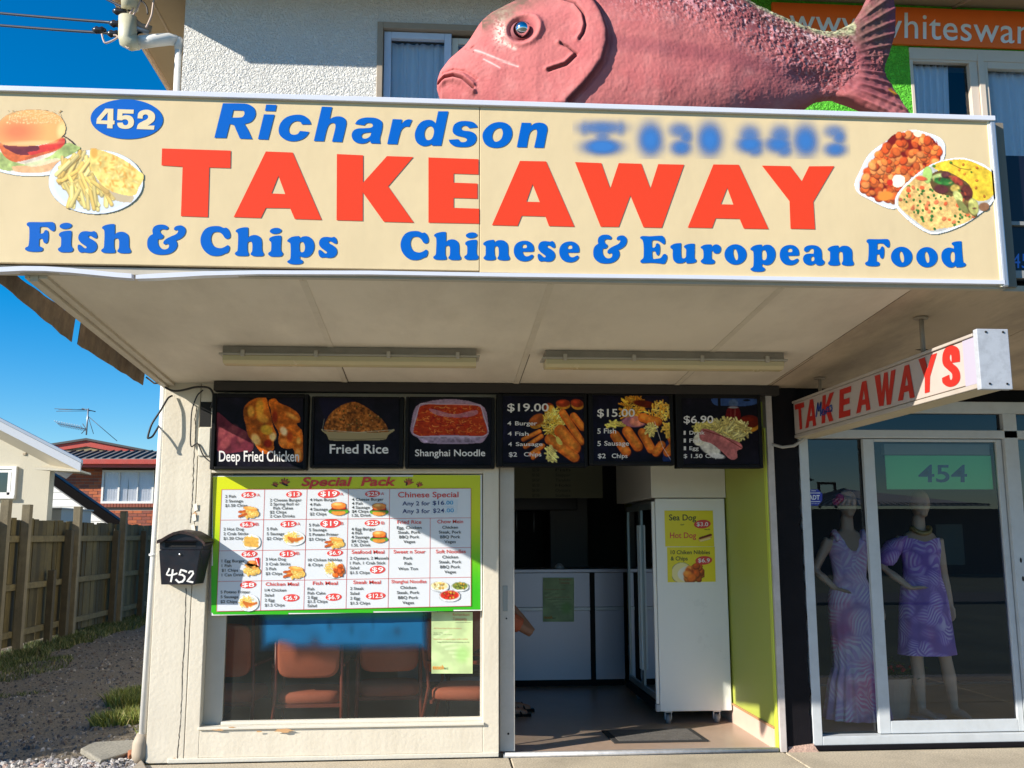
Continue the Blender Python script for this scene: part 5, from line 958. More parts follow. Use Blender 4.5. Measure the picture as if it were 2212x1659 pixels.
# ================================================================ fluorescent lights under the canopy
def tubelight(x0, x1, lab, ytop):
    # find where the sight line meets the soffit
    y = -1.0
    for _ in range(20):
        p = W((x0+x1)/2, ytop, y); y -= (p[2]-zso(y))*1.2
    a = W(x0, ytop, y)[0]; b = W(x1, ytop, y)[0]; z = zso(y)
    t = thing('fluorescent_light', lab, 'light', (a, y, z), 'weatherproof tube lights under the canopy')
    put('housing', G().loft([[(x, y-.005, z), (x, y+.13, z-.008), (x, y+.135, z-.05), (x, y-.012, z-.045)] for x in (a, b)]), mat('dirty_grey_housing', (.27, .24, .2), .6, var=.15, vscale=12), t, bevel=.003)
    put('rim', G().box(a-.02, b+.02, y-.025, y+.145, z-.058, z-.046), mat('grey_rim', (.36, .33, .28), .6), t, bevel=.003)
    prof = [(y-.012, z-.058), (y-.008, z-.09), (y+.015, z-.108), (y+.06, z-.113), (y+.105, z-.108), (y+.13, z-.09), (y+.134, z-.058)]
    put('diffuser', G().loft([[(x, q, r) for q, r in prof] for x in np.linspace(a, b, 5)]), mat('yellowed_diffuser', (.50, .42, .24), .25, var=.1, vscale=3, dirt=(.3, .24, .14), dirt_amt=.5, dscale=3), t, bevel=.004)
    for k in (.08, .365, .65, .925): put('clip', G().box(a+(b-a)*k-.012, a+(b-a)*k+.012, y-.034, y-.012, z-.068, z-.028), mat('steel_clip', (.4, .36, .3), .5), t, bevel=.003)
tubelight(482, 1029, 'long dusty tube light on the left half of the soffit', 750); tubelight(1178, 1692, 'long dusty tube light on the right half of the soffit, nearer the hanging sign', 759)
# ================================================================ the big pink fish
YFI = -1.78
fish = thing('fish_sculpture', 'giant pink painted fish model resting on top of the canopy', 'fish sculpture', (1., YFI, 3.1))
Z2 = lambda x, y: (S2(1000+x/1.8433), S2(y/1.8433))
topD = [(944, 186), (946, 172), (951, 158), (970, 134), (1008, 103), (1038, 55), (1060, 37), (1100, 18), (1170, -14), (1250, -42), (1340, -58), (1430, -55), (1520, -32), (1591, 2), (1632, 21), (1687, 44), (1742, 65), (1779, 73), (1819, 68), (1842, 62), (1875, 80), (1900, 110)]
botD = [(944, 190), (948, 205), (955, 222), (1000, 262), (1060, 310), (1150, 352), (1280, 375), (1400, 372), (1500, 350), (1600, 312), (1680, 270), (1739, 236), (1760, 219), (1797, 214), (1834, 224), (1860, 215), (1880, 190), (1900, 160)]
def interp(pts, n):
    xs = np.linspace(pts[0][0], pts[-1][0], n)
    return np.interp(xs, [p[0] for p in pts], [p[1] for p in pts])
NX, NV = 600, 80
u = np.linspace(0, 1, NX); u = u**1.0; xs = 944+956*(u**1.12)
zt_ = np.interp(xs, [p[0] for p in topD], [p[1] for p in topD]); zb_ = np.interp(xs, [p[0] for p in botD], [p[1] for p in botD])
k = np.ones(9)/9
def sm(a):
    b = np.convolve(np.pad(a, 4, mode='edge'), k, 'valid'); w_ = np.clip((xs-960)/40, 0, 1); return a*(1-w_)+b*w_
zt_, zb_ = sm(sm(zt_)), sm(sm(zb_))
h = (zb_-zt_)/2; mid = (zb_+zt_)/2
thick = np.interp(xs, [944, 955, 975, 1010, 1060, 1150, 1260, 1400, 1550, 1700, 1780, 1850, 1900], [.045, .085, .12, .16, .2, .25, .28, .28, .23, .14, .1, .07, .05])
_NC = {}
def NS(cell, seed, octs, px, py):
    if (cell, seed) not in _NC: _NC[(cell, seed)] = vnoise(1040, 2260, cell*2, seed, octs)
    im = _NC[(cell, seed)]; fx = np.clip((px-880)*2, 0, 2257); fy = np.clip((py+80)*2, 0, 1037); xi, yi = fx.astype(int), fy.astype(int); ax, ay = fx-xi, fy-yi
    return (im[yi, xi]*(1-ax)+im[yi, xi+1]*ax)*(1-ay)+(im[yi+1, xi]*(1-ax)+im[yi+1, xi+1]*ax)*ay
def seg(px, py, pts):
    d = np.full(px.shape, 1e9)
    for (x1, y1), (x2, y2) in zip(pts[:-1], pts[1:]):
        L = (x2-x1)**2+(y2-y1)**2+1e-9; t = np.clip(((px-x1)*(x2-x1)+(py-y1)*(y2-y1))/L, 0, 1); d = np.minimum(d, np.hypot(px-x1-t*(x2-x1), py-y1-t*(y2-y1)))
    return d
s1_ = np.linspace(-1, 1, 230); s2_ = np.linspace(1, -1, 42)[1:-1]; th = np.concatenate([.72*np.arcsin(s1_)+.28*math.pi/2*s1_, math.pi-(math.pi/2)*s2_]); NTH = len(th)
TH, XI = np.meshgrid(th, np.arange(NX)); XX = xs[XI]; CTH, STH = np.cos(TH), np.sin(TH)
YD = mid[XI]+h[XI]*STH; prof = np.sign(CTH)*np.abs(CTH)**.75*thick[XI]       # + front
gill = [(1225, 10), (1255, 35), (1266, 51), (1284, 85), (1294, 121), (1294, 147), (1284, 184), (1266, 210), (1247, 232), (1215, 262)]
gx = np.interp(YD, [p[1] for p in gill], [p[0] for p in gill]); disp = np.zeros(XX.shape)
d = gx-XX; disp += .05*np.exp(-np.clip(d, 0, None)/70)/(1+np.exp(-np.clip(d/3.5, -30, 30)))*np.clip((YD+5)/30, 0, 1)*np.clip((285-YD)/20, 0, 1)
disp -= .02*np.exp(-((XX-gx-5)/5)**2)*((YD > 0) & (YD < 290))
def groove(pts, wd, dep):
    global disp
    disp = disp-dep*np.exp(-(seg(XX, YD, pts)/wd)**2)
def ridge(pts, wd, dep):
    groove(pts, wd, -dep)
z2 = lambda L: [Z2(*p) for p in L]
pre = z2([(1440, 130), (1500, 165), (1540, 230), (1552, 300), (1540, 345), (1520, 375)]); groove(pre, 3., .02); ridge([(x-5, y) for x, y in pre], 5, .012)
hook = z2([(1410, 390), (1450, 415), (1497, 460), (1440, 510), (1345, 535)]); groove([(x+3, y+2) for x, y in hook], 2.4, .02); ridge([(x-3, y-2) for x, y in hook], 4, .012)
ex_, ey_ = Z2(1207, 290); r_ = np.hypot((XX-ex_)/1.05, YD-ey_); disp -= .035*np.exp(-(r_/24)**4); disp += .014*np.exp(-((r_-33)/6)**2); disp += .02*np.exp(-(np.hypot(XX-ex_-30, YD-ey_+5)/26)**2)
mouth = z2([(735, 515), (770, 500), (820, 505), (870, 530), (900, 560), (930, 590)]); groove(mouth, 2.6, .035); ridge([(x, y-6) for x, y in mouth], 5, .014); ridge([(x, y+7) for x, y in mouth], 6, .02)
groove(z2([(760, 470), (820, 468), (880, 490), (950, 545)]), 3, .012); groove(z2([(895, 345), (915, 360), (935, 350)]), 3, .01); groove(z2([(935, 385), (1060, 455), (1180, 500)]), 1.6, .006)
belly = np.exp(-((XX-1500)/180)**2-((YD-235)/60)**2)*.03; disp += belly
disp -= .03*np.exp(-((XX-1745)/60)**2-((YD-190)/25)**2)
rg = np.random.default_rng(4); bumpn = NS(26, 4, 3, XX, YD)-.5; disp += bumpn*.006; pk_ = np.clip((XX-1300)/120, 0, 1)*np.clip((160-(YD-zt_[XI]))/60, 0, 1); n2_ = NS(7, 36, 3, XX, YD); disp += pk_*.0045*(n2_ > .58)-pk_*.003*(n2_ < .36); disp += (NS(4, 51, 2, XX, YD)-.5)*.003
fr = np.clip(CTH*3, 0, 1)
V = WV(XX, YD, YFI)
# move along the sight line-independent axis: plain thickness in Y
V[..., 1] -= prof+disp*fr
vs = V.reshape(-1, 3); idx = np.arange(NX*NTH).reshape(NX, NTH)
q = np.stack([idx[:-1], np.roll(idx, -1, 1)[:-1], np.roll(idx, -1, 1)[1:], idx[1:]], -1).reshape(-1, 4)
me = bpy.data.meshes.new('fish_body'); me.from_pydata(vs.tolist(), [], q.tolist()+[tuple(idx[0][::-1].tolist()), tuple(idx[-1].tolist())])
def fishcolor(px, py, shape, seed=0):
    N1 = NS(22, 20, 4, px, py); N2 = NS(7, 36, 3, px, py); N3 = NS(60, 8, 3, px, py); N4 = NS(4, 77, 2, px, py)
    c = np.zeros(shape+(3,)); c[:] = (.80, .47, .46)
    tf_ = np.clip((1850-px)/50, .12, 1)
    def mixc(m, col):
        nonlocal c; m = np.clip(m, 0, 1)[..., None]; c = c*(1-m)+np.array(col)*m
    mixc((N3-.45)*1.6, (.76, .40, .41)); mixc((NS(34, 66, 4, px, py)-.5)*1.6, (.86, .58, .56)); mixc(np.clip(np.sin((py-.10*px)/22.+1.)-.55, 0, 1)*np.clip((px-1250)/80, 0, 1)*1.1, (.62, .33, .36))  # soft darker bands across the body stand in for power line shadows
    topl = np.interp(px, [p[0] for p in topD], [p[1] for p in topD]); dt = py-topl
    weath = np.clip((px-1170)/160, 0, 1)*np.clip((140-dt)/90, 0, 1)*np.clip((1960-px)/50, .4, 1); mixc(weath*(.55+N1*.7), (.56, .30, .33))
    mixc(np.clip((80-dt)/60, 0, 1)*np.clip((px-1010)/60, 0, 1)*(N1*2.2-.35), (.50, .36, .33))
    mixc((np.clip(1-np.abs(dt-20)/34, 0, 1)*(px > 1040)*(px < 1290)*(N2*2.4-.3)), (.46, .37, .32))
    fl = (N2 > .60)*np.clip((px-1270)/120, 0, 1)*np.clip((170-dt)/80, 0, 1)*(N3 > .42); mixc(fl*.8*tf_, (.92, .66, .68)); ed_ = (np.abs(N2-.585) < .018)*np.clip((px-1270)/120, 0, 1)*np.clip((170-dt)/80, 0, 1); mixc(ed_*.55*tf_, (.42, .18, .2))
    fl2 = (N4 > .66)*np.clip((px-1350)/120, 0, 1)*np.clip((150-dt)/80, 0, 1); mixc(fl2*.6*tf_, (.92, .76, .76)); fl3 = (N2 < .33)*np.clip((px-1300)/120, 0, 1)*np.clip((190-dt)/80, 0, 1); mixc(fl3*.5*tf_, (.48, .22, .25)); fl3b = (N2 < .36)*(N4 > .55)*np.clip((px-1270)/120, 0, 1)*np.clip((170-dt)/80, 0, 1); mixc(fl3b*.8*tf_, (.93, .80, .80))
    li = np.clip((27-dt)/12, 0, 1)*np.clip((px-1500)/60, 0, 1)*(px < 1838); mixc(li*(N2*2.6-.4), (.62, .62, .50)); mixc(li*(N4 > .55)*.8, (.78, .78, .6)); mixc(li*(N4 < .35)*.6, (.3, .3, .2))
    mixc(np.clip((10-dt)/10, 0, 1)*(px > 1080)*(px < 1220)*(N2*2-.6), (.40, .44, .2)); mixc(np.exp(-((px-1085)/25.)**2-((py-60)/35.)**2)*(N2*1.8-.3), (.62, .53, .46)); mixc(np.exp(-((px-1075)/12.)**2-((py-105)/30.)**2)*(N4 > .45), (.93, .82, .76))
    sc_ = np.exp(-(seg(px, py, z2([(940, 375), (1010, 415), (1080, 455), (1180, 502)]))/2.2)**2); mixc(sc_*.8, (.96, .82, .8)); mixc(np.exp(-(seg(px, py, z2([(990, 440), (1080, 500)]))/1.6)**2)*.8, (.96, .84, .82)); mixc(np.exp(-(seg(px, py, z2([(1060, 330), (1165, 400)]))/4)**2)*(N4 > .4)*.8, (.95, .86, .8))
    return c
def setcol(me, cc):
    ca = me.color_attributes.new('Col', 'FLOAT_COLOR', 'POINT'); cc = cc.reshape(-1, 3); cc = np.where(cc <= .04045, cc/12.92, ((cc+.055)/1.055)**2.4)*.88
    ca.data.foreach_set('color', np.column_stack([cc, np.ones(len(cc))]).ravel())
cc = fishcolor(XX, YD, XX.shape)
er = np.hypot(XX-ex_, YD-ey_); mk = np.clip((30-er)/10, 0, 1)[..., None]*.6; cc = cc*(1-mk)+np.array([.5, .25, .28])*mk
for L, w_ in ((gill, 4), (pre, 2.5), (hook, 3), (mouth, 2.5)):
    m_ = (np.exp(-(seg(XX+3 if L is gill else XX, YD, L)/w_)**2)*.55)[..., None]; cc = cc*(1-m_)+np.array([.3, .16, .17])*m_
setcol(me, cc)
M_fish = printmat('pink_fish_paint', .85, bump=.07, bscale=70, spec=.1)
put('fish_body', me, M_fish, fish, smooth=True)
# tail fin
left = [(-62, 1912), (-40, 1897), (-20, 1884), (0, 1871), (18, 1863), (51, 1841), (62, 1825), (72, 1800), (110, 1790), (180, 1788), (212, 1795), (224, 1834), (241, 1871), (262, 1925), (282, 1955)]
right = [(-62, 1916), (-40, 1924), (-20, 1927), (0, 1929), (22, 1933), (73, 1933), (121, 1919), (147, 1909), (165, 1911), (198, 1933), (220, 1948), (244, 1963), (262, 1974), (282, 1976)]
NR, NC = 170, 60; ys = np.linspace(-62, 282, NR); lx = np.interp(ys, [p[0] for p in left], [p[1] for p in left]); rx = np.interp(ys, [p[0] for p in right], [p[1] for p in right])
kk = np.ones(5)/5; lx = np.convolve(np.pad(lx, 2, mode='edge'), kk, 'valid'); rx = np.convolve(np.pad(rx, 2, mode='edge'), kk, 'valid')
A = np.linspace(0, 2*math.pi, NC*2, endpoint=False); AA, RI_ = np.meshgrid(A, np.arange(NR)); ca_, sa_ = np.cos(AA), np.sin(AA)
PX = (lx+rx)[RI_]/2-(rx-lx)[RI_]/2*ca_; PY = ys[RI_]+0*PX; wd = (rx-lx)[RI_]
tt = np.clip(1.1-(PX-1780)/190, .12, .75)*.1*np.clip(wd/60, .25, 1); yo = np.sign(sa_)*np.abs(sa_)**.6*tt
cx_, cy_ = 1700, 165; ang = np.arctan2(PY-cy_, PX-cx_); rad = np.hypot(PX-cx_, PY-cy_)
rib = (np.cos(ang*34)**8)*np.clip((PX-1835)/40, 0, 1)*.011; rib += (NS(8, 9, 3, PX, PY)-.5)*.01
yo = yo+rib*np.clip(sa_*3, 0, 1); V = np.zeros(PX.shape+(3,))
V[:] = WV(PX, PY, YFI)
V[..., 1] -= yo
idx = np.arange(NR*NC*2).reshape(NR, NC*2); q = np.stack([idx[:-1], np.roll(idx, -1, 1)[:-1], np.roll(idx, -1, 1)[1:], idx[1:]], -1).reshape(-1, 4)
me = bpy.data.meshes.new('tail_fin'); me.from_pydata(V.reshape(-1, 3).tolist(), [], q.tolist()+[tuple(idx[0][::-1].tolist()), tuple(idx[-1].tolist())])
cc = fishcolor(PX, PY, PX.shape, 5); m_ = np.clip((20-PY)/60, 0, 1)*np.clip((1900-PX)/30, 0, 1)*.6; cc = cc*(1-m_[..., None])+np.array([.92, .56, .56])*m_[..., None]
m_ = (np.clip((PX-1895)/25, 0, 1)*np.clip((130-PY)/60, 0, 1)*.75)[..., None]; cc = cc*(1-m_)+np.array([.56, .30, .36])*m_
m_ = (np.exp(-(seg(PX, PY, [(1918, 200), (1928, 206)])/4)**2))[..., None]; cc = cc*(1-m_)+np.array([.85, .6, .1])*m_
setcol(me, cc); put('tail_fin', me, M_fish, fish, smooth=True)
# eye
ep = W(ex_, ey_, YFI); k0 = np.interp(ex_, xs, thick)*.93
put('eye', G().ball((ep[0], YFI-k0-.008, ep[2]), .042, 24, 16), mat('mirror_eye', (.72, .73, .74), .12, metal=1.), fish)
put('eye_socket', G().tube([(ep[0], YFI-k0+.03, ep[2]), (ep[0], YFI-k0-.005, ep[2])], [.07, .052], 24, cap=False), mat('dark_socket', (.25, .08, .09), .7), fish)
put('support_post', G().box(.9, .96, YFI-.02, YFI+.04, 3.0, 3.4).box(1.9, 1.96, YFI-.02, YFI+.04, 3.0, 3.4), M_alu, fish)
# ================================================================ hanging light box sign TAKEAWAYS
XS = 2.63
C4_ = lambda x, y: WX(S2(2400+x/2.3704), S2(1000+y/2.3704), XS)[1]
hs = thing('hanging_sign', 'old white light box hanging under the canopy with red takeaways lettering', 'sign', (XS, -1.2, 2.23))
ybk = C4_(1590, 400)
y0s, y1s, zs0, zs1 = WX(2116, 780, XS)[1], -.02, WX(2125, 838, XS)[2], WX(2111, 712, XS)[2]; x1s = W(2180, 760, y0s)[0]
M_box = mat('aged_white_sign_box', (.44, .39, .34), .5, var=.06, vscale=4, dirt=(.3, .22, .17), dirt_amt=.5, dscale=3)
put('housing', G().box(XS+.012, x1s-.012, y0s+.02, y1s, zs0+.002, zs1-.004), mat('cream_sign_base', (.46, .40, .27), .5, var=.06), hs, bevel=.004)
put('end_plate', G().box(XS-.006, x1s, y0s-.006, y0s+.03, zs0-.004, zs1+.004), mat('shade_darkened_chalky_metal', (.42, .44, .48), .5, var=.07, vscale=20, dirt=(.2, .2, .22), dirt_amt=.5, dscale=25), hs, bevel=.003)  # plate colour darkened to stand in for shade missing here
put('far_face', G().box(x1s-.011, x1s+.006, y0s+.06, y1s-.02, zs0+.04, zs1-.05), M_box, hs)
g = G()
for (a, b) in ((.04, .04), (.13, .04), (.04, .92), (.13, .92)): g.ball((XS+a*.98, y0s-.007, zs1-(zs1-zs0)*b), .006, 8, 5)
put('screw', g, M_dark, hs)
put('sign_face', G().box(XS, XS+.011, C4_(1598, 400), y1s-.01, zs0+.035, zs1-.03), mat('shade_darkened_pinkish_face', (.50, .42, .38), .4, var=.04, vscale=3, dirt=(.4, .3, .26), dirt_amt=.4, dscale=2.5), hs, bevel=.003)  # face colour lowered to stand in for shade that does not fall here
put('side_panel', G().box(XS-.003, XS+.01, y0s+.03, C4_(1600, 400), zs0+.03, zs1-.03), mat('lilac_reflection_panel', (.42, .38, .47), .4), hs)  # lilac tone of a reflection put into the panel colour
put('retainer_trim', G().box(XS-.012, XS+.012, y0s+.03, y1s-.01, zs1-.028, zs1-.012).box(XS-.004, XS+.012, y0s+.03, y1s-.01, zs0+.006, zs0+.03), M_box, hs, bevel=.003)
C4 = lambda x, y: WX(S2(2400+x/2.3704), S2(1000+y/2.3704), XS-.0025)
LT = {'T': [[(0, 0), (1, 0), (1, .2), (.65, .2), (.65, 1), (.35, 1), (.35, .2), (0, .2)]], 'A': [[(.34, 0), (.68, 0), (1, 1), (.7, 1), (.65, .78), (.36, .78), (.3, 1), (0, 1)], [(.5, .3), (.6, .6), (.41, .6)]], 'K': [[(0, 0), (.3, 0), (.3, .4), (.62, 0), (1, 0), (.6, .45), (1, 1), (.64, 1), (.36, .62), (.3, .7), (.3, 1), (0, 1)]],
      'E': [[(0, 0), (1, 0), (1, .2), (.38, .2), (.38, .38), (.9, .38), (.9, .58), (.38, .58), (.38, .79), (1, .79), (1, 1), (0, 1)]], 'W': [[(0, 0), (.26, 0), (.34, .6), (.45, 0), (.62, 0), (.7, .6), (.78, 0), (1, 0), (.82, 1), (.6, 1), (.52, .45), (.43, 1), (.2, 1)]], 'Y': [[(0, 0), (.34, 0), (.5, .35), (.68, 0), (1, 0), (.66, .58), (.66, 1), (.34, 1), (.34, .58)]]}
quads = [('T', (315, 688), (385, 668), (395, 862), (330, 885)), ('A', (405, 655), (478, 640), (478, 845), (395, 867)), ('K', (525, 620), (612, 590), (608, 808), (518, 832)), ('E', (655, 575), (742, 545), (735, 770), (648, 792)), ('A', (790, 525), (888, 495), (888, 725), (780, 755)), ('W', (918, 470), (1078, 420), (1068, 680), (925, 706)), ('A', (1110, 405), (1212, 372), (1222, 632), (1095, 660)), ('Y', (1250, 345), (1390, 296), (1372, 582), (1260, 610))]
g = G()
for ch, a, b, c, d in quads:
    a, b, c, d = map(np.array, (a, b, c, d)); mpq = lambda p: tuple((a*(1-p[0])+b*p[0])*(1-p[1])+(d*(1-p[0])+c*p[0])*p[1])
    pmesh(g, [[mpq(p) for p in c_] for c_ in LT[ch]], C4)
pmesh(g, [smooth_closed([(1563, 362, 1), (1562, 310), (1550, 262), (1510, 240), (1468, 250), (1440, 285), (1430, 345), (1440, 390), (1475, 425), (1502, 452), (1506, 482), (1497, 500), (1487, 490), (1482, 460, 1), (1428, 485, 1), (1435, 525), (1480, 552), (1530, 540), (1562, 500), (1563, 450), (1545, 408), (1505, 372), (1488, 345), (1486, 322), (1493, 308), (1500, 330), (1499, 372, 1)])], C4)
put('red_lettering', g, mat('faded_sign_red', (.50, .022, .015), .45), hs)
g = G()
for pts in ([(478, 780), (492, 670), (498, 740), (515, 665), (512, 775)], [(520, 760), (530, 720), (545, 735), (540, 765), (525, 760)], [(552, 760), (558, 715), (570, 700), (575, 745)], [(578, 700), (598, 690)], [(585, 740), (600, 720), (592, 700)], [(520, 745), (600, 735)]):
    for (p, q_) in zip(pts[:-1], pts[1:]):
        p, q_ = np.array(p, float), np.array(q_, float); dd = (q_-p)/np.linalg.norm(q_-p); n_ = np.array([-dd[1], dd[0]])*4.5
        g.add([tuple(np.array(C4(*v))-np.array([.0015, 0, 0])) for v in (p+n_, q_+n_, q_-n_, p-n_)], [(0, 1, 2, 3)])
put('blue_scribble', g, mat('blue_marker', (.02, .06, .3), .5), hs)
for (px, py) in ((1285, 100), (490, 500)):
    a = C4(px, py); y = WX(S2(2400+px/2.3704), S2(1000+250/2.3704), XS+.08)[1]
    put('hanger_rod', G().tube([(XS+.08, y, zs1-.01), (XS+.08, y, zso(y))], .014, 8).tube([(XS+.08, y, zso(y)-.012), (XS+.08, y, zso(y))], .04, 12), mat('rusty_hanger', (.3, .24, .18), .7, var=.2), hs)
tag(put('power_cable', G().tube([W(1668, 960, -.05), W(1690, 966, -.06), W(1715, 963, -.07), W(1735, 950, -.09), W(1742, 935, -.12)], .011, 8), mat('grey_cable', (.33, .31, .28), .5)), 'pale cable looping from the jamb up to the hanging sign', 'cable')
# ================================================================ neighbour shop (454)
nb = thing('dress_shop', 'neighbouring dress shop with black pillar, pale window frames and green upper wall', 'building', (2.47, 0, 0))
def N_(name, x0, x1, y0, y1, z0, z1, m, bev=.004): return box(name, x0, x1, y0, y1, z0, z1, m, nb, bev)
xf0 = W(1756, 1600)[0]; xf1 = W(2201, 1590)[0]; zf0 = .0
g = G(); rr = np.random.default_rng(3); zz = np.linspace(0, 2.6, 60)
for z in zz: g.v += [(2.468, -.012, z), (xf0-.012+.006*rr.normal(), -.012, z), (xf0-.01, .25, z), (2.468, .25, z)]
for i in range(59):
    for j in range(4): g.f.append((4*i+j, 4*i+(j+1) % 4, 4*i+4+(j+1) % 4, 4*i+4+j))
put('black_pillar', g, M_blackpaint, nb, recalc=True)
put('rubble_edge', G().hexa([(2.47, -.05, 0), (xf0+.02, -.05, 0), (xf0, -.011, 0), (2.47, -.011, 0)], [(2.48, -.02, .02), (xf0, -.03, .035), (xf0, -.012, .05), (2.48, -.012, .03)]), mat('broken_render', (.42, .28, .22), .9, var=.4, vscale=60, bump=1., bscale=90), nb)
N_('black_header', 2.47, 9, .06, .2, W(2000, 870)[2], 2.62, M_blackpaint); N_('black_plinth', xf0, 9, -.03, .12, 0, .035, M_blackpaint)
zT = W(1900, 946)[2]; zTT = W(2050, 893)[2]; fy = -.015
def fr(name, x0, x1, z0, z1, y=fy, d=.1): return N_(name, x0, x1, y, y+d, z0, z1, M_framegrey)
xm0, xm1 = W(1904, 1590)[0], W(1925, 1590)[0]; xr0 = W(2196, 1300)[0]; xr1 = W(2226, 1300)[0]
fr('frame_stile', xf0, W(1776, 1600)[0], .035, zT+.06); fr('frame_rail', W(1776, 1600)[0], xr1, .035, .095); xi0 = W(1776, 1600)[0]
fr('frame_rail', xi0, 9, zT, zT+.06); fr('frame_rail', xf0+.05, 9, zTT, W(2050, 868)[2]+.0, d=.08); fr('frame_stile', xr0, xr1, .095, zTT); fr('frame_stile', xr1+.9, xr1+.96, .0, zTT)
# sliding sashes
ds = thing('sliding_window_door', 'pale aluminium sliding door of the dress shop window with mannequins behind', 'door', (xm0, 0, .1))
zd1 = zT-.005
put('door_frame', G().box(xm0, xm0+.085, .02, .06, .1, zd1).box(xr0-.05, xr0-.005, .02, .06, .1, zd1).box(xm0+.085, xr0-.05, .02, .06, .1, .185).box(xm0+.085, xr0-.05, .02, .06, zd1-.02, zd1), M_framegrey, ds, bevel=.004)
M_shopglass = glass('dark_shop_glass', (.95, .96, .96), .85)
put('door_glass', G().add([(xm0+.08, .04, .18), (xr0-.045, .04, .18), (xr0-.045, .04, zd1-.015), (xm0+.08, .04, zd1-.015)], [(0, 1, 2, 3)]), M_shopglass, ds)
put('door_glass', G().add([(xi0, .07, .095), (xm0+.01, .07, .095), (xm0+.01, .07, zd1), (xi0, .07, zd1)], [(0, 1, 2, 3)]), M_shopglass, nb)
put('fanlight_glass', G().add([(xf0+.06, .03, zT+.06), (9, .03, zT+.06), (9, .03, zTT), (xf0+.06, .03, zTT)], [(0, 1, 2, 3)]), glass('black_fanlight', (.25, .25, .3), .8), nb)
put('door_glass', G().add([(xr1+.0, .05, .05), (xr1+.9, .05, .05), (xr1+.9, .05, zT), (xr1+.0, .05, zT)], [(0, 1, 2, 3)]), M_shopglass, nb)
g = G().ball((xr0+.05, fy-.001, W(2219, 1210)[2]), .014, 8, 6, (.6, .3, 1.4)).ball((xr0+.055, fy-.001, W(2221, 1250)[2]), .014, 8, 6, (.6, .3, 1.4)); put('door_lock', g, M_dark, nb)
# 454 banner behind glass, security sticker on it
bx0, bx1 = W(1913, 1020, .09)[0], W(2142, 1020, .09)[0]; bz0, bz1 = W(2000, 1057, .09)[2], W(2000, 984, .09)[2]
bn = tag(put('number_banner', G().box(bx0, bx1, .085, .09, bz0, bz1), mat('mint_green_banner', (.2, .8, .34), .5)), 'green banner reading 454 across the top of the dress shop window', 'banner')
g = G(); tmesh(g, '454', 1984, 2089, 1005, 1041, flat(.085, .002), off=.012); o = sub('number_lettering', g, mat('banner_blue', (.03, .12, .25), .5), bn)
N_('roller_blind_box', bx0, bx1, .09, .14, bz1+.005, zd1-.03, mat('grey_blind', (.3, .3, .3), .7))
stk = thing('security_sticker', 'small blue octagonal alarm sticker reading ADT on the dress shop glass', 'sticker', tuple(W(1758.5, 1074, .065)))
SK = lambda x, y: W(S2(2400+x/2.3704), S2(1000+y/2.3704), .0655); SKf = lambda d: (lambda x, y: SK(x, y)-np.array([0, d, 0]))
g = G(); oc = [(405+0, 1362), (435, 1328), (492, 1328), (524, 1360), (524, 1412), (492, 1450), (435, 1450), (403, 1412)]; pmesh(g, [oc], SKf(0)); put('sticker_film', g, mat('sticker_blue', (.03, .04, .35), .4), stk)
g = G(); tmesh(g, 'ADT', 422, 504, 1372, 1404, SKf(.0012), off=.03); tmesh(g, '000', 440, 474, 1332, 1342, SKf(.0012)); tmesh(g, 'SECURITY SERVICES', 425, 500, 1431, 1437, SKf(.0012))
for y in (1355, 1420): g.add([SKf(.0012)(*p) for p in ((418, y-3), (508, y-3), (508, y+2), (418, y+2))], [(0, 1, 2, 3)])
put('sticker_lettering', g, mat('sticker_white_ink', (.75, .78, .85), .4), stk)
# interior of the dress shop
N_('display_floor', xf0, 9, .13, 2.2, .02, .10, mat('wood_display_floor', (.30, .22, .13), .55, var=.15, vscale=8, dirt=(.15, .1, .06), dirt_amt=.4, dscale=4)); N_('display_step', xf0, 9, .12, .128, .0, .10, mat('brown_step', (.16, .12, .07), .6))
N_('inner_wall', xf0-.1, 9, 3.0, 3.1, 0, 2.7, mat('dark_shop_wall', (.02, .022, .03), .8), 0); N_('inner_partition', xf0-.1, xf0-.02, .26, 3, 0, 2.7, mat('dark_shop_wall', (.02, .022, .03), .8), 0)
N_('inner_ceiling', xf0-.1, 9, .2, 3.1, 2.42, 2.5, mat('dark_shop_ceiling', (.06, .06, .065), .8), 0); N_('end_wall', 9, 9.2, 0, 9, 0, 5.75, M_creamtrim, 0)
# upper storey: green wall, windows, web address board, black fascia
gx1 = W(1963, 110)[0]; zwt = W(1960, 103)[2]; zor0 = W(1933, 98.5)[2]; zor1 = W(1667, 8.6)[2]
N_('green_wall', 2.452, gx1, .0, .25, 2.72, 5.75, M_green, 0); N_('green_wall', gx1, 9, .004, .25, zwt, 5.75, M_green, 0); N_('green_wall', gx1, 9, .004, .25, 2.72, 3.75, M_green, 0)
ob = thing('web_address_board', 'orange board with a pale web address above the upstairs windows', 'sign', (2.55, 0, zor0))
put('board', G().box(W(1667, 50)[0], 8.5, -.03, -.001, zor0, zor1), mat('orange_board', (.92, .15, .01), .5, var=.04), ob, bevel=.003)
CO_ = lambda x, y: W(S2(2460+x/2.7512), S2(y/2.7512), -.033); g = G(); tmesh(g, 'www.whiteswan', 155, 2275, 62, 282, CO_, off=.004, yb1=385, space=1.04); put('lettering', g, mat('pale_grey_letters', (.78, .78, .80), .5), ob)
uw = thing('upstairs_window', 'cream upstairs double window with white drapes, right of the fish tail', 'window', (gx1, 0, 3.75)); M_cfr = mat('cream_pink_window_frame', (.62, .52, .42), .5, var=.04)
xw = [gx1, W(1960+40, 300)[0]]; U = lambda zx, zy=500: W(S2(2460+zx/2.7512), S2(zy/2.7512))
put('window_head', G().box(gx1, 9, -.012, .03, zwt-.1, zwt-.001), M_cfr, uw, bevel=.003)
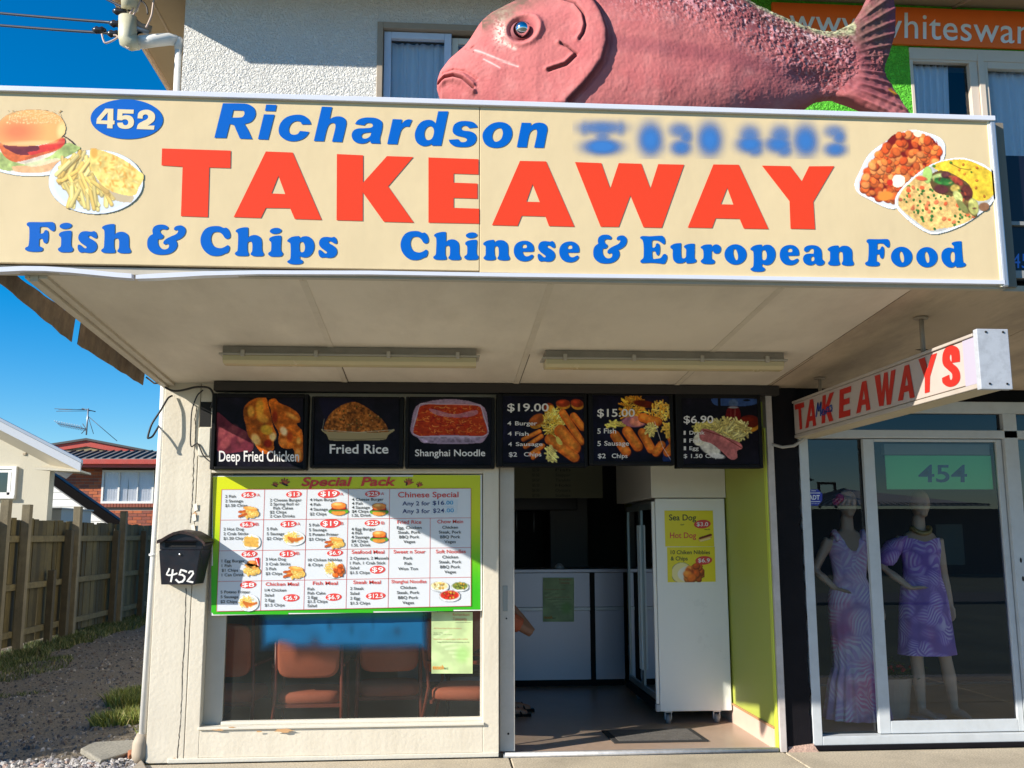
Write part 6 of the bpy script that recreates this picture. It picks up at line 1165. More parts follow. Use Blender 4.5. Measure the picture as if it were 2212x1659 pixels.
pm_a, pm_b = U(1793, 500)[0], U(1845, 500)[0]; zt1 = U(1500, 475)[2]; zg = U(1450, 546)[2]
sa = put('sash_frame', G().box(gx1, U(1237, 545)[0], -.004, .05, 3.75, zt1).box(U(1727, 550)[0], pm_a, -.004, .05, 3.75, zt1).box(U(1237, 545)[0], U(1727, 550)[0], -.004, .05, zg, zt1), M_cfr, uw, bevel=.004)
put('mullion', G().box(pm_a+.002, pm_b, -.018, .06, 3.75, zt1+.005), M_cfr, uw, bevel=.004)
zg2 = U(2000, 605)[2]
put('sash_frame', G().box(pm_b+.002, U(1890, 590)[0], -.004, .05, 3.75, zt1).box(U(1890, 590)[0], 8., -.004, .05, zg2, zt1), M_cfr, uw, bevel=.004)
put('pane', G().add([(gx1, .04, 3.75), (8, .04, 3.75), (8, .04, zt1), (gx1, .04, zt1)], [(0, 1, 2, 3)]), glass('upstairs_glass', (.92, .94, .97), .8), uw)
xa, xb = U(1237, 545)[0], U(1700, 550)[0]
curtain(xa-.02, xb-.18, 3.76, zg+.01, .08, uw, M_net, 12, .02, seed=1, top=xb-.1); curtain(U(2035, 620)[0]-.08, U(2035, 620)[0]+.9, 3.76, zg2+.02, .09, uw, M_net, 12, .02, seed=5)
N_('upstairs_room_back', gx1, 9, 1.0, 1.05, 3.2, 5.7, mat('dim_room', (.12, .11, .1), .9), 0); N_('upstairs_room_side', gx1-.05, gx1, .26, 1.0, 3.2, 5.7, mat('dim_room', (.12, .11, .1), .9), 0)
N_('floor_slab', 2.452, 9, .26, 9, 2.72, 2.8, M_creamtrim, 0)
ft = thing('black_fascia', 'black fascia board of the neighbour with blue digits, right of the cream sign', 'sign', (3.0, -2.3, 2.8))
yb_ = -2.30; zb0, zb1 = W(2190, 607, yb_)[2], W(2190, 336, yb_)[2]
put('board', G().box(W(2172, 500, yb_)[0], 9, yb_, yb_+.05, zb0, zb1), mat('navy_black_board', (.006, .006, .014), .35), ft, bevel=.003)
g = G(); tmesh(g, '454', S2(2900+1985/6.077), S2(2900+2480/6.077), S2(780+175/6.077), S2(780+450/6.077), flat(yb_, .002)); put('blue_lettering', g, mat('blue_digit', (.06, .2, .62), .4), ft)
# mannequins ---------------------------------------------------------
def remesh(g, vox=.011, it=3):
    me = g.mesh('tmp'); bm = bmesh.new(); bm.from_mesh(me); bmesh.ops.recalc_face_normals(bm, faces=bm.faces); bm.to_mesh(me); bm.free()
    o = bpy.data.objects.new('tmp', me); COL.objects.link(o); r = o.modifiers.new('r', 'REMESH'); r.mode = 'VOXEL'; r.voxel_size = vox; s_ = o.modifiers.new('s', 'SMOOTH'); s_.iterations = it; s_.factor = .5
    out = bpy.data.meshes.new_from_object(o.evaluated_get(bpy.context.evaluated_depsgraph_get())); bpy.data.objects.remove(o); return out
def ering(cx, cy, z, rx, ry, n=18, rot=0, tx=0, ty=0):
    return [(cx+rx*math.cos(2*math.pi*k/n), cy+ry*math.sin(2*math.pi*k/n), z+tx*math.cos(2*math.pi*k/n)+ty*math.sin(2*math.pi*k/n)) for k in range(n)]
def body_stack(g, L): g.loft([ering(*a) for a in L]); return g
def hand(g, w_, dirv, side, up, s=1.):
    w_, d, sd, u_ = map(lambda v: np.array(v, float), (w_, dirv, side, up)); d /= np.linalg.norm(d); sd /= np.linalg.norm(sd); u_ /= np.linalg.norm(u_)
    g.loft([[tuple(w_+d*t+sd*a*wd+u_*b*.013*s) for a, b in ((-1, -1), (1, -1), (1, 1), (-1, 1))] for t, wd in ((-.01, .022*s), (.03*s, .036*s), (.085*s, .04*s))])
    for i, (o_, L) in enumerate(((-.03, .062), (-.01, .075), (.011, .07), (.03, .055))):
        b0 = w_+d*.075*s+sd*o_*s; g.tube([b0, b0+d*L*.5*s+u_*.003, b0+d*L*.95*s-u_*.01*s], [.0095*s, .0085*s, .006*s], 7)
    b0 = w_+d*.02*s-sd*.03*s; g.tube([b0, b0+d*.03*s-sd*.022*s, b0+d*.062*s-sd*.03*s], [.011*s, .01*s, .007*s], 7)
M_skinm = mat('tan_mannequin', (.52, .36, .26), .4, var=.04)
def mannequin(ox, oy, z0, lab, arm_l, arm_r, legs, face=.0):
    t = thing('mannequin', lab, 'mannequin', (ox, oy, z0)); g = G(); X = lambda x, y, z: (ox+x, oy+y, z0+z)
    body_stack(g, [(ox, oy, z0+.82, .13, .10), (ox, oy, z0+.90, .165, .12), (ox, oy, z0+.98, .15, .11), (ox, oy, z0+1.08, .115, .085), (ox, oy, z0+1.18, .125, .09), (ox, oy-.01, z0+1.28, .145, .105), (ox, oy, z0+1.36, .155, .085), (ox, oy, z0+1.42, .12, .06), (ox, oy, z0+1.45, .055, .05), (ox, oy-.005, z0+1.55, .048, .048)])
    # head with face
    g.ball(X(face*.3, -.015, 1.66), .085, 20, 16, (.86, 1.08, 1.32)); g.tube([X(face*.3, -.1, 1.68), X(face*.32, -.118, 1.65), X(face*.3, -.1, 1.635)], [.008, .014, .01], 8)
    g.ball(X(face*.3, -.086, 1.605), .022, 10, 6, (1.2, .6, .5)); g.ball(X(face*.3, -.07, 1.575), .035, 10, 6, (1, .7, .8)); g.ball(X(face*.3-.078, .0, 1.65), .02, 8, 6, (.4, 1, 1.5)); g.ball(X(face*.3+.078, .0, 1.65), .02, 8, 6, (.4, 1, 1.5))
    for pts in (arm_l, arm_r):
        P_ = [X(*p) for p in pts[:3]]; g.tube([P_[0], tuple((np.array(P_[0])+P_[1])/2), P_[1], tuple((np.array(P_[1])*.6+np.array(P_[2])*.4)), P_[2]], [.045, .04, .034, .033, .022], 12)
        d = np.array(P_[2])-P_[1]; hd = np.array(pts[3]) if len(pts) > 3 else d; hand(g, P_[2], hd, (0, -1, .2) if abs(hd[0]) > abs(hd[2]) else (.3, -1, 0), (0, 0, 1) if abs(hd[0]) > abs(hd[2]) else (1, .3, 0), .95)
    for (hx, kx, ky, fx, fyv, tx, ty) in legs:
        g.tube([X(hx, 0, .9), X((hx+kx)/2, ky*.5, .68), X(kx, ky, .47), X(kx*.4+fx*.6, ky*.4+fyv*.6, .3), X(fx, fyv, .08)], [.085, .07, .05, .05, .03], 14)
        g.tube([X(fx, fyv+.03, .05), X(fx+(tx-fx)*.5, fyv+(ty-fyv)*.5, .04), X(tx, ty, .018)], [.034, .032, .016], 10)
    put('mannequin_body', remesh(g, .012, 3), M_skinm, t, smooth=True)
    put('stand_plate', G().tube([X(0, .1, .0), X(0, .1, .008)], .16, 24).tube([X(0, .1, 0), X(0, .08, .5)], .01, 8), M_alu, t)
    return t, X
def dressmat(name, cols, sc=9.):
    m = bpy.data.materials.new(name); m.use_nodes = True; N, L = m.node_tree.nodes, m.node_tree.links; p = N['Principled BSDF']; p.inputs['Roughness'].default_value = .8
    g_ = N.new('ShaderNodeNewGeometry'); n1 = N.new('ShaderNodeTexNoise'); n1.inputs['Scale'].default_value = sc*.45; n1.inputs['Detail'].default_value = 3; L.new(g_.outputs['Position'], n1.inputs['Vector'])
    c1 = N.new('ShaderNodeValToRGB'); e_ = c1.color_ramp.elements; e_[0].position = .35; e_[0].color = (*cols[0], 1); e_[1].position = .68; e_[1].color = (*cols[2], 1); x_ = e_.new(.5); x_.color = (*cols[1], 1); L.new(n1.outputs[0], c1.inputs[0])
    dn = N.new('ShaderNodeTexNoise'); dn.inputs['Scale'].default_value = 5; dn.inputs['Detail'].default_value = 1; L.new(g_.outputs['Position'], dn.inputs['Vector'])
    dv = N.new('ShaderNodeVectorMath'); dv.operation = 'MULTIPLY_ADD'; dv.inputs[1].default_value = (.12, .12, .12); L.new(dn.outputs['Color'], dv.inputs[0]); L.new(g_.outputs['Position'], dv.inputs[2])
    vo = N.new('ShaderNodeTexVoronoi'); vo.feature = 'F1'; vo.inputs['Scale'].default_value = sc*.75; L.new(dv.outputs[0], vo.inputs['Vector'])
    sb_ = N.new('ShaderNodeVectorMath'); sb_.operation = 'SUBTRACT'; sb_.inputs[1].default_value = (.5, .5, .5); L.new(vo.outputs['Color'], sb_.inputs[0])
    nm = N.new('ShaderNodeVectorMath'); nm.operation = 'NORMALIZE'; L.new(sb_.outputs[0], nm.inputs[0])
    dt_ = N.new('ShaderNodeVectorMath'); dt_.operation = 'DOT_PRODUCT'; L.new(nm.outputs[0], dt_.inputs[0]); L.new(dv.outputs[0], dt_.inputs[1])
    wv = N.new('ShaderNodeMath'); wv.operation = 'MULTIPLY'; wv.inputs[1].default_value = sc*28; L.new(dt_.outputs['Value'], wv.inputs[0])
    sn_ = N.new('ShaderNodeMath'); sn_.operation = 'SINE'; L.new(wv.outputs[0], sn_.inputs[0])
    rd_ = N.new('ShaderNodeMapRange'); rd_.inputs[1].default_value = .75; rd_.inputs[2].default_value = .25; rd_.inputs[3].default_value = 0; rd_.inputs[4].default_value = 1; L.new(vo.outputs['Distance'], rd_.inputs[0])
    r0 = N.new('ShaderNodeMapRange'); r0.inputs[1].default_value = -.2; r0.inputs[2].default_value = .4; L.new(sn_.outputs[0], r0.inputs[0])
    r1 = N.new('ShaderNodeMath'); r1.operation = 'MULTIPLY'; L.new(r0.outputs[0], r1.inputs[0]); L.new(rd_.outputs[0], r1.inputs[1])
    mx = N.new('ShaderNodeMix'); mx.data_type = 'RGBA'; mm_ = N.new('ShaderNodeMath'); mm_.operation = 'MULTIPLY'; mm_.inputs[1].default_value = .85; L.new(r1.outputs[0], mm_.inputs[0]); L.new(mm_.outputs[0], mx.inputs[0]); L.new(c1.outputs[0], mx.inputs[6]); mx.inputs[7].default_value = (*cols[3], 1)
    r2 = N.new('ShaderNodeMapRange'); r2.inputs[1].default_value = .55; r2.inputs[2].default_value = .75; r2.inputs[3].default_value = 0; r2.inputs[4].default_value = .45; L.new(vo.outputs['Distance'], r2.inputs[0])
    m2_ = N.new('ShaderNodeMix'); m2_.data_type = 'RGBA'; L.new(r2.outputs[0], m2_.inputs[0]); L.new(mx.outputs[2], m2_.inputs[6]); m2_.inputs[7].default_value = (*cols[4], 1); L.new(m2_.outputs[2], p.inputs[0]); return m
def dress(t, prof, m, ox, oy, z0, folds, name='dress', vcut=0.):
    """prof: (z, rx, ry, fold amplitude) from top to hem"""
    n = 96; g = G()
    for (z, rx, ry, am) in prof:
        ring = []
        for k in range(n):
            a = 2*math.pi*k/n; f = 1+am*math.sin(folds*a+1.3*math.sin(a*3)); zz_ = z
            if vcut and z >= prof[1][0]:
                fr_ = math.exp(-((a-1.5*math.pi)/.42)**2); zz_ -= vcut*fr_*(1 if z == prof[0][0] else .55); bk = math.exp(-((abs(a-math.pi/2))/.6)**2); zz_ -= .04*bk
            ring.append((ox+rx*f*math.cos(a), oy+ry*f*math.sin(a), z0+zz_))
        g.v += ring
    R = len(prof); g.f = [(i*n+k, i*n+(k+1) % n, (i+1)*n+(k+1) % n, (i+1)*n+k) for i in range(R-1) for k in range(n)]; g.smooth = True
    return put(name, g, m, t, recalc=False)
m1p = WZ(1838, 1550, .1); o1x, o1y = m1p[0], .52
t1, _ = mannequin(o1x, o1y, .10, 'mannequin in a long pink and lilac leaf print dress, hand on hip', [(-.15, 0, 1.38), (-.27, .02, 1.14), (-.145, -.05, 1.0), (.3, -.3, -.1)], [(.15, 0, 1.38), (.185, -.01, 1.1), (.22, -.04, .86), (.03, -.05, -1)], [(.09, .1, 0, .1, .02, .11, -.1), (-.09, -.1, 0, -.1, .02, -.11, -.1)], .02)
D1 = dressmat('pink_lilac_leaf_print', [(.62, .46, .78), (.82, .50, .72), (.85, .22, .44), (.92, .85, .93), (.24, .14, .42)], 8)
dress(t1, [(1.40, .125, .085, 0), (1.36, .150, .105, 0), (1.28, .155, .122, 0), (1.18, .137, .105, 0), (1.08, .127, .098, 0), (.98, .165, .125, 0), (.88, .182, .135, 0), (.7, .178, .13, .01), (.5, .165, .125, .015), (.40, .165, .125, .02), (.385, .17, .13, .05), (.3, .2, .155, .06), (.15, .225, .18, .07), (.02, .25, .2, .08)], D1, o1x, o1y, .10, 16, vcut=.13)
for sx in (-1, 1): put('dress_strap', G().tube([(o1x+sx*.1, o1y-.085, .10+1.37), (o1x+sx*.115, o1y-.03, .10+1.435), (o1x+sx*.11, o1y+.04, .10+1.40)], [.026, .022, .022], 8), D1, t1)
put('flower_hairpiece', G().ball((o1x-.07, o1y-.06, .1+1.7), .035, 10, 7).ball((o1x-.095, o1y-.04, .1+1.67), .03, 10, 7), mat('magenta_flower', (.5, .02, .12), .7), t1)
m2p = WZ(2030, 1555, .1); o2x, o2y = W(2002, 1400, .55)[0], .55
t2, _ = mannequin(o2x, o2y, .10, 'mannequin in a short purple flower print dress with bare legs', [(-.15, 0, 1.38), (-.33, -.02, 1.16), (-.16, -.12, 1.0), (.4, -.15, .02)], [(.15, 0, 1.38), (.19, .02, 1.1), (.21, -.02, .86), (.03, -.05, -1)], [(.10, .13, -.02, .19, .0, .25, -.13), (-.08, -.09, 0, -.06, .03, -.02, -.12)], .05)
D2 = dressmat('purple_flower_print', [(.28, .17, .56), (.40, .22, .66), (.50, .20, .52), (.76, .64, .88), (.12, .06, .30)], 11)
dress(t2, [(1.385, .16, .09, 0), (1.34, .168, .108, 0), (1.28, .160, .122, 0), (1.18, .145, .108, 0), (1.08, .15, .11, .005), (.98, .175, .13, .01), (.88, .19, .14, .012), (.7, .205, .15, .02), (.55, .215, .155, .03), (.485, .222, .16, .035)], D2, o2x, o2y, .10, 9, vcut=.03)
put('puff_sleeve', G().loft([ering(o2x-.13, o2y, .1+1.40, .03, .05), ering(o2x-.2, o2y, .1+1.36, .07, .085), ering(o2x-.25, o2y-.01, .1+1.28, .085, .085), ering(o2x-.285, o2y-.01, .1+1.2, .075, .075), ering(o2x-.29, o2y-.01, .1+1.17, .05, .05)]), D2, t2, smooth=True)
put('bead_necklace', G().tube([(o2x+.07*math.cos(a), o2y-.03-.055*math.sin(a), .1+1.47-.05*abs(math.sin(a))) for a in np.linspace(0, 6.28, 20)], .02, 7), mat('gold_beads', (.35, .26, .1), .4, metal=.3, var=.5, vscale=60), t2)
# potted flowers between them
px_, py_ = W(1925, 1500, .62)[0]+.02, .68
pot = thing('flower_pot', 'pale terracotta pot with small red flowers between the two mannequins', 'plant pot', (px_, py_, .1))
put('pot', G().loft([ering(px_, py_, .1, .13, .13, 24), ering(px_, py_, .3, .155, .155, 24), ering(px_, py_, .40, .17, .17, 24), ering(px_, py_, .40, .15, .15, 24), ering(px_, py_, .36, .145, .145, 24)]), mat('pale_terracotta', (.45, .33, .24), .7, var=.08), pot)
g = G(); rs = np.random.default_rng(9)
for _ in range(260):
    x, y, z = px_+rs.normal()*.09, py_+rs.normal()*.09, .4+abs(rs.normal())*.05; a = rs.random()*6.28; s_ = .02; g.add([(x, y, z), (x+s_*math.cos(a), y+s_*math.sin(a), z+.012), (x+2*s_*math.cos(a+.4), y+2*s_*math.sin(a+.4), z+.004), (x+s_*math.cos(a+.8), y+s_*math.sin(a+.8), z-.004)], [(0, 1, 2, 3)])
put('foliage', g, mat('pot_leaves', (.03, .07, .02), .6), pot, recalc=False)
g = G()
for _ in range(14): g.ball((px_+rs.normal()*.07, py_-.06+rs.normal()*.05, .45+rs.random()*.04), .014, 7, 5)
put('flower_head', g, mat('red_flower', (.4, .02, .03), .6), pot)
# ================================================================ inside the takeaway
M_fw = mat('white_fridge_panel', (.78, .79, .76), .3, var=.02, vscale=4)
fx0, fx1, fy0, fy1 = 1.765, 2.385, 1.0, 2.3; fz0, fz1 = .105, 1.86
frd = thing('display_fridge', 'tall white drinks fridge on castors just inside the doorway', 'fridge', (fx0, fy0, 0))
put('side_panel', G().box(fx0+.03, fx1, fy0, fy0+.03, fz0, 1.815), M_fw, frd, bevel=.006)
put('cabinet', G().box(fx0+.09, fx1, fy0+.031, fy1, fz0, 1.815), mat('fridge_shell', (.4, .41, .4), .4), frd)
put('door_edge', G().box(fx0, fx0+.026, fy0+.002, fy0+.03, fz0+.06, 1.79), M_white, frd, bevel=.004)
put('corner_shoe', G().box(fx0-.004, fx0+.032, fy0-.004, fy0+.04, fz0, fz0+.056), mat('grey_shoe', (.45, .46, .47), .4), frd, bevel=.006)
for i, (a, b) in enumerate(((1.04, 1.66), (1.67, 2.28))):
    f_ = put('glass_door_frame', G().box(fx0+.03, fx0+.05, a, a+.05, .17, 1.78).box(fx0+.03, fx0+.05, b-.05, b, .17, 1.78).box(fx0+.03, fx0+.05, a+.05, b-.05, .17, .22).box(fx0+.03, fx0+.05, a+.05, b-.05, 1.73, 1.78), mat('fridge_door_frame', (.22, .27, .28), .35, metal=.4), frd)
    sub('glass', G().add([(fx0+.04, a+.04, .2), (fx0+.04, b-.04, .2), (fx0+.04, b-.04, 1.75), (fx0+.04, a+.04, 1.75)], [(0, 1, 2, 3)]), glass('fridge_glass', (.5, .62, .62), 1.), f_)
    put('door_handle', G().box(fx0+.012, fx0+.03, b-.06 if i == 0 else a+.01, b-.035 if i == 0 else a+.035, .35, 1.6), mat('pale_handle', (.55, .62, .62), .3), frd, bevel=.003)
for z in (.5, .85, 1.2, 1.5): put('shelf', G().box(fx0+.06, fx0+.088, 1.05, 2.27, z, z+.012), M_white, frd)
put('kick_grille', G().box(fx0+.005, fx0+.06, fy0+.04, fy1, fz0, .165), M_black, frd)
for (x, y) in ((2.27, 1.06), (1.87, 1.06), (2.27, 2.2), (1.87, 2.2)):
    c = put('castor', G().tube([(x-.018, y, .038), (x+.018, y, .038)], .038, 16), mat('castor_grey', (.2, .2, .2), .4), frd); sub('castor_fork', G().box(x-.03, x+.03, y-.03, y+.03, .092, .104).box(x-.028, x-.022, y-.015, y+.015, .035, .095).box(x+.022, x+.028, y-.015, y+.015, .035, .095), M_alu, c)
# stickers on the fridge side
KK = lambda x, y: W(S2(1500+x/1.308), S2(1180+y/1.308), fy0-.003)
def kk(d): return lambda x, y: KK(x, y)-np.array([0, d, 0])
def sticker(name, lab, quad, L, ov, picf):
    o = tag(put(name, G().prism([KK(*p) for p in quad], (0, .0025, 0)), mat('yellow_sticker', (.80, .68, .02), .4)), lab, 'sticker'); gk_, gr_, gw_, go = G(), G(), G(), G()
    for (s_, a, b, yt, yb, col) in L: tmesh({'k': gk_, 'r': gr_, 'w': gw_}[col], s_, a, b, yt, yb, kk(.004 if col == 'w' else .0015), off=.012)
    for (cx, cy, rx, ry) in ov: pmesh(go, [ell(cx, cy, rx, ry, -4)], kk(.0025))
    setting(sub('oval', go, MATS['oval_red'], o), 'stuff') if len(ov) > 1 else sub('oval', go, MATS['oval_red'], o); setting(sub('lettering', gk_, MATS['ink_black'], o), 'stuff'); gr_.v and sub('lettering', gr_, MATS['oval_red'], o); setting(sub('lettering', gw_, MATS['ink_white'], o), 'stuff')
    P = picf(); sub('food_picture', P.mesh('food_picture', kk(.0015), .5), printmat('satin_print'), o, recalc=False)
def pdog():
    P = Pic(950, 680, 1006, 722, 30, seed=3); P.l([(958, 706), (1000, 690)], 17, (.9, .72, .4)); P.l([(956, 700), (1002, 686)], 9, (.45, .15, .06)); P.l([(960, 712), (998, 702)], 8, (.95, .85, .6)); return P
def pnib():
    P = Pic(840, 795, 975, 884, 60, seed=4); P.e(880, 845, 45, 45, (.93, .88, .62), soft=8); P.e(915, 850, 52, 34, (.92, .9, .85)); blobs(P, 24, ell(918, 840, 46, 38), 12, 20, [(.85, .42, .12), (.78, .35, .1), (.9, .52, .2)], 4); return P
sticker('price_sticker', 'yellow price sticker on the fridge side, upper one with a hot dog', [(808, 585), (1010, 585), (1016, 735), (812, 735)], [('Sea Dog', 827, 940, 602, 626, 'k'), ('or', 875, 891, 639, 647, 'k'), ('Hot Dog', 831, 940, 677, 700, 'r'), ('$3.0', 942, 990, 634, 650, 'w'), ('each', 975, 998, 660, 666, 'k')], [(966, 642, 35, 18)], pdog)
sticker('price_sticker', 'yellow price sticker on the fridge side, lower one with fried chicken', [(819, 738), (1018, 736), (1022, 882), (822, 884)], [('10 Chiken Nibbles', 834, 998, 751, 767, 'k'), ('& Chips', 834, 905, 777, 793, 'k'), ('$6.9', 948, 997, 785, 801, 'w')], [(972, 793, 35, 18)], pnib)
# counter
cy = 3.05; ct = thing('service_counter', 'stainless steel shop counter across the back of the takeaway', 'counter', (.9, cy, 0))
M_ss = mat('stainless_steel', (.46, .45, .52), .38, metal=.5)
put('front_panel', G().box(-.4, 1.9, cy, cy+.03, .07, .75), M_ss, ct); put('front_panel', G().box(-.4, 1.9, cy, cy+.03, .79, 1.13), M_ss, ct)
put('mid_rail', G().box(-.4, 1.9, cy-.015, cy+.02, .752, .788), M_alu, ct, bevel=.003); put('counter_top', G().box(-.4, 1.95, cy-.03, cy+.6, 1.135, 1.17), M_ss, ct, bevel=.004); put('kick_board', G().box(-.4, 1.9, cy+.03, cy+.05, 0, .07), M_black, ct)
put('end_post', G().box(1.55, 1.6, cy-.02, cy-.001, .07, 1.13), M_black, ct)
green_sheet('notice', 'pale green sheet taped to the front of the steel counter', lambda x, y: W(x, y, cy-.02), 1173, 1248, 1240, 1343, (0, -.004, 0))
tag(put('counter_bell', G().loft([ering(1.25, cy+.1, 1.172, .05, .05), ering(1.25, cy+.1, 1.2, .045, .045), ering(1.25, cy+.1, 1.225, .015, .015)]), mat('pale_plastic', (.5, .5, .52), .3)), 'small pale dome on top of the steel counter', 'bell')
mb_ = thing('overhead_menu', 'dim menu panel hung above the steel counter', 'menu board', (.9, cy+.1, 1.9))
put('panel', G().box(-.3, 1.72, cy+.1, cy+.13, 1.90, 2.4), mat('dim_menu_panel', (.16, .17, .11), .6, var=.1, vscale=3), mb_); g = G()
MB = lambda x, y: W(x, y, cy+.095)
for k, s_ in enumerate(('Fish', 'Snapper', 'Tarakihi', 'Hoki', 'Oysters', 'Scallops')): tmesh(g, s_, 1200, 1232, 1012+k*11, 1018+k*11, MB); tmesh(g, '$%d.50' % (k+2), 1150, 1165, 1012+k*11, 1018+k*11, MB)
for k, s_ in enumerate(('Burgers', 'Chips', 'Hot Dog', 'Egg')): tmesh(g, s_, 1330, 1352, 1012+k*13, 1018+k*13, MB)
put('lettering', g, mat('ink_black', (.03, .035, .03), .5), mb_)
kt = thing('kitchen_equipment', 'dark kitchen shelves and extractor behind the counter', 'kitchen unit', (.8, 4.6, 0))
put('extractor_hood', G().box(-.5, 1.6, 4.2, 5.2, 1.8, 2.3), mat('dark_steel', (.05, .05, .055), .4, metal=.6), kt, bevel=.01); put('fryer', G().box(-.2, .9, 4.7, 5.3, 0, 1.1), mat('dark_steel', (.05, .05, .055), .4, metal=.6), kt, bevel=.01)
put('cupboard', G().box(1.3, 1.75, 4.4, 5., 0, 2.0), mat('grey_cupboard', (.12, .12, .13), .5), kt, bevel=.01)
g = G()
for k in range(7): g.tube([(-.1+k*.2, 4.3, 1.55), (-.1+k*.2, 4.3, 1.8)], .008, 6)
put('hanging_utensil', g, M_alu, kt)
# door mat
mt = [WZ(*p, .006) for p in ((1299, 1580), (1493, 1576), (1531, 1602), (1327, 1606))]; mc = sum(mt)/4
dm = tag(put('door_mat', G().prism([(p[0], p[1], .004) for p in mt], (0, 0, .012)), mat('black_mat_border', (.02, .02, .02), .9), bevel=.003), 'grey ribbed door mat with a black border on the shop floor', 'mat')
sub('mat_pile', G().prism([tuple((mc+(p-mc)*.88)[:2])+(.016,) for p in mt], (0, 0, .004)), mat('grey_mat_pile', (.13, .12, .11), .95, var=.4, vscale=60, bump=.8, bscale=200, dirt=(.04, .04, .04), dirt_amt=.6, dscale=14), dm)
# chairs
M_chf = mat('brown_red_chair_frame', (.26, .055, .03), .35); M_chs = mat('rust_orange_upholstery', (.60, .15, .075), .75, var=.08, vscale=40, bump=.3, bscale=300)
def cushion(c, w_, d_, h_, tilt=0.):
    g = G(); n = 20; rows = []
    for z, s_ in ((-h_/2, .9), (-h_*.3, 1), (h_*.2, 1), (h_*.42, .93), (h_*.5, .75), (h_*.53, .4)):
        rows.append([(c[0]+w_/2*s_*np.sign(math.cos(a))*abs(math.cos(a))**.4, c[1]+d_/2*s_*np.sign(math.sin(a))*abs(math.sin(a))**.4, c[2]+z) for a in np.linspace(0, 2*math.pi, n, endpoint=False)])
    g.loft(rows); g.smooth = True; return g
def chair(loc, rot, lab):
    t = thing('waiting_chair', lab, 'chair', (0, 0, 0), 'rust coloured waiting chairs')
    put('seat', cushion((0, 0, .365), .46, .44, .09), M_chs, t)
    g = cushion((0, 0, 0), .44, .38, .07); g.v = [(x, .235+.1*(y+.19)-z*.9, .70+y*1.0) for x, y, z in g.v]; put('backrest', g, M_chs, t)
    for sx in (-1, 1):
        put('leg', G().tube([(sx*.25, -.24, 0), (sx*.24, -.2, .4), (sx*.24, -.19, .585)], .013, 8), M_chf, t)
        put('leg', G().tube([(sx*.25, .3, 0), (sx*.235, .22, .42), (sx*.23, .27, .93)], .013, 8), M_chf, t)
        put('armrest', G().box(sx*.24-.02, sx*.24+.02, -.22, .24, .585, .61), M_chf, t, bevel=.008)
    put('seat_rail', G().box(-.24, .24, -.2, -.18, .30, .325).box(-.24, .24, .19, .21, .30, .325), M_chf, t)
    t.location = loc; t.rotation_euler = (0, 0, rot); return t
base = (W(820*.0+547, 1500, .62)[0], .62, 0)
cx_ = lambda px, Y: W(px, 1470, Y)[0]
for ch in (): pass
chA = chair((0, 0, 0), 0, 'sunlit rust coloured armchair, second from the left behind the shop glass')
chB = copy_tree(chA, (cx_(838, .6), .76, .0), 'rust coloured chair with partly shaded seat behind the blue decal', math.pi+.05)
chC = copy_tree(chA, (cx_(1003, .55), .55, .0), 'rust coloured chair turned sideways at the right edge of the glass', 1.35)
chD = copy_tree(chA, (cx_(497, .5), .6, .0), 'shaded rust coloured chair at the left edge of the shop glass', math.pi-.15)
chA.location = (cx_(668, .3), .49, .0); chA.rotation_euler = (0, 0, math.pi)
# seated person just inside, left of the doorway
ps = thing('person', 'person in an orange shirt and sandals seated inside, mostly hidden by the door stile', 'person', (.35, .95, 0))
g = G(); bx, by = .26, 1.6
body_stack(g, [(bx, by, .44, .17, .16), (bx, by, .55, .16, .17), (bx+.01, by, .7, .14, .16), (bx+.04, by, .85, .14, .18), (bx+.06, by, .97, .13, .19), (bx+.07, by, 1.04, .09, .12), (bx+.08, by, 1.08, .05, .055), (bx+.11, by, 1.17, .05, .05)])
g.ball((bx+.14, by, 1.28), .095, 20, 16, (1.05, .85, 1.25)); g.tube([(bx+.225, by, 1.3), (bx+.25, by, 1.27), (bx+.23, by, 1.255)], [.01, .016, .01], 8)
for k, sy in enumerate((-1, 1)):
    g.tube([(bx+.0, by+sy*.1, .47), (bx+.2, by+sy*.12, .47), (bx+.34, by+sy*.12, .46)], [.095, .085, .058], 14)
    g.tube([(bx+.34, by+sy*.12, .46), (bx+.32, by+sy*.11, .28), (bx+.33+.04*k, by+sy*.1, .09)], [.058, .052, .035], 12)
    g.tube([(bx+.31+.05*k, by+sy*.1, .05), (bx+.40+.05*k, by+sy*.11, .045), (bx+.50+.05*k, by+sy*.12, .028)], [.036, .038, .022], 10)
ar = [(bx+.14, by-.2, .93), (.80, by-.12, .69), (bx+.36, by-.08, .93)]
g.tube([ar[0], tuple((np.array(ar[0])+ar[1])/2), ar[1]], [.058, .052, .042], 12); g.tube([ar[1], tuple((np.array(ar[1])*.5+np.array(ar[2])*.5)), ar[2]], [.042, .038, .027], 12); hand(g, ar[2], (-.05, .1, 1), (1, .2, 0), (0, -1, .1), .9)
al = [(bx+.06, by+.2, .97), (bx+.1, by+.26, .72), (bx+.3, by+.15, .62)]
g.tube([al[0], al[1]], [.055, .042], 12); g.tube([al[1], al[2]], [.042, .027], 12); hand(g, al[2], (1, -.2, -.1), (0, 1, 0), (0, 0, 1), .9)
put('person_body', remesh(g, .011, 3), mat('skin', (.42, .21, .13), .5), ps, smooth=True)
g = G(); body_stack(g, [(bx, by, .45, .185, .185), (bx, by, .6, .175, .185), (bx+.015, by, .75, .16, .18), (bx+.045, by, .88, .158, .2), (bx+.065, by, .99, .145, .205), (bx+.07, by, 1.05, .09, .12)])
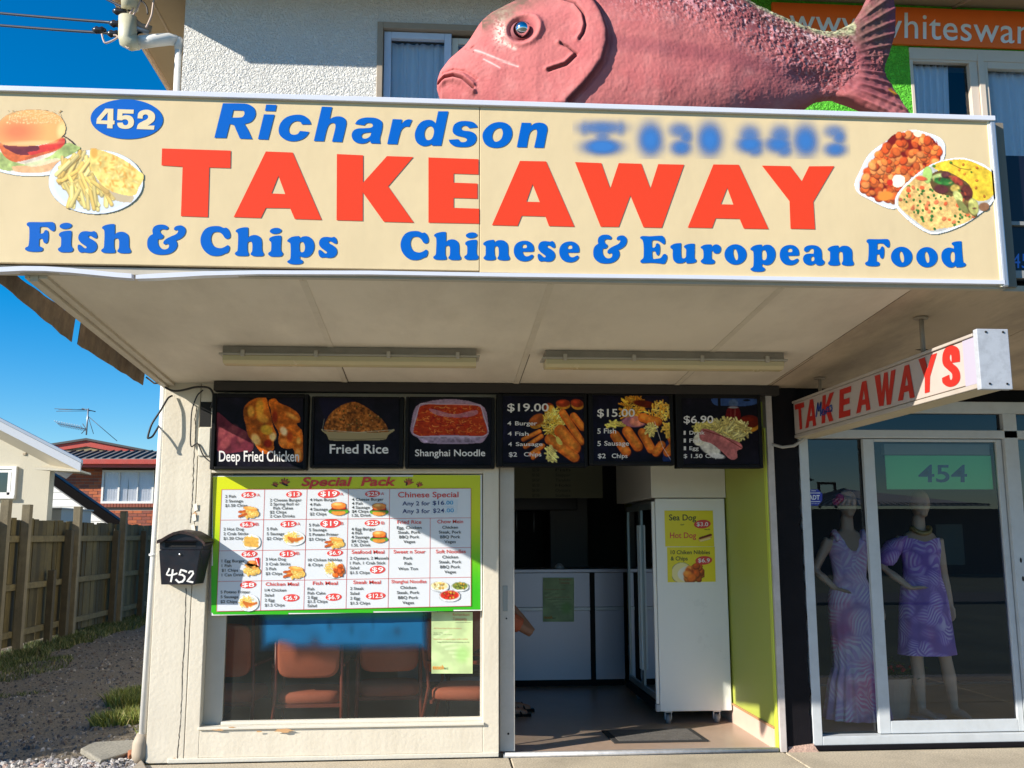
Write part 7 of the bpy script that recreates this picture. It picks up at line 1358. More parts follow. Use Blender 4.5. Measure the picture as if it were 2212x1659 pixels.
g.tube([(bx+.06, by-.16, 1.0), tuple((np.array(ar[0])+ar[1])/2), tuple(np.array(ar[0])*.25+np.array(ar[1])*.75)], [.085, .072, .07], 12); g.tube([(bx+.06, by+.16, 1.), tuple((np.array(al[0])+al[1])/2)], [.08, .07], 12)
put('shirt', remesh(g, .013, 3), mat('orange_shirt', (.62, .16, .08), .8), ps, smooth=True)
g = G()
for sy in (-1, 1): g.tube([(bx+.0, by+sy*.09, .48), (bx+.2, by+sy*.12, .475), (bx+.29, by+sy*.12, .465)], [.11, .1, .08], 12)
put('shorts', remesh(g, .014, 3), mat('dark_shorts', (.02, .02, .03), .8), ps, smooth=True)
g = G().ball((bx+.125, by, 1.315), .1, 16, 12, (1.02, .92, 1.1)); put('hair', g, mat('black_hair', (.01, .008, .006), .5), ps)
for k, sy in enumerate((-1, 1)): put('sandal', G().box(bx+.26+.05*k, bx+.53+.05*k, by+sy*.11-.045, by+sy*.11+.045, .004, .022).tube([(bx+.45+.05*k, by+sy*.11-.045, .02), (bx+.42+.05*k, by+sy*.11, .075), (bx+.45+.05*k, by+sy*.11+.045, .02)], .008, 6), M_black, ps)
sb = thing('bench', 'low dark stool under the seated person inside the shop', 'stool', (bx, by, 0)); put('seat', G().box(bx-.2, bx+.16, by-.2, by+.2, .34, .38), M_black, sb, bevel=.01)
for (x, y) in ((-.17, -.17), (.13, -.17), (-.17, .17), (.13, .17)): put('leg', G().box(bx+x-.015, bx+x+.015, by+y-.015, by+y+.015, .0, .34), M_black, sb)
# ================================================================ mailbox on the pillar
mbx = thing('letter_box', 'black metal letter box with rusty hood and hand painted 452 on the pillar', 'letter box', (-1.77, -.1, 1.2))
KM = lambda x, y, Y=-.125: W(S2(480+x/6.912), S2(1660+y/6.912), Y)
M_lb = mat('black_letterbox_paint', (.010, .010, .014), .32, var=.3, vscale=10, dirt=(.05, .02, .014), dirt_amt=.4, dscale=22)
f4 = [KM(185, 650), KM(1100, 650), KM(970, 1410), KM(230, 1405)]; b4 = [np.array([p[0], -.002, p[2]]) for p in f4]
put('box_door', G().hexa(f4, [p+np.array([0, .012, 0]) for p in f4]), M_lb, mbx, bevel=.003)
f5 = [KM(200, 640, -.11), KM(1120, 640, -.11), KM(985, 1395, -.11), KM(240, 1390, -.11)]; b5 = [np.array([f5[0][0]-.0, -.002, f5[0][2]]), np.array([f5[1][0]+.045, -.002, f5[1][2]]), np.array([f5[2][0]+.03, -.002, f5[2][2]]), np.array([f5[3][0], -.002, f5[3][2]])]
put('box_body', G().hexa(f5, b5), M_lb, mbx, bevel=.003)
f6 = [KM(195, 430, -.11), KM(1190, 430, -.11), KM(1120, 638, -.11), KM(200, 638, -.11)]
put('upper_body', G().hexa(f6, [np.array([p[0]+(.04 if i in (1, 2) else 0), -.002, p[2]]) for i, p in enumerate(f6)]), M_lb, mbx, bevel=.002)
put('slot_flap', G().hexa([KM(320, 430, -.125), KM(1000, 430, -.125), KM(1010, 455, -.14), KM(310, 455, -.14)], [KM(320, 425, -.11), KM(1000, 425, -.11), KM(1010, 450, -.11), KM(310, 450, -.11)]), M_lb, mbx)
put('slot', G().hexa([KM(315, 460, -.113), KM(1005, 460, -.113), KM(1000, 580, -.113), KM(320, 580, -.113)], [KM(315, 460, -.109), KM(1005, 460, -.109), KM(1000, 580, -.109), KM(320, 580, -.109)]), M_dark, mbx)
arc = [(135, 430), (240, 390), (390, 300), (500, 250), (640, 222), (760, 228), (880, 262), (1010, 330), (1130, 420), (1190, 480)]
g = G(); arcf = [KM(x, y, -.145) for x, y in arc]; n_ = len(arc); rs = np.random.default_rng(5)
for i, p in enumerate(arcf): bx_ = p[0]+(.035 if i > 5 else .0); g.v += [tuple(p), (bx_, -.002, p[2]+.01), (p[0], p[1]+.004, p[2]-.018-rs.random()*.008), (bx_, -.002, p[2]-.004)]
for i in range(n_-1):
    a = 4*i; g.f += [(a, a+1, a+5, a+4), (a, a+4, a+6, a+2), (a+2, a+6, a+7, a+3)]
put('rusty_hood', g, mat('rusty_black_metal', (.018, .012, .012), .6, var=.4, vscale=40, dirt=(.10, .03, .02), dirt_amt=.8, dscale=40), mbx, recalc=False)
put('hood_front', G().prism([KM(x, y+8, -.12) for x, y in arc]+[KM(1130, 440, -.12), KM(200, 440, -.12)], (0, .01, 0)), M_lb, mbx)
lk = KM(645, 738, -.128); put('lock', G().tube([lk, lk-np.array([0, .006, 0])], .0085, 16), mat('chrome_lock', (.6, .6, .62), .2, metal=1.), mbx); put('lock_slot', G().box(lk[0]-.001, lk[0]+.001, lk[1]-.0075, lk[1]-.006, lk[2]-.005, lk[2]+.005), M_dark, mbx)
g = G()
def brush(pts, w_):
    P_ = [np.array(p, float) for p in pts]
    L = []; R_ = []
    for i in range(len(P_)):
        d = P_[min(i+1, len(P_)-1)]-P_[max(0, i-1)]; d /= np.linalg.norm(d)+1e-9; n = np.array([-d[1], d[0]])*w_/2; L.append(P_[i]+n); R_.append(P_[i]-n)
    for i in range(len(P_)-1): g.add([KM(*v, -.127-.0004*brush.k) for v in (L[i], L[i+1], R_[i+1], R_[i])], [(0, 1, 2, 3)])
    brush.k += 1
brush.k = 0
brush([(415, 1045), (395, 1100), (365, 1150), (352, 1185), (390, 1200), (470, 1195), (540, 1175), (590, 1155)], 36); brush([(490, 1070), (480, 1150), (465, 1250), (445, 1350)], 40)
brush([(800, 1125), (740, 1100), (670, 1080), (655, 1130), (630, 1185), (700, 1190), (750, 1230), (745, 1290), (700, 1340), (620, 1355), (550, 1290)], 44); brush([(835, 1160), (870, 1115), (930, 1115), (940, 1160), (900, 1220), (840, 1290), (800, 1325), (880, 1345), (940, 1355)], 40)
put('painted_number', g, mat('brushed_white_paint', (.78, .76, .72), .6), mbx, recalc=False)
# ================================================================ cables around the canopy corner
M_cab = mat('black_cable', (.02, .018, .018), .5); K8 = lambda x, y, Y: W(S2(400+x/7.373), S2(1200+y/7.373), Y)
def cable(lab, pts, r, m=M_cab, cat='cable'):
    P_ = [np.array(p, float) for p in pts]; out = []
    for i in range(len(P_)-1):
        p0, p1, p2, p3 = P_[max(i-1, 0)], P_[i], P_[i+1], P_[min(i+2, len(P_)-1)]
        for k in range(5): t = k/5; out.append(.5*((2*p1)+(-p0+p2)*t+(2*p0-5*p1+4*p2-p3)*t*t+(-p0+3*p1-3*p2+p3)*t**3))
    out.append(P_[-1]); return tag(put('cable', G().tube(out, r, 6), m), lab, cat)
cable('black cable looping out past the shop corner below the canopy', [K8(1100, 450, -.02), K8(1010, 500, -.04), K8(930, 620, -.06), K8(800, 840, -.08), K8(640, 1080, -.1), K8(570, 1250, -.1), K8(525, 1430, -.1), K8(560, 1445, -.1), K8(640, 1400, -.08), K8(740, 1240, -.03), K8(815, 1120, .05)], .007)
cable('black cable sagging along the top of the shop wall', [K8(930, 250, -.03), K8(1060, 320, -.03), K8(1200, 340, -.03), K8(1400, 310, -.03), K8(1620, 255, -.03), K8(1850, 245, -.04), K8(1990, 290, -.05), K8(2060, 420, -.07), K8(2050, 620, -.09), K8(2010, 740, -.1)], .008)
cable('thin black cable hanging down the pillar to the chicken menu board', [K8(1820, 320, -.02), K8(1700, 430, -.02), K8(1620, 600, -.02), K8(1570, 760, -.02), K8(1545, 950, -.02), K8(1535, 1250, -.02), K8(1525, 1450, -.02), K8(1550, 1650, -.02), W(427, 958, -.02), W(440, 985, -.03), W(462, 1003, -.05)], .005)
# ================================================================ service pipe, insulators, power lines
KP = lambda x, y, Y=-.3: W(S2(340+x/5.925), S2(y/5.925), Y*.22-.0)
sv = thing('service_mast', 'thick white elbow pipe at the eave where the power lines arrive', 'pipe', (-2.3, -.2, 5))
put('horizontal_pipe', G().tube([np.array([pxt, .03, pzt-.1]), np.array([pxt, .03, pzt-.02]), KP(1290, 725, -.0)+np.array([0, .03, 0]), KP(1180, 740, -.03), KP(900, 765, -.1), KP(590, 800, -.2)], [.028, .034, .04, .046, .048, .05], 16), M_pvc, sv)
put('elbow_pipe', G().tube([KP(600, 798, -.3), KP(470, 810, -.33), KP(400, 770, -.35), KP(395, 690, -.35), KP(400, 330, -.36)], [.056, .06, .066, .066, .066], 16), mat('yellowed_pvc', (.58, .55, .40), .4, var=.06, dirt=(.35, .33, .2), dirt_amt=.5, dscale=8), sv)
put('upper_pipe', G().tube([KP(440, 170, -.36), KP(430, -500, -.36)], .062, 16), mat('yellowed_pvc', (.58, .55, .40), .4), sv)
M_wire = mat('power_wire', (.012, .012, .02), .5)
pole = (-30, 18)
def wire(lab, a, far, sag, r=.011):
    a = np.array(a); b = np.array(far, float); pts = [a+(b-a)*t-np.array([0, 0, sag*4*t*(1-t)]) for t in np.linspace(0, 1, 24)]
    return tag(put('power_line', G().tube(pts, r, 6), M_wire), lab, 'cable')
def far(px, py, Y): return W(px, py, Y)
wire('upper power line reaching the eave pipe from the left', KP(300, 440), far(-400, -20, 3), .03); wire('middle power line reaching the eave pipe from the left', KP(300, 640), far(-400, 6, 3), .04)
wire('topmost power line descending to the upper pipe end', KP(440, 200), far(80, -90, 1.0), .02)
ins = mat('black_insulator', (.02, .02, .025), .3)
for p, lab in ((KP(180, 450), 'black insulator on the upper power line'), (KP(245, 215), 'black insulator on the topmost power line'), (KP(-140, 570), 'black insulator out on the middle power line'), (KP(135, 640), 'black insulator beside the elbow pipe')):
    tag(put('insulator', G().tube([p-np.array([.05, 0, -.002]), p-np.array([.02, 0, 0]), p, p+np.array([.02, 0, 0]), p+np.array([.05, 0, -.002])], [.012, .03, .022, .03, .012], 10), ins), lab, 'insulator')
M_cu = mat('pale_pink_wire', (.55, .42, .36), .5)
for lab, pts in (('pale wire dropping from the upper pipe past the elbow', [(640, 0), (600, 110), (520, 260), (430, 400), (330, 520), (215, 700), (0, 810), (-60, 760), (-90, 640)]), ('second pale wire twisted beside the elbow pipe', [(560, 0), (500, 150), (420, 300), (340, 480)]), ('pale wire hanging in front of the eave', [(890, 0), (870, 150), (850, 280), (800, 410), (745, 520)]), ('short pale wire curling under the elbow pipe', [(130, 665), (180, 670), (220, 705), (300, 800), (400, 910), (440, 895)]), ('dark wire curving down the eave beside the pipe', [(640, 0), (720, 70), (765, 160), (775, 270)])):
    cable(lab, [KP(x, y, -.42) for x, y in pts], .007, M_cab if 'dark' in lab else M_cu, 'wire')
br = thing('line_bracket', 'rusty clamp bracket tying the power lines to the eave', 'bracket', tuple(KP(650, 520, -.2)))
put('clamp', G().tube([KP(510, 400, -.3), KP(640, 500, -.2), KP(850, 560, -.1)], .028, 8), mat('rusty_hanger', (.3, .24, .18), .7), br); put('clamp', G().tube([KP(500, 520, -.3), KP(640, 560, -.2), KP(800, 600, -.1)], .022, 8), M_alu, br); put('clamp', G().tube([KP(520, 690, -.3), KP(600, 620, -.2), KP(700, 600, -.15)], .01, 6), M_black, br)
# ================================================================ timber fence along the driveway
M_pal = mat('weathered_fence_wood', (.085, .066, .024), .85, var=.35, vscale=5, dirt=(.045, .036, .02), dirt_amt=.95, dscale=1.6, streak=(9, 9, .8), bump=.5, bscale=60, detail=8)
for mm in (M_pal,):
    N, L = mm.node_tree.nodes, mm.node_tree.links; bc = N['Principled BSDF'].inputs['Base Color']; src_ = bc.links[0].from_socket
    oi = N.new('ShaderNodeObjectInfo'); mr = N.new('ShaderNodeMapRange'); mr.inputs[3].default_value = .6; mr.inputs[4].default_value = 1.5; L.new(oi.outputs['Random'], mr.inputs[0])
    sc_n = N.new('ShaderNodeVectorMath'); sc_n.operation = 'SCALE'; L.new(src_, sc_n.inputs[0]); L.new(mr.outputs[0], sc_n.inputs['Scale']); L.new(sc_n.outputs[0], bc)
M_post = mat('grey_fence_post', (.17, .14, .085), .85, var=.3, vscale=6, dirt=(.07, .06, .035), dirt_amt=.7, dscale=1.5, streak=(9, 9, .8), bump=.5, bscale=70)
M_rail = mat('mossy_rail', (.13, .105, .05), .9, var=.4, vscale=9, bump=.6, bscale=60)
XF = -5.72
fc = thing('timber_fence', 'tall weathered paling fence with green algae along the driveway', 'fence', (XF, 9, 0))
y = -1.2; k = 0; pal = None; rs = np.random.default_rng(12)
while y < 18.5:
    hgt = 1.70+rs.normal()*.008-.004*(y-5); wd = .143
    g = G().box(-.009, .009, 0, wd, 0, hgt); 
    o = put('paling', g, M_pal, fc); o.location = (XF-.02+rs.normal()*.003, y, .06); o.rotation_euler = (0, rs.normal()*.003, rs.normal()*.03)
    o.matrix_parent_inverse = Matrix.Translation((-XF, -9, 0)); y += wd+.006+abs(rs.normal())*.004; k += 1
for z, h_ in ((1.44, .09), (.80, .085), (.18, .085)):
    put('fence_rail', G().box(XF, XF+.045, -1.2, 18.5, z, z+h_), M_rail, fc, bevel=.006)
put('top_capping', G().box(XF-.035, XF+.055, 3.2, 18.5, 1.695, 1.72), M_rail, fc) if False else None
FP = lambda x, y: (S2(x/2.3697), S2(1400+y/2.3697))
posts = [((0, 455), (55, 455), 1400), ((155, 490), (218, 490), 1490), ((550, 505), (603, 505), 1385), ((905, 540), (952, 540), 1310)]
for (a, b, base) in posts:
    pb = WX(*FP((a[0]+b[0])/2-25, base), XF+.1); yy = pb[1]
    zt_p = WX(*FP(*a), XF+.1)
    # solve Y so that the post foot is on the ground
    gz = WZ(*FP((a[0]+b[0])/2-28, base), .0); yy = WX(*FP((a[0]+b[0])/2-14, (a[1]+base)/2), XF+.1)[1]; ztp = WX(*FP(*a), XF+.1)[2]
    tp = put('fence_post', G().box(XF+.048, XF+.158, yy-.05, yy+.05, -.05, max(1.95, min(ztp, 2.2))), M_post, fc, bevel=.006)
for px in ((505, 530), (855, 890), (1065, 1100)):
    yy = WX(*FP(sum(px)/2, 900), XF+.1)[1]; put('fence_post', G().box(XF+.046, XF+.146, yy-.06, yy+.06, -.05, 1.62), mat('dark_fence_post', (.07, .055, .03), .9, var=.3, vscale=8, bump=.5), fc, bevel=.006)
yy = WX(*FP(385, 1200), XF+.1)[1]; put('fence_post', G().box(XF+.048, XF+.138, yy-.05, yy+.05, -.05, WX(*FP(385, 990), XF+.1)[2]), MATS['dark_fence_post'], fc, bevel=.006)
# ================================================================ cream house behind the fence
YH = 9.0
ch_ = thing('cream_house', 'single storey cream house with a pale grey gable edge behind the fence', 'house', (-8, YH, 0))
M_ch = mat('cream_house_wall', (.52, .48, .38), .75, var=.04, vscale=3, bump=.35, bscale=45)
xr_ = W(107, 1030, YH)[0]
def house_roof(px, py, Y): return W(px, py, Y)
e0 = W(175, 1000, YH-.55); e1 = W(0, 910, YH-.55); sl_ = (e1[2]-e0[2])/(e1[0]-e0[0]); rx_ = e0[0]-2.6; rz_ = e0[2]+sl_*(rx_-e0[0])
wallz = lambda x: min(e0[2]+sl_*(x-e0[0])-.34, e0[2]+sl_*(xr_-e0[0])-.34+sl_*(x-xr_))
put('gable_wall', G().prism([(xr_, YH, 0), (xr_, YH, wallz(xr_)), (rx_, YH, wallz(rx_)), (rx_-3, YH, wallz(rx_)-1.4), (rx_-3, YH, 0)], (0, .2, 0)), M_ch, ch_)
put('side_wall', G().hexa([(xr_-.4, YH+.2, 0), (xr_-.1, YH+.2, 0), (xr_-.5*3, YH+3, 0), (xr_-.2-.5*3, YH+3, 0)], [(xr_-.4, YH+.2, wallz(xr_)), (xr_-.1, YH+.2, wallz(xr_)), (xr_-.5*3, YH+3, wallz(xr_)), (xr_-.2-.5*3, YH+3, wallz(xr_))]), M_ch, ch_)
put('roof', G().hexa([(e0[0]+.02, YH-.52, e0[2]-.03), (e0[0]-.5*3.2, YH+3.2, e0[2]-.03), (rx_-.5*3.2, YH+3.2, rz_-.03), (rx_, YH-.52, rz_-.03)], [(e0[0]+.02, YH-.52, e0[2]), (e0[0]-.5*3.2, YH+3.2, e0[2]), (rx_-.5*3.2, YH+3.2, rz_), (rx_, YH-.52, rz_)]), mat('grey_roof_iron', (.3, .3, .3), .5), ch_)
put('barge_board', G().hexa([(e0[0], YH-.56, e0[2]-.13), (e0[0], YH-.525, e0[2]-.13), (rx_, YH-.525, rz_-.13), (rx_, YH-.56, rz_-.13)], [(e0[0], YH-.56, e0[2]+.0), (e0[0], YH-.525, e0[2]+.0), (rx_, YH-.525, rz_), (rx_, YH-.56, rz_)]), mat('pale_grey_barge', (.46, .49, .54), .4), ch_, bevel=.004)
put('barge_flashing', G().hexa([(e0[0]+.01, YH-.575, e0[2]+.002), (e0[0]+.01, YH-.5, e0[2]+.002), (rx_, YH-.5, rz_+.002), (rx_, YH-.575, rz_+.002)], [(e0[0]+.01, YH-.575, e0[2]+.05), (e0[0]+.01, YH-.5, e0[2]+.05), (rx_, YH-.5, rz_+.05), (rx_, YH-.575, rz_+.05)]), mat('blue_grey_flashing', (.33, .38, .45), .4, metal=.2), ch_)
put('eave_soffit', G().hexa([(e0[0], YH-.52, e0[2]-.125), (xr_, YH+.0, wallz(xr_)-.0), (rx_, YH+.0, wallz(rx_)), (rx_, YH-.52, rz_-.125)], [(e0[0], YH-.52, e0[2]-.10), (xr_, YH+.01, wallz(xr_)+.03), (rx_, YH+.01, wallz(rx_)+.03), (rx_, YH-.52, rz_-.10)]), mat('soffit_cream', (.50, .46, .38), .8), ch_)
zc_ = wallz(xr_); put('boxed_eave', G().prism([(xr_-.05, YH-.515, e0[2]-.10), (e0[0]-.02, YH-.515, e0[2]-.135), (e0[0]-.1, YH+.2, e0[2]-.14), (xr_-.05, YH+.2, zc_)], (0, 0, .03)), M_ch, ch_)
wa, wb_ = W(*FP(-220, 200), YH)[0], W(*FP(135, 230), YH)[0]; wz_, wzt = W(*FP(100, 450), YH)[2], W(*FP(100, 205), YH)[2]
wn = put('window', G().box(wa, wb_, YH-.05, YH-.001, wzt-.05, wzt).box(wb_-.07, wb_, YH-.05, YH-.001, wz_+.05, wzt-.05).box(wa, wb_, YH-.07, YH-.001, wz_, wz_+.05).box(wa, wa+.07, YH-.05, YH-.001, wz_+.05, wzt-.05), M_white, ch_, bevel=.005)
sub('window_sash', G().box(wa+.08, wb_-.075, YH-.035, YH-.012, wzt-.1, wzt-.055).box(wb_-.13, wb_-.085, YH-.035, YH-.012, wz_+.06, wzt-.1).box(wa+.08, wb_-.075, YH-.035, YH-.012, wz_+.055, wz_+.1), M_white, wn)
sub('pane', G().add([(wa+.06, YH-.02, wz_+.05), (wb_-.06, YH-.02, wz_+.05), (wb_-.06, YH-.02, wzt-.05), (wa+.06, YH-.02, wzt-.05)], [(0, 1, 2, 3)]), glass('house_glass', (.25, .3, .32), 1.6), wn)
put('wall_vent', G().box(W(*FP(175, 110), YH)[0], W(*FP(198, 110), YH)[0], YH-.02, YH-.001, W(*FP(185, 120), YH)[2], W(*FP(185, 102), YH)[2]), mat('tan_vent', (.4, .33, .24), .7), ch_, bevel=.003)
# ================================================================ white weatherboard lean-to with a dark sloping roof edge
YL = 14.5
ln = thing('lean_to', 'white weatherboard side building under a steep dark sloping roof edge', 'building', (-8, YL, 0))
M_wb = mat('white_weatherboard', (.80, .80, .78), .5, var=.02)
ra = W(*FP(372, 290), YL); rb = W(*FP(870, 640), YL); sl2 = (rb[2]-ra[2])/(rb[0]-ra[0]); zr = lambda x: ra[2]+sl2*(x-ra[0])
z = .6; bh = .155
x0_ = W(*FP(340, 500), YL)[0]-.3
while z < zr(x0_)-.0:
    xtop = min(rb[0]+3, ra[0]+(z+bh-ra[2])/sl2); xbot = ra[0]+(z-ra[2])/sl2
    if xtop > x0_+.05: put('weatherboard', G().hexa([(x0_, YL-.012, z), (xbot, YL-.012, z), (xbot, YL+.03, z), (x0_, YL+.03, z)], [(x0_, YL+.0, z+bh), (xtop, YL+.0, z+bh), (xtop, YL+.03, z+bh), (x0_, YL+.03, z+bh)]), M_wb, ln)
    z += bh
hw = .21
put('roof_edge', G().prism([(ra[0]-1.2, YL-.45, zr(ra[0]-1.2)), (rb[0]+1.5, YL-.45, zr(rb[0]+1.5)), (rb[0]+1.5, YL-.45, zr(rb[0]+1.5)+hw), (ra[0]-1.2, YL-.45, zr(ra[0]-1.2)+hw)], (0, .1, 0)), mat('near_black_timber', (.008, .007, .007), .9, spec=.05), ln)
put('roof', G().prism([(ra[0]-1.2, YL-.35, zr(ra[0]-1.2)+hw*.75), (rb[0]+1.5, YL-.35, zr(rb[0]+1.5)+hw*.75), (rb[0]+1.5, YL-.35, zr(rb[0]+1.5)+hw), (ra[0]-1.2, YL-.35, zr(ra[0]-1.2)+hw)], (0, .25, 0)), mat('dark_roof', (.06, .06, .06), .6), ln)
put('roof_edge_trim', G().prism([(ra[0]-1.2, YL-.46, zr(ra[0]-1.2)-.03), (rb[0]+1.5, YL-.46, zr(rb[0]+1.5)-.03), (rb[0]+1.5, YL-.46, zr(rb[0]+1.5)-.001), (ra[0]-1.2, YL-.46, zr(ra[0]-1.2)-.001)], (0, .46, 0)), mat('grey_trim', (.25, .25, .24), .6), ln)
sx0, sx1 = W(*FP(352, 560), 12.)[0], W(*FP(462, 560), 12.)[0]; szt = W(*FP(400, 517), 12.)[2]
sh = thing('garden_shed', 'low cream shed top showing above the fence beside the cream house', 'shed', (sx0, 12, 0)); put('shed_wall', G().box(sx0-.6, sx1, 12, 13.6, 0, szt-.03), mat('pale_shed_wall', (.5, .49, .45), .7), sh); put('shed_roof', G().box(sx0-.6, sx1+.03, 11.95, 13.65, szt-.03, szt), mat('shed_roof_grey', (.35, .34, .32), .6), sh)
# ================================================================ brick house
YB = 20.
bh_ = thing('brick_house', 'two storey red brick house with red fascias and dark tiled roof', 'house', (-9, YB, 0))
M_brk = [mat('orange_brick_%s' % n, c, .8, var=.15, vscale=14, bump=.3, bscale=80) for n, c in (('red', (.36, .085, .035)), ('bright', (.45, .12, .045)), ('dull', (.27, .075, .045)))]
M_mort = mat('brick_mortar', (.30, .24, .19), .9)
bxr = W(352, 1050, YB)[0]+.3; bxl = -12.2; bzt = W(*FP(700, 195), YB)[2]
put('brick_backing', G().box(bxl, bxr, YB+.012, YB+.25, 0, bzt), M_mort, bh_)
w0x, w1x = W(*FP(775, 300), YB)[0], W(*FP(1168, 300), YB)[0]; w0z, w1z = W(*FP(970, 480), YB)[2], W(*FP(970, 235), YB)[2]
vx0 = W(*FP(375, 300), YB)[0]; meshes = {}
def brick(x0, x1, z0, z1, y0=YB, nm='brick'):
    k = (round(x1-x0, 3), round(z1-z0, 3), rs.integers(3)); yy = y0+rs.normal()*.002
    if k not in meshes:
        me = G().box(0, x1-x0, 0, .02, 0, z1-z0).mesh('brick'); me.materials.append(M_brk[k[2]]); meshes[k] = me
    o = bpy.data.objects.new(nm, meshes[k]); COL.objects.link(o); o.parent = bh_; o.matrix_parent_inverse = Matrix.Translation((9, -YB, 0)); o.location = (x0, yy, z0); return o
cw, chh = .24, .086; z = bzt-.01-chh*40; nb_ = 0; row = 0; far_g = G(); far_g.smooth = False
while z < bzt-.02:
    off = (row % 2)*cw/2; x = bxl-off
    while x < bxr:
        a, b = max(x, bxl), min(x+cw-.012, bxr); zz0, zz1 = z, min(z+chh-.012, bzt-.002)
        hit = not (b < w0x-.01 or a > w1x+.01 or zz1 < w0z-.14 or zz0 > w1z+.12)
        if hit:
            if a < w0x-.01-.03 and b > w0x-.01: b = w0x-.012; hit = False
            elif a < w1x+.01 and b > w1x+.01+.03: a = w1x+.012; hit = False
        if not hit and b-a > .03:
            xs_ = ra[0]+(z-ra[2]-hw)/sl2
            vis = a > vx0-.1 and z > 1.55 and W
            # hidden behind the lean-to roof line?
            scr = (a-CO[0])/(YB-CO[1])*(YL-CO[1])+CO[0]; zsc = (zz1-CO[2])/(YB-CO[1])*(YL-CO[1])+CO[2]
            if vis and zsc > zr(scr)+hw-.25 and nb_ < 299: brick(round(a, 3), round(b, 3), round(zz0, 3), round(zz1, 3)); nb_ += 1
            else: far_g.box(a, b, YB, YB+.02, zz0, zz1)
        x += cw
    z += chh; row += 1
setting(put('hidden_brickwork', far_g, M_brk[0], bh_, recalc=False), 'stuff')
x = w0x-.06
while x < w1x+.05:  # soldier sill bricks
    put('sill_brick', G().box(x, x+.07, YB-.06, YB+.02, w0z-.12, w0z-.02), M_brk[2], bh_); x += .082
wn = put('window', G().box(w0x, w1x, YB-.05, YB+.02, w0z-.02, w0z+.04).box(w0x, w1x, YB-.05, YB+.02, w1z-.05, w1z).box(w0x, w0x+.05, YB-.05, YB+.02, w0z+.04, w1z-.05).box(w1x-.05, w1x, YB-.05, YB+.02, w0z+.04, w1z-.05).box(w0x+(w1x-w0x)*.31, w0x+(w1x-w0x)*.345, YB-.045, YB+.02, w0z+.04, w1z-.05).box(w0x+(w1x-w0x)*.68, w0x+(w1x-w0x)*.70, YB-.045, YB+.02, w0z+.04, w1z-.05), M_white, bh_)
sub('pane', G().add([(w0x+.03, YB-.01, w0z), (w1x-.03, YB-.01, w0z), (w1x-.03, YB-.01, w1z), (w0x+.03, YB-.01, w1z)], [(0, 1, 2, 3)]), glass('upper_glass', (.97, .97, .98), .35), wn)
c1 = curtain(w0x+.05, w0x+(w1x-w0x)*.5, w0z+.02, w1z-.04, YB+.008-.008, bh_, M_net, 9, .003, seed=2); c2 = curtain(w0x+(w1x-w0x)*.5, w1x-.05, w0z+.02, w1z-.04, YB+.0, bh_, M_net, 9, .003, seed=6)
put('window_dark', G().box(w0x, w1x, YB+.005, YB+.011, w0z, w1z), M_dark, bh_); put('lintel_shadow_board', G().box(w0x-.02, w1x+.06, YB-.01, YB+.02, w1z+.001, w1z+.10), mat('brown_timber', (.08, .035, .02), .7), bh_)
M_redf = mat('red_fascia_paint', (.46, .06, .04), .5, var=.08, dirt=(.3, .12, .1), dirt_amt=.4, dscale=4)
gz0, gz1 = W(*FP(900, 195), YB-.55)[2], W(*FP(900, 152), YB-.55)[2]
put('gutter', G().box(bxl, bxr+.4, YB-.62, YB-.5, gz0+.02, gz1), M_redf, bh_, bevel=.01); put('fascia_board', G().box(bxl, bxr+.4, YB-.53, YB-.49, gz0-.06, gz0+.02), M_redf, bh_); put('soffit', G().box(bxl, bxr+.4, YB-.5, YB, gz0-.05, gz0-.03), mat('brown_timber', (.08, .035, .02), .7), bh_)
# lower tiled apron roof (ribs built one by one) rising to the gable
rt0 = gz1+.01; ytop = YB+.9; rtz = W(*FP(700, 88), ytop)[2]
M_tile = mat('dark_metal_tiles', (.24, .22, .19), .6, var=.25, vscale=10, dirt=(.3, .28, .22), dirt_amt=.5, dscale=3)
put('roof', G().hexa([(bxl, YB-.6, rt0-.03), (bxr+.4, YB-.6, rt0-.03), (bxr+.4, ytop, rtz-.03), (bxl, ytop, rtz-.03)], [(bxl, YB-.6, rt0), (bxr+.4, YB-.6, rt0), (bxr+.4, ytop, rtz), (bxl, ytop, rtz)]), M_tile, bh_)
x = W(*FP(470, 120), YB)[0]
while x < bxr+.3:
    put('roof_rib', G().hexa([(x, YB-.6, rt0), (x+.035, YB-.6, rt0), (x+.035, ytop, rtz), (x, ytop, rtz)], [(x, YB-.6, rt0+.035), (x+.035, YB-.6, rt0+.035), (x+.035, ytop, rtz+.035), (x, ytop, rtz+.035)]), mat('rib_dark', (.03, .03, .03), .6), bh_); x += .21
pk = W(*FP(655, 8), YB+1.); pl_ = W(*FP(385, 50), YB+1.); pr_ = W(*FP(1198, 112), YB+1.); bw = .17; dd = lambda p: np.array([p[0], p[1], p[2]-bw])
g1 = lambda a, b: G().hexa([a, b, dd(b), dd(a)], [np.array(p)+np.array([0, .06, 0]) for p in (a, b, dd(b), dd(a))])
pl2 = pk+(pl_-pk)*2.2
put('gable_barge', g1(pk, pl2), M_redf, bh_); put('gable_barge', g1(pk, pr_+(pr_-pk)*.3), M_redf, bh_)
up = lambda p, h: np.array([p[0], p[1]-.06, p[2]+h])
for q in (pl2, pr_+(pr_-pk)*.3): put('roof_capping', G().hexa([up(pk, 0), up(q, 0), up(q, .06), up(pk, .06)], [p+np.array([0, .3, 0]) for p in (up(pk, 0), up(q, 0), up(q, .06), up(pk, .06))]), mat('dark_roof', (.06, .06, .06), .6), bh_)
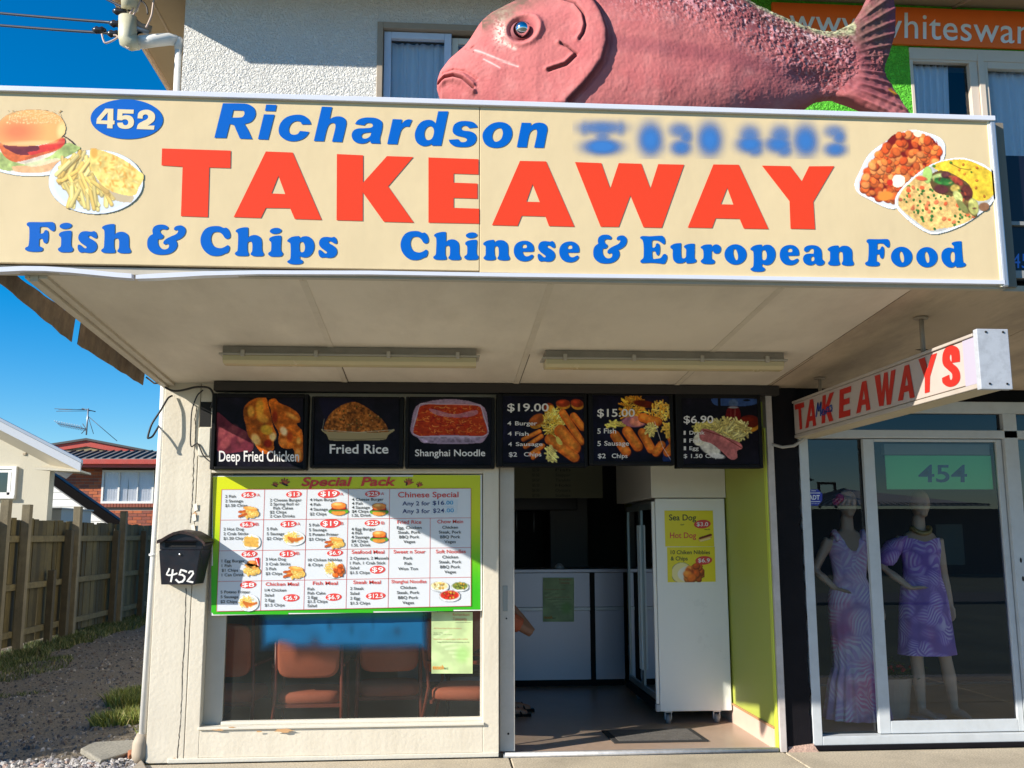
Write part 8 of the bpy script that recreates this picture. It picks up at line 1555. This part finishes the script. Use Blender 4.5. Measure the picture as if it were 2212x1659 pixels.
put('gable_infill', G().prism([(pk[0], YB+1.05, pk[2]-.1), (pl2[0], YB+1.05, pl2[2]-.1), (pl2[0], YB+1.05, rtz-.3), (pr_[0]+.6, YB+1.05, rtz-.3), (pr_[0], YB+1.05, pr_[2]-.1)], (0, .05, 0)), mat('lichen_board', (.33, .26, .14), .9, var=.3, vscale=8, dirt=(.1, .07, .04), dirt_amt=.9, dscale=6), bh_)
put('rear_roof', G().prism([(pl2[0], YB+1.1, pl2[2]), (pk[0], YB+1.1, pk[2]), (pr_[0]+.5, YB+1.1, pr_[2])], (0, 8, 0)), mat('dark_roof', (.06, .06, .06), .6), bh_)
# ================================================================ television aerial
YA = YB+1.2; KA = lambda x, y: W(S2(x/2.3704), S2(800+y/2.3704), YA)
ta = thing('tv_aerial', 'television aerial with two antenna arms on the brick house roof', 'aerial', tuple(KA(652, 1385)))
M_aer = mat('aerial_metal', (.33, .35, .38), .4, metal=.6)
put('mast', G().tube([KA(652, 1390), KA(667, 1190)], .022, 8), M_aer, ta)
put('boom', G().tube([KA(618, 1190), KA(722, 1214)], .014, 6), mat('dark_aerial', (.05, .05, .06), .5), ta); put('long_element', G().tube([KA(412, 1192), KA(640, 1200)], .008, 5).tube([KA(425, 1211), KA(690, 1208)], .008, 5).tube([KA(440, 1200), KA(660, 1196)], .006, 5), MATS['dark_aerial'], ta)
put('lower_boom', G().tube([KA(432, 1303), KA(650, 1345)], .012, 6), M_aer, ta); g = G()
for k in range(11): c = KA(437+k*19, 1304+k*3.6); g.tube([c+np.array([-.05, -.15, .07]), c, c+np.array([.05, .15, -.07])], .009, 5)
put('short_element', g, mat('bright_aerial', (.75, .78, .8), .35), ta); put('guy_wire', G().tube([KA(667, 1250), KA(885, 1436)], .009, 5).tube([KA(667, 1255), KA(707, 1382)], .009, 5), MATS['dark_aerial'], ta)
put('reflector', G().tube([KA(625, 1305), KA(650, 1345), KA(615, 1380)], .012, 5), MATS['dark_aerial'], ta)
# ================================================================ building across the road, seen mirrored in the dress shop glass
YO = 30.; R = lambda px, py: (lambda p: np.array([p[0], -YO, p[2]]))(W(px, py, YO))
oh = thing('house_across_road', 'low building across the road with a pale ribbed iron roof and chimney', 'house', tuple(R(1830, 1170)*np.array([1, 1, 0])))
K9b = lambda x, y: W(S2(2400+x/2.3704), S2(1000+y/2.3704), 33)*np.array([1, -1, 1])
K9 = lambda x, y: R(S2(2400+x/2.3704), S2(1000+y/2.3704))
rL, rP = K9(505, 1440), K9b(700, 1330); rE = K9(1400, 1452); zE = (K9(900, 1452))[2]; zP = rP[2]; xa_, xb_ = rL[0]-1.2, K9(1430, 1452)[0]
put('front_wall', G().box(xa_+.3, 30, -YO-6, -YO-.6, -.1, zE-.1), mat('grey_blue_wall', (.015, .02, .03), .8), oh)
put('roof', G().prism([(xa_, -YO, zE), (xb_+2, -YO, zE), (xb_-1, -YO-3, zP*.45+zE*.55), (rP[0], -YO-3, zP)], (0, 0, .04)), mat('pale_iron_roof', (.66, .61, .55), .5, var=.1), oh)
g = G()
for i in range(34):
    t = i/33; a = np.array([xa_+(xb_+2-xa_)*t, -YO, zE+.04]); b = np.array([rP[0]+(xb_-1-rP[0])*t, -YO-3, zP+(zP*.45+zE*.55-zP)*t+.04]); g.tube([a, b], .05, 4)
put('roof_rib', g, mat('roof_rib_shadow', (.16, .15, .14), .6), oh)
cb_, ct_ = K9(530, 1330), K9(530, 1235); put('chimney', G().box(cb_[0]-.28, cb_[0]+.28, -YO-2.6, -YO-2., zE, ct_[2]), mat('chimney_render', (.36, .36, .36), .8), oh); put('chimney_cowl', G().prism([(cb_[0]-.5, -YO-2.8, ct_[2]), (cb_[0]+.5, -YO-2.8, ct_[2]), (cb_[0], -YO-2.8, ct_[2]+.3)], (0, .8, 0)), M_black, oh)
cc_ = K9(790, 1240); put('flue_frame', G().box(cc_[0]-.4, cc_[0]-.3, -YO-3, -YO-2.9, zE, cc_[2]).box(cc_[0]+.3, cc_[0]+.4, -YO-3, -YO-2.9, zE, cc_[2]).box(cc_[0]-.4, cc_[0]+.4, -YO-3, -YO-2.9, cc_[2]-.1, cc_[2]), M_black, oh)
dr2 = R(S2(2660+1540/3.814), S2(1540+1050/3.814)); put('bright_doorway', G().box(dr2[0]-.55, dr2[0]+.55, -YO-.61, -YO-.59, .3, 1.9), mat('sunlit_cream_board', (.7, .62, .45), .7), oh)
for k, (x, wdt, hh, col, lb) in enumerate(((-16, 12, 3.4, (.4, .33, .28), 'tan bungalow across the road, left of the ribbed roof building'), (-34, 14, 4.2, (.35, .36, .34), 'grey bungalow furthest left across the road'))):
    hb = thing('bungalow', lb, 'house', (x, -34, 0)); put('wall', G().box(x-wdt/2, x+wdt/2, -40, -32, -.1, hh*.65), mat('bungalow_wall_%s' % ('tan', 'grey')[k], col, .8), hb); put('roof', G().prism([(x-wdt/2-.5, -31.5, hh*.65), (x+wdt/2+.5, -31.5, hh*.65), (x+wdt/2-2, -36, hh), (x-wdt/2+2, -36, hh)], (0, 0, .1)), mat('bungalow_roof', (.16, .1, .08), .7), hb)
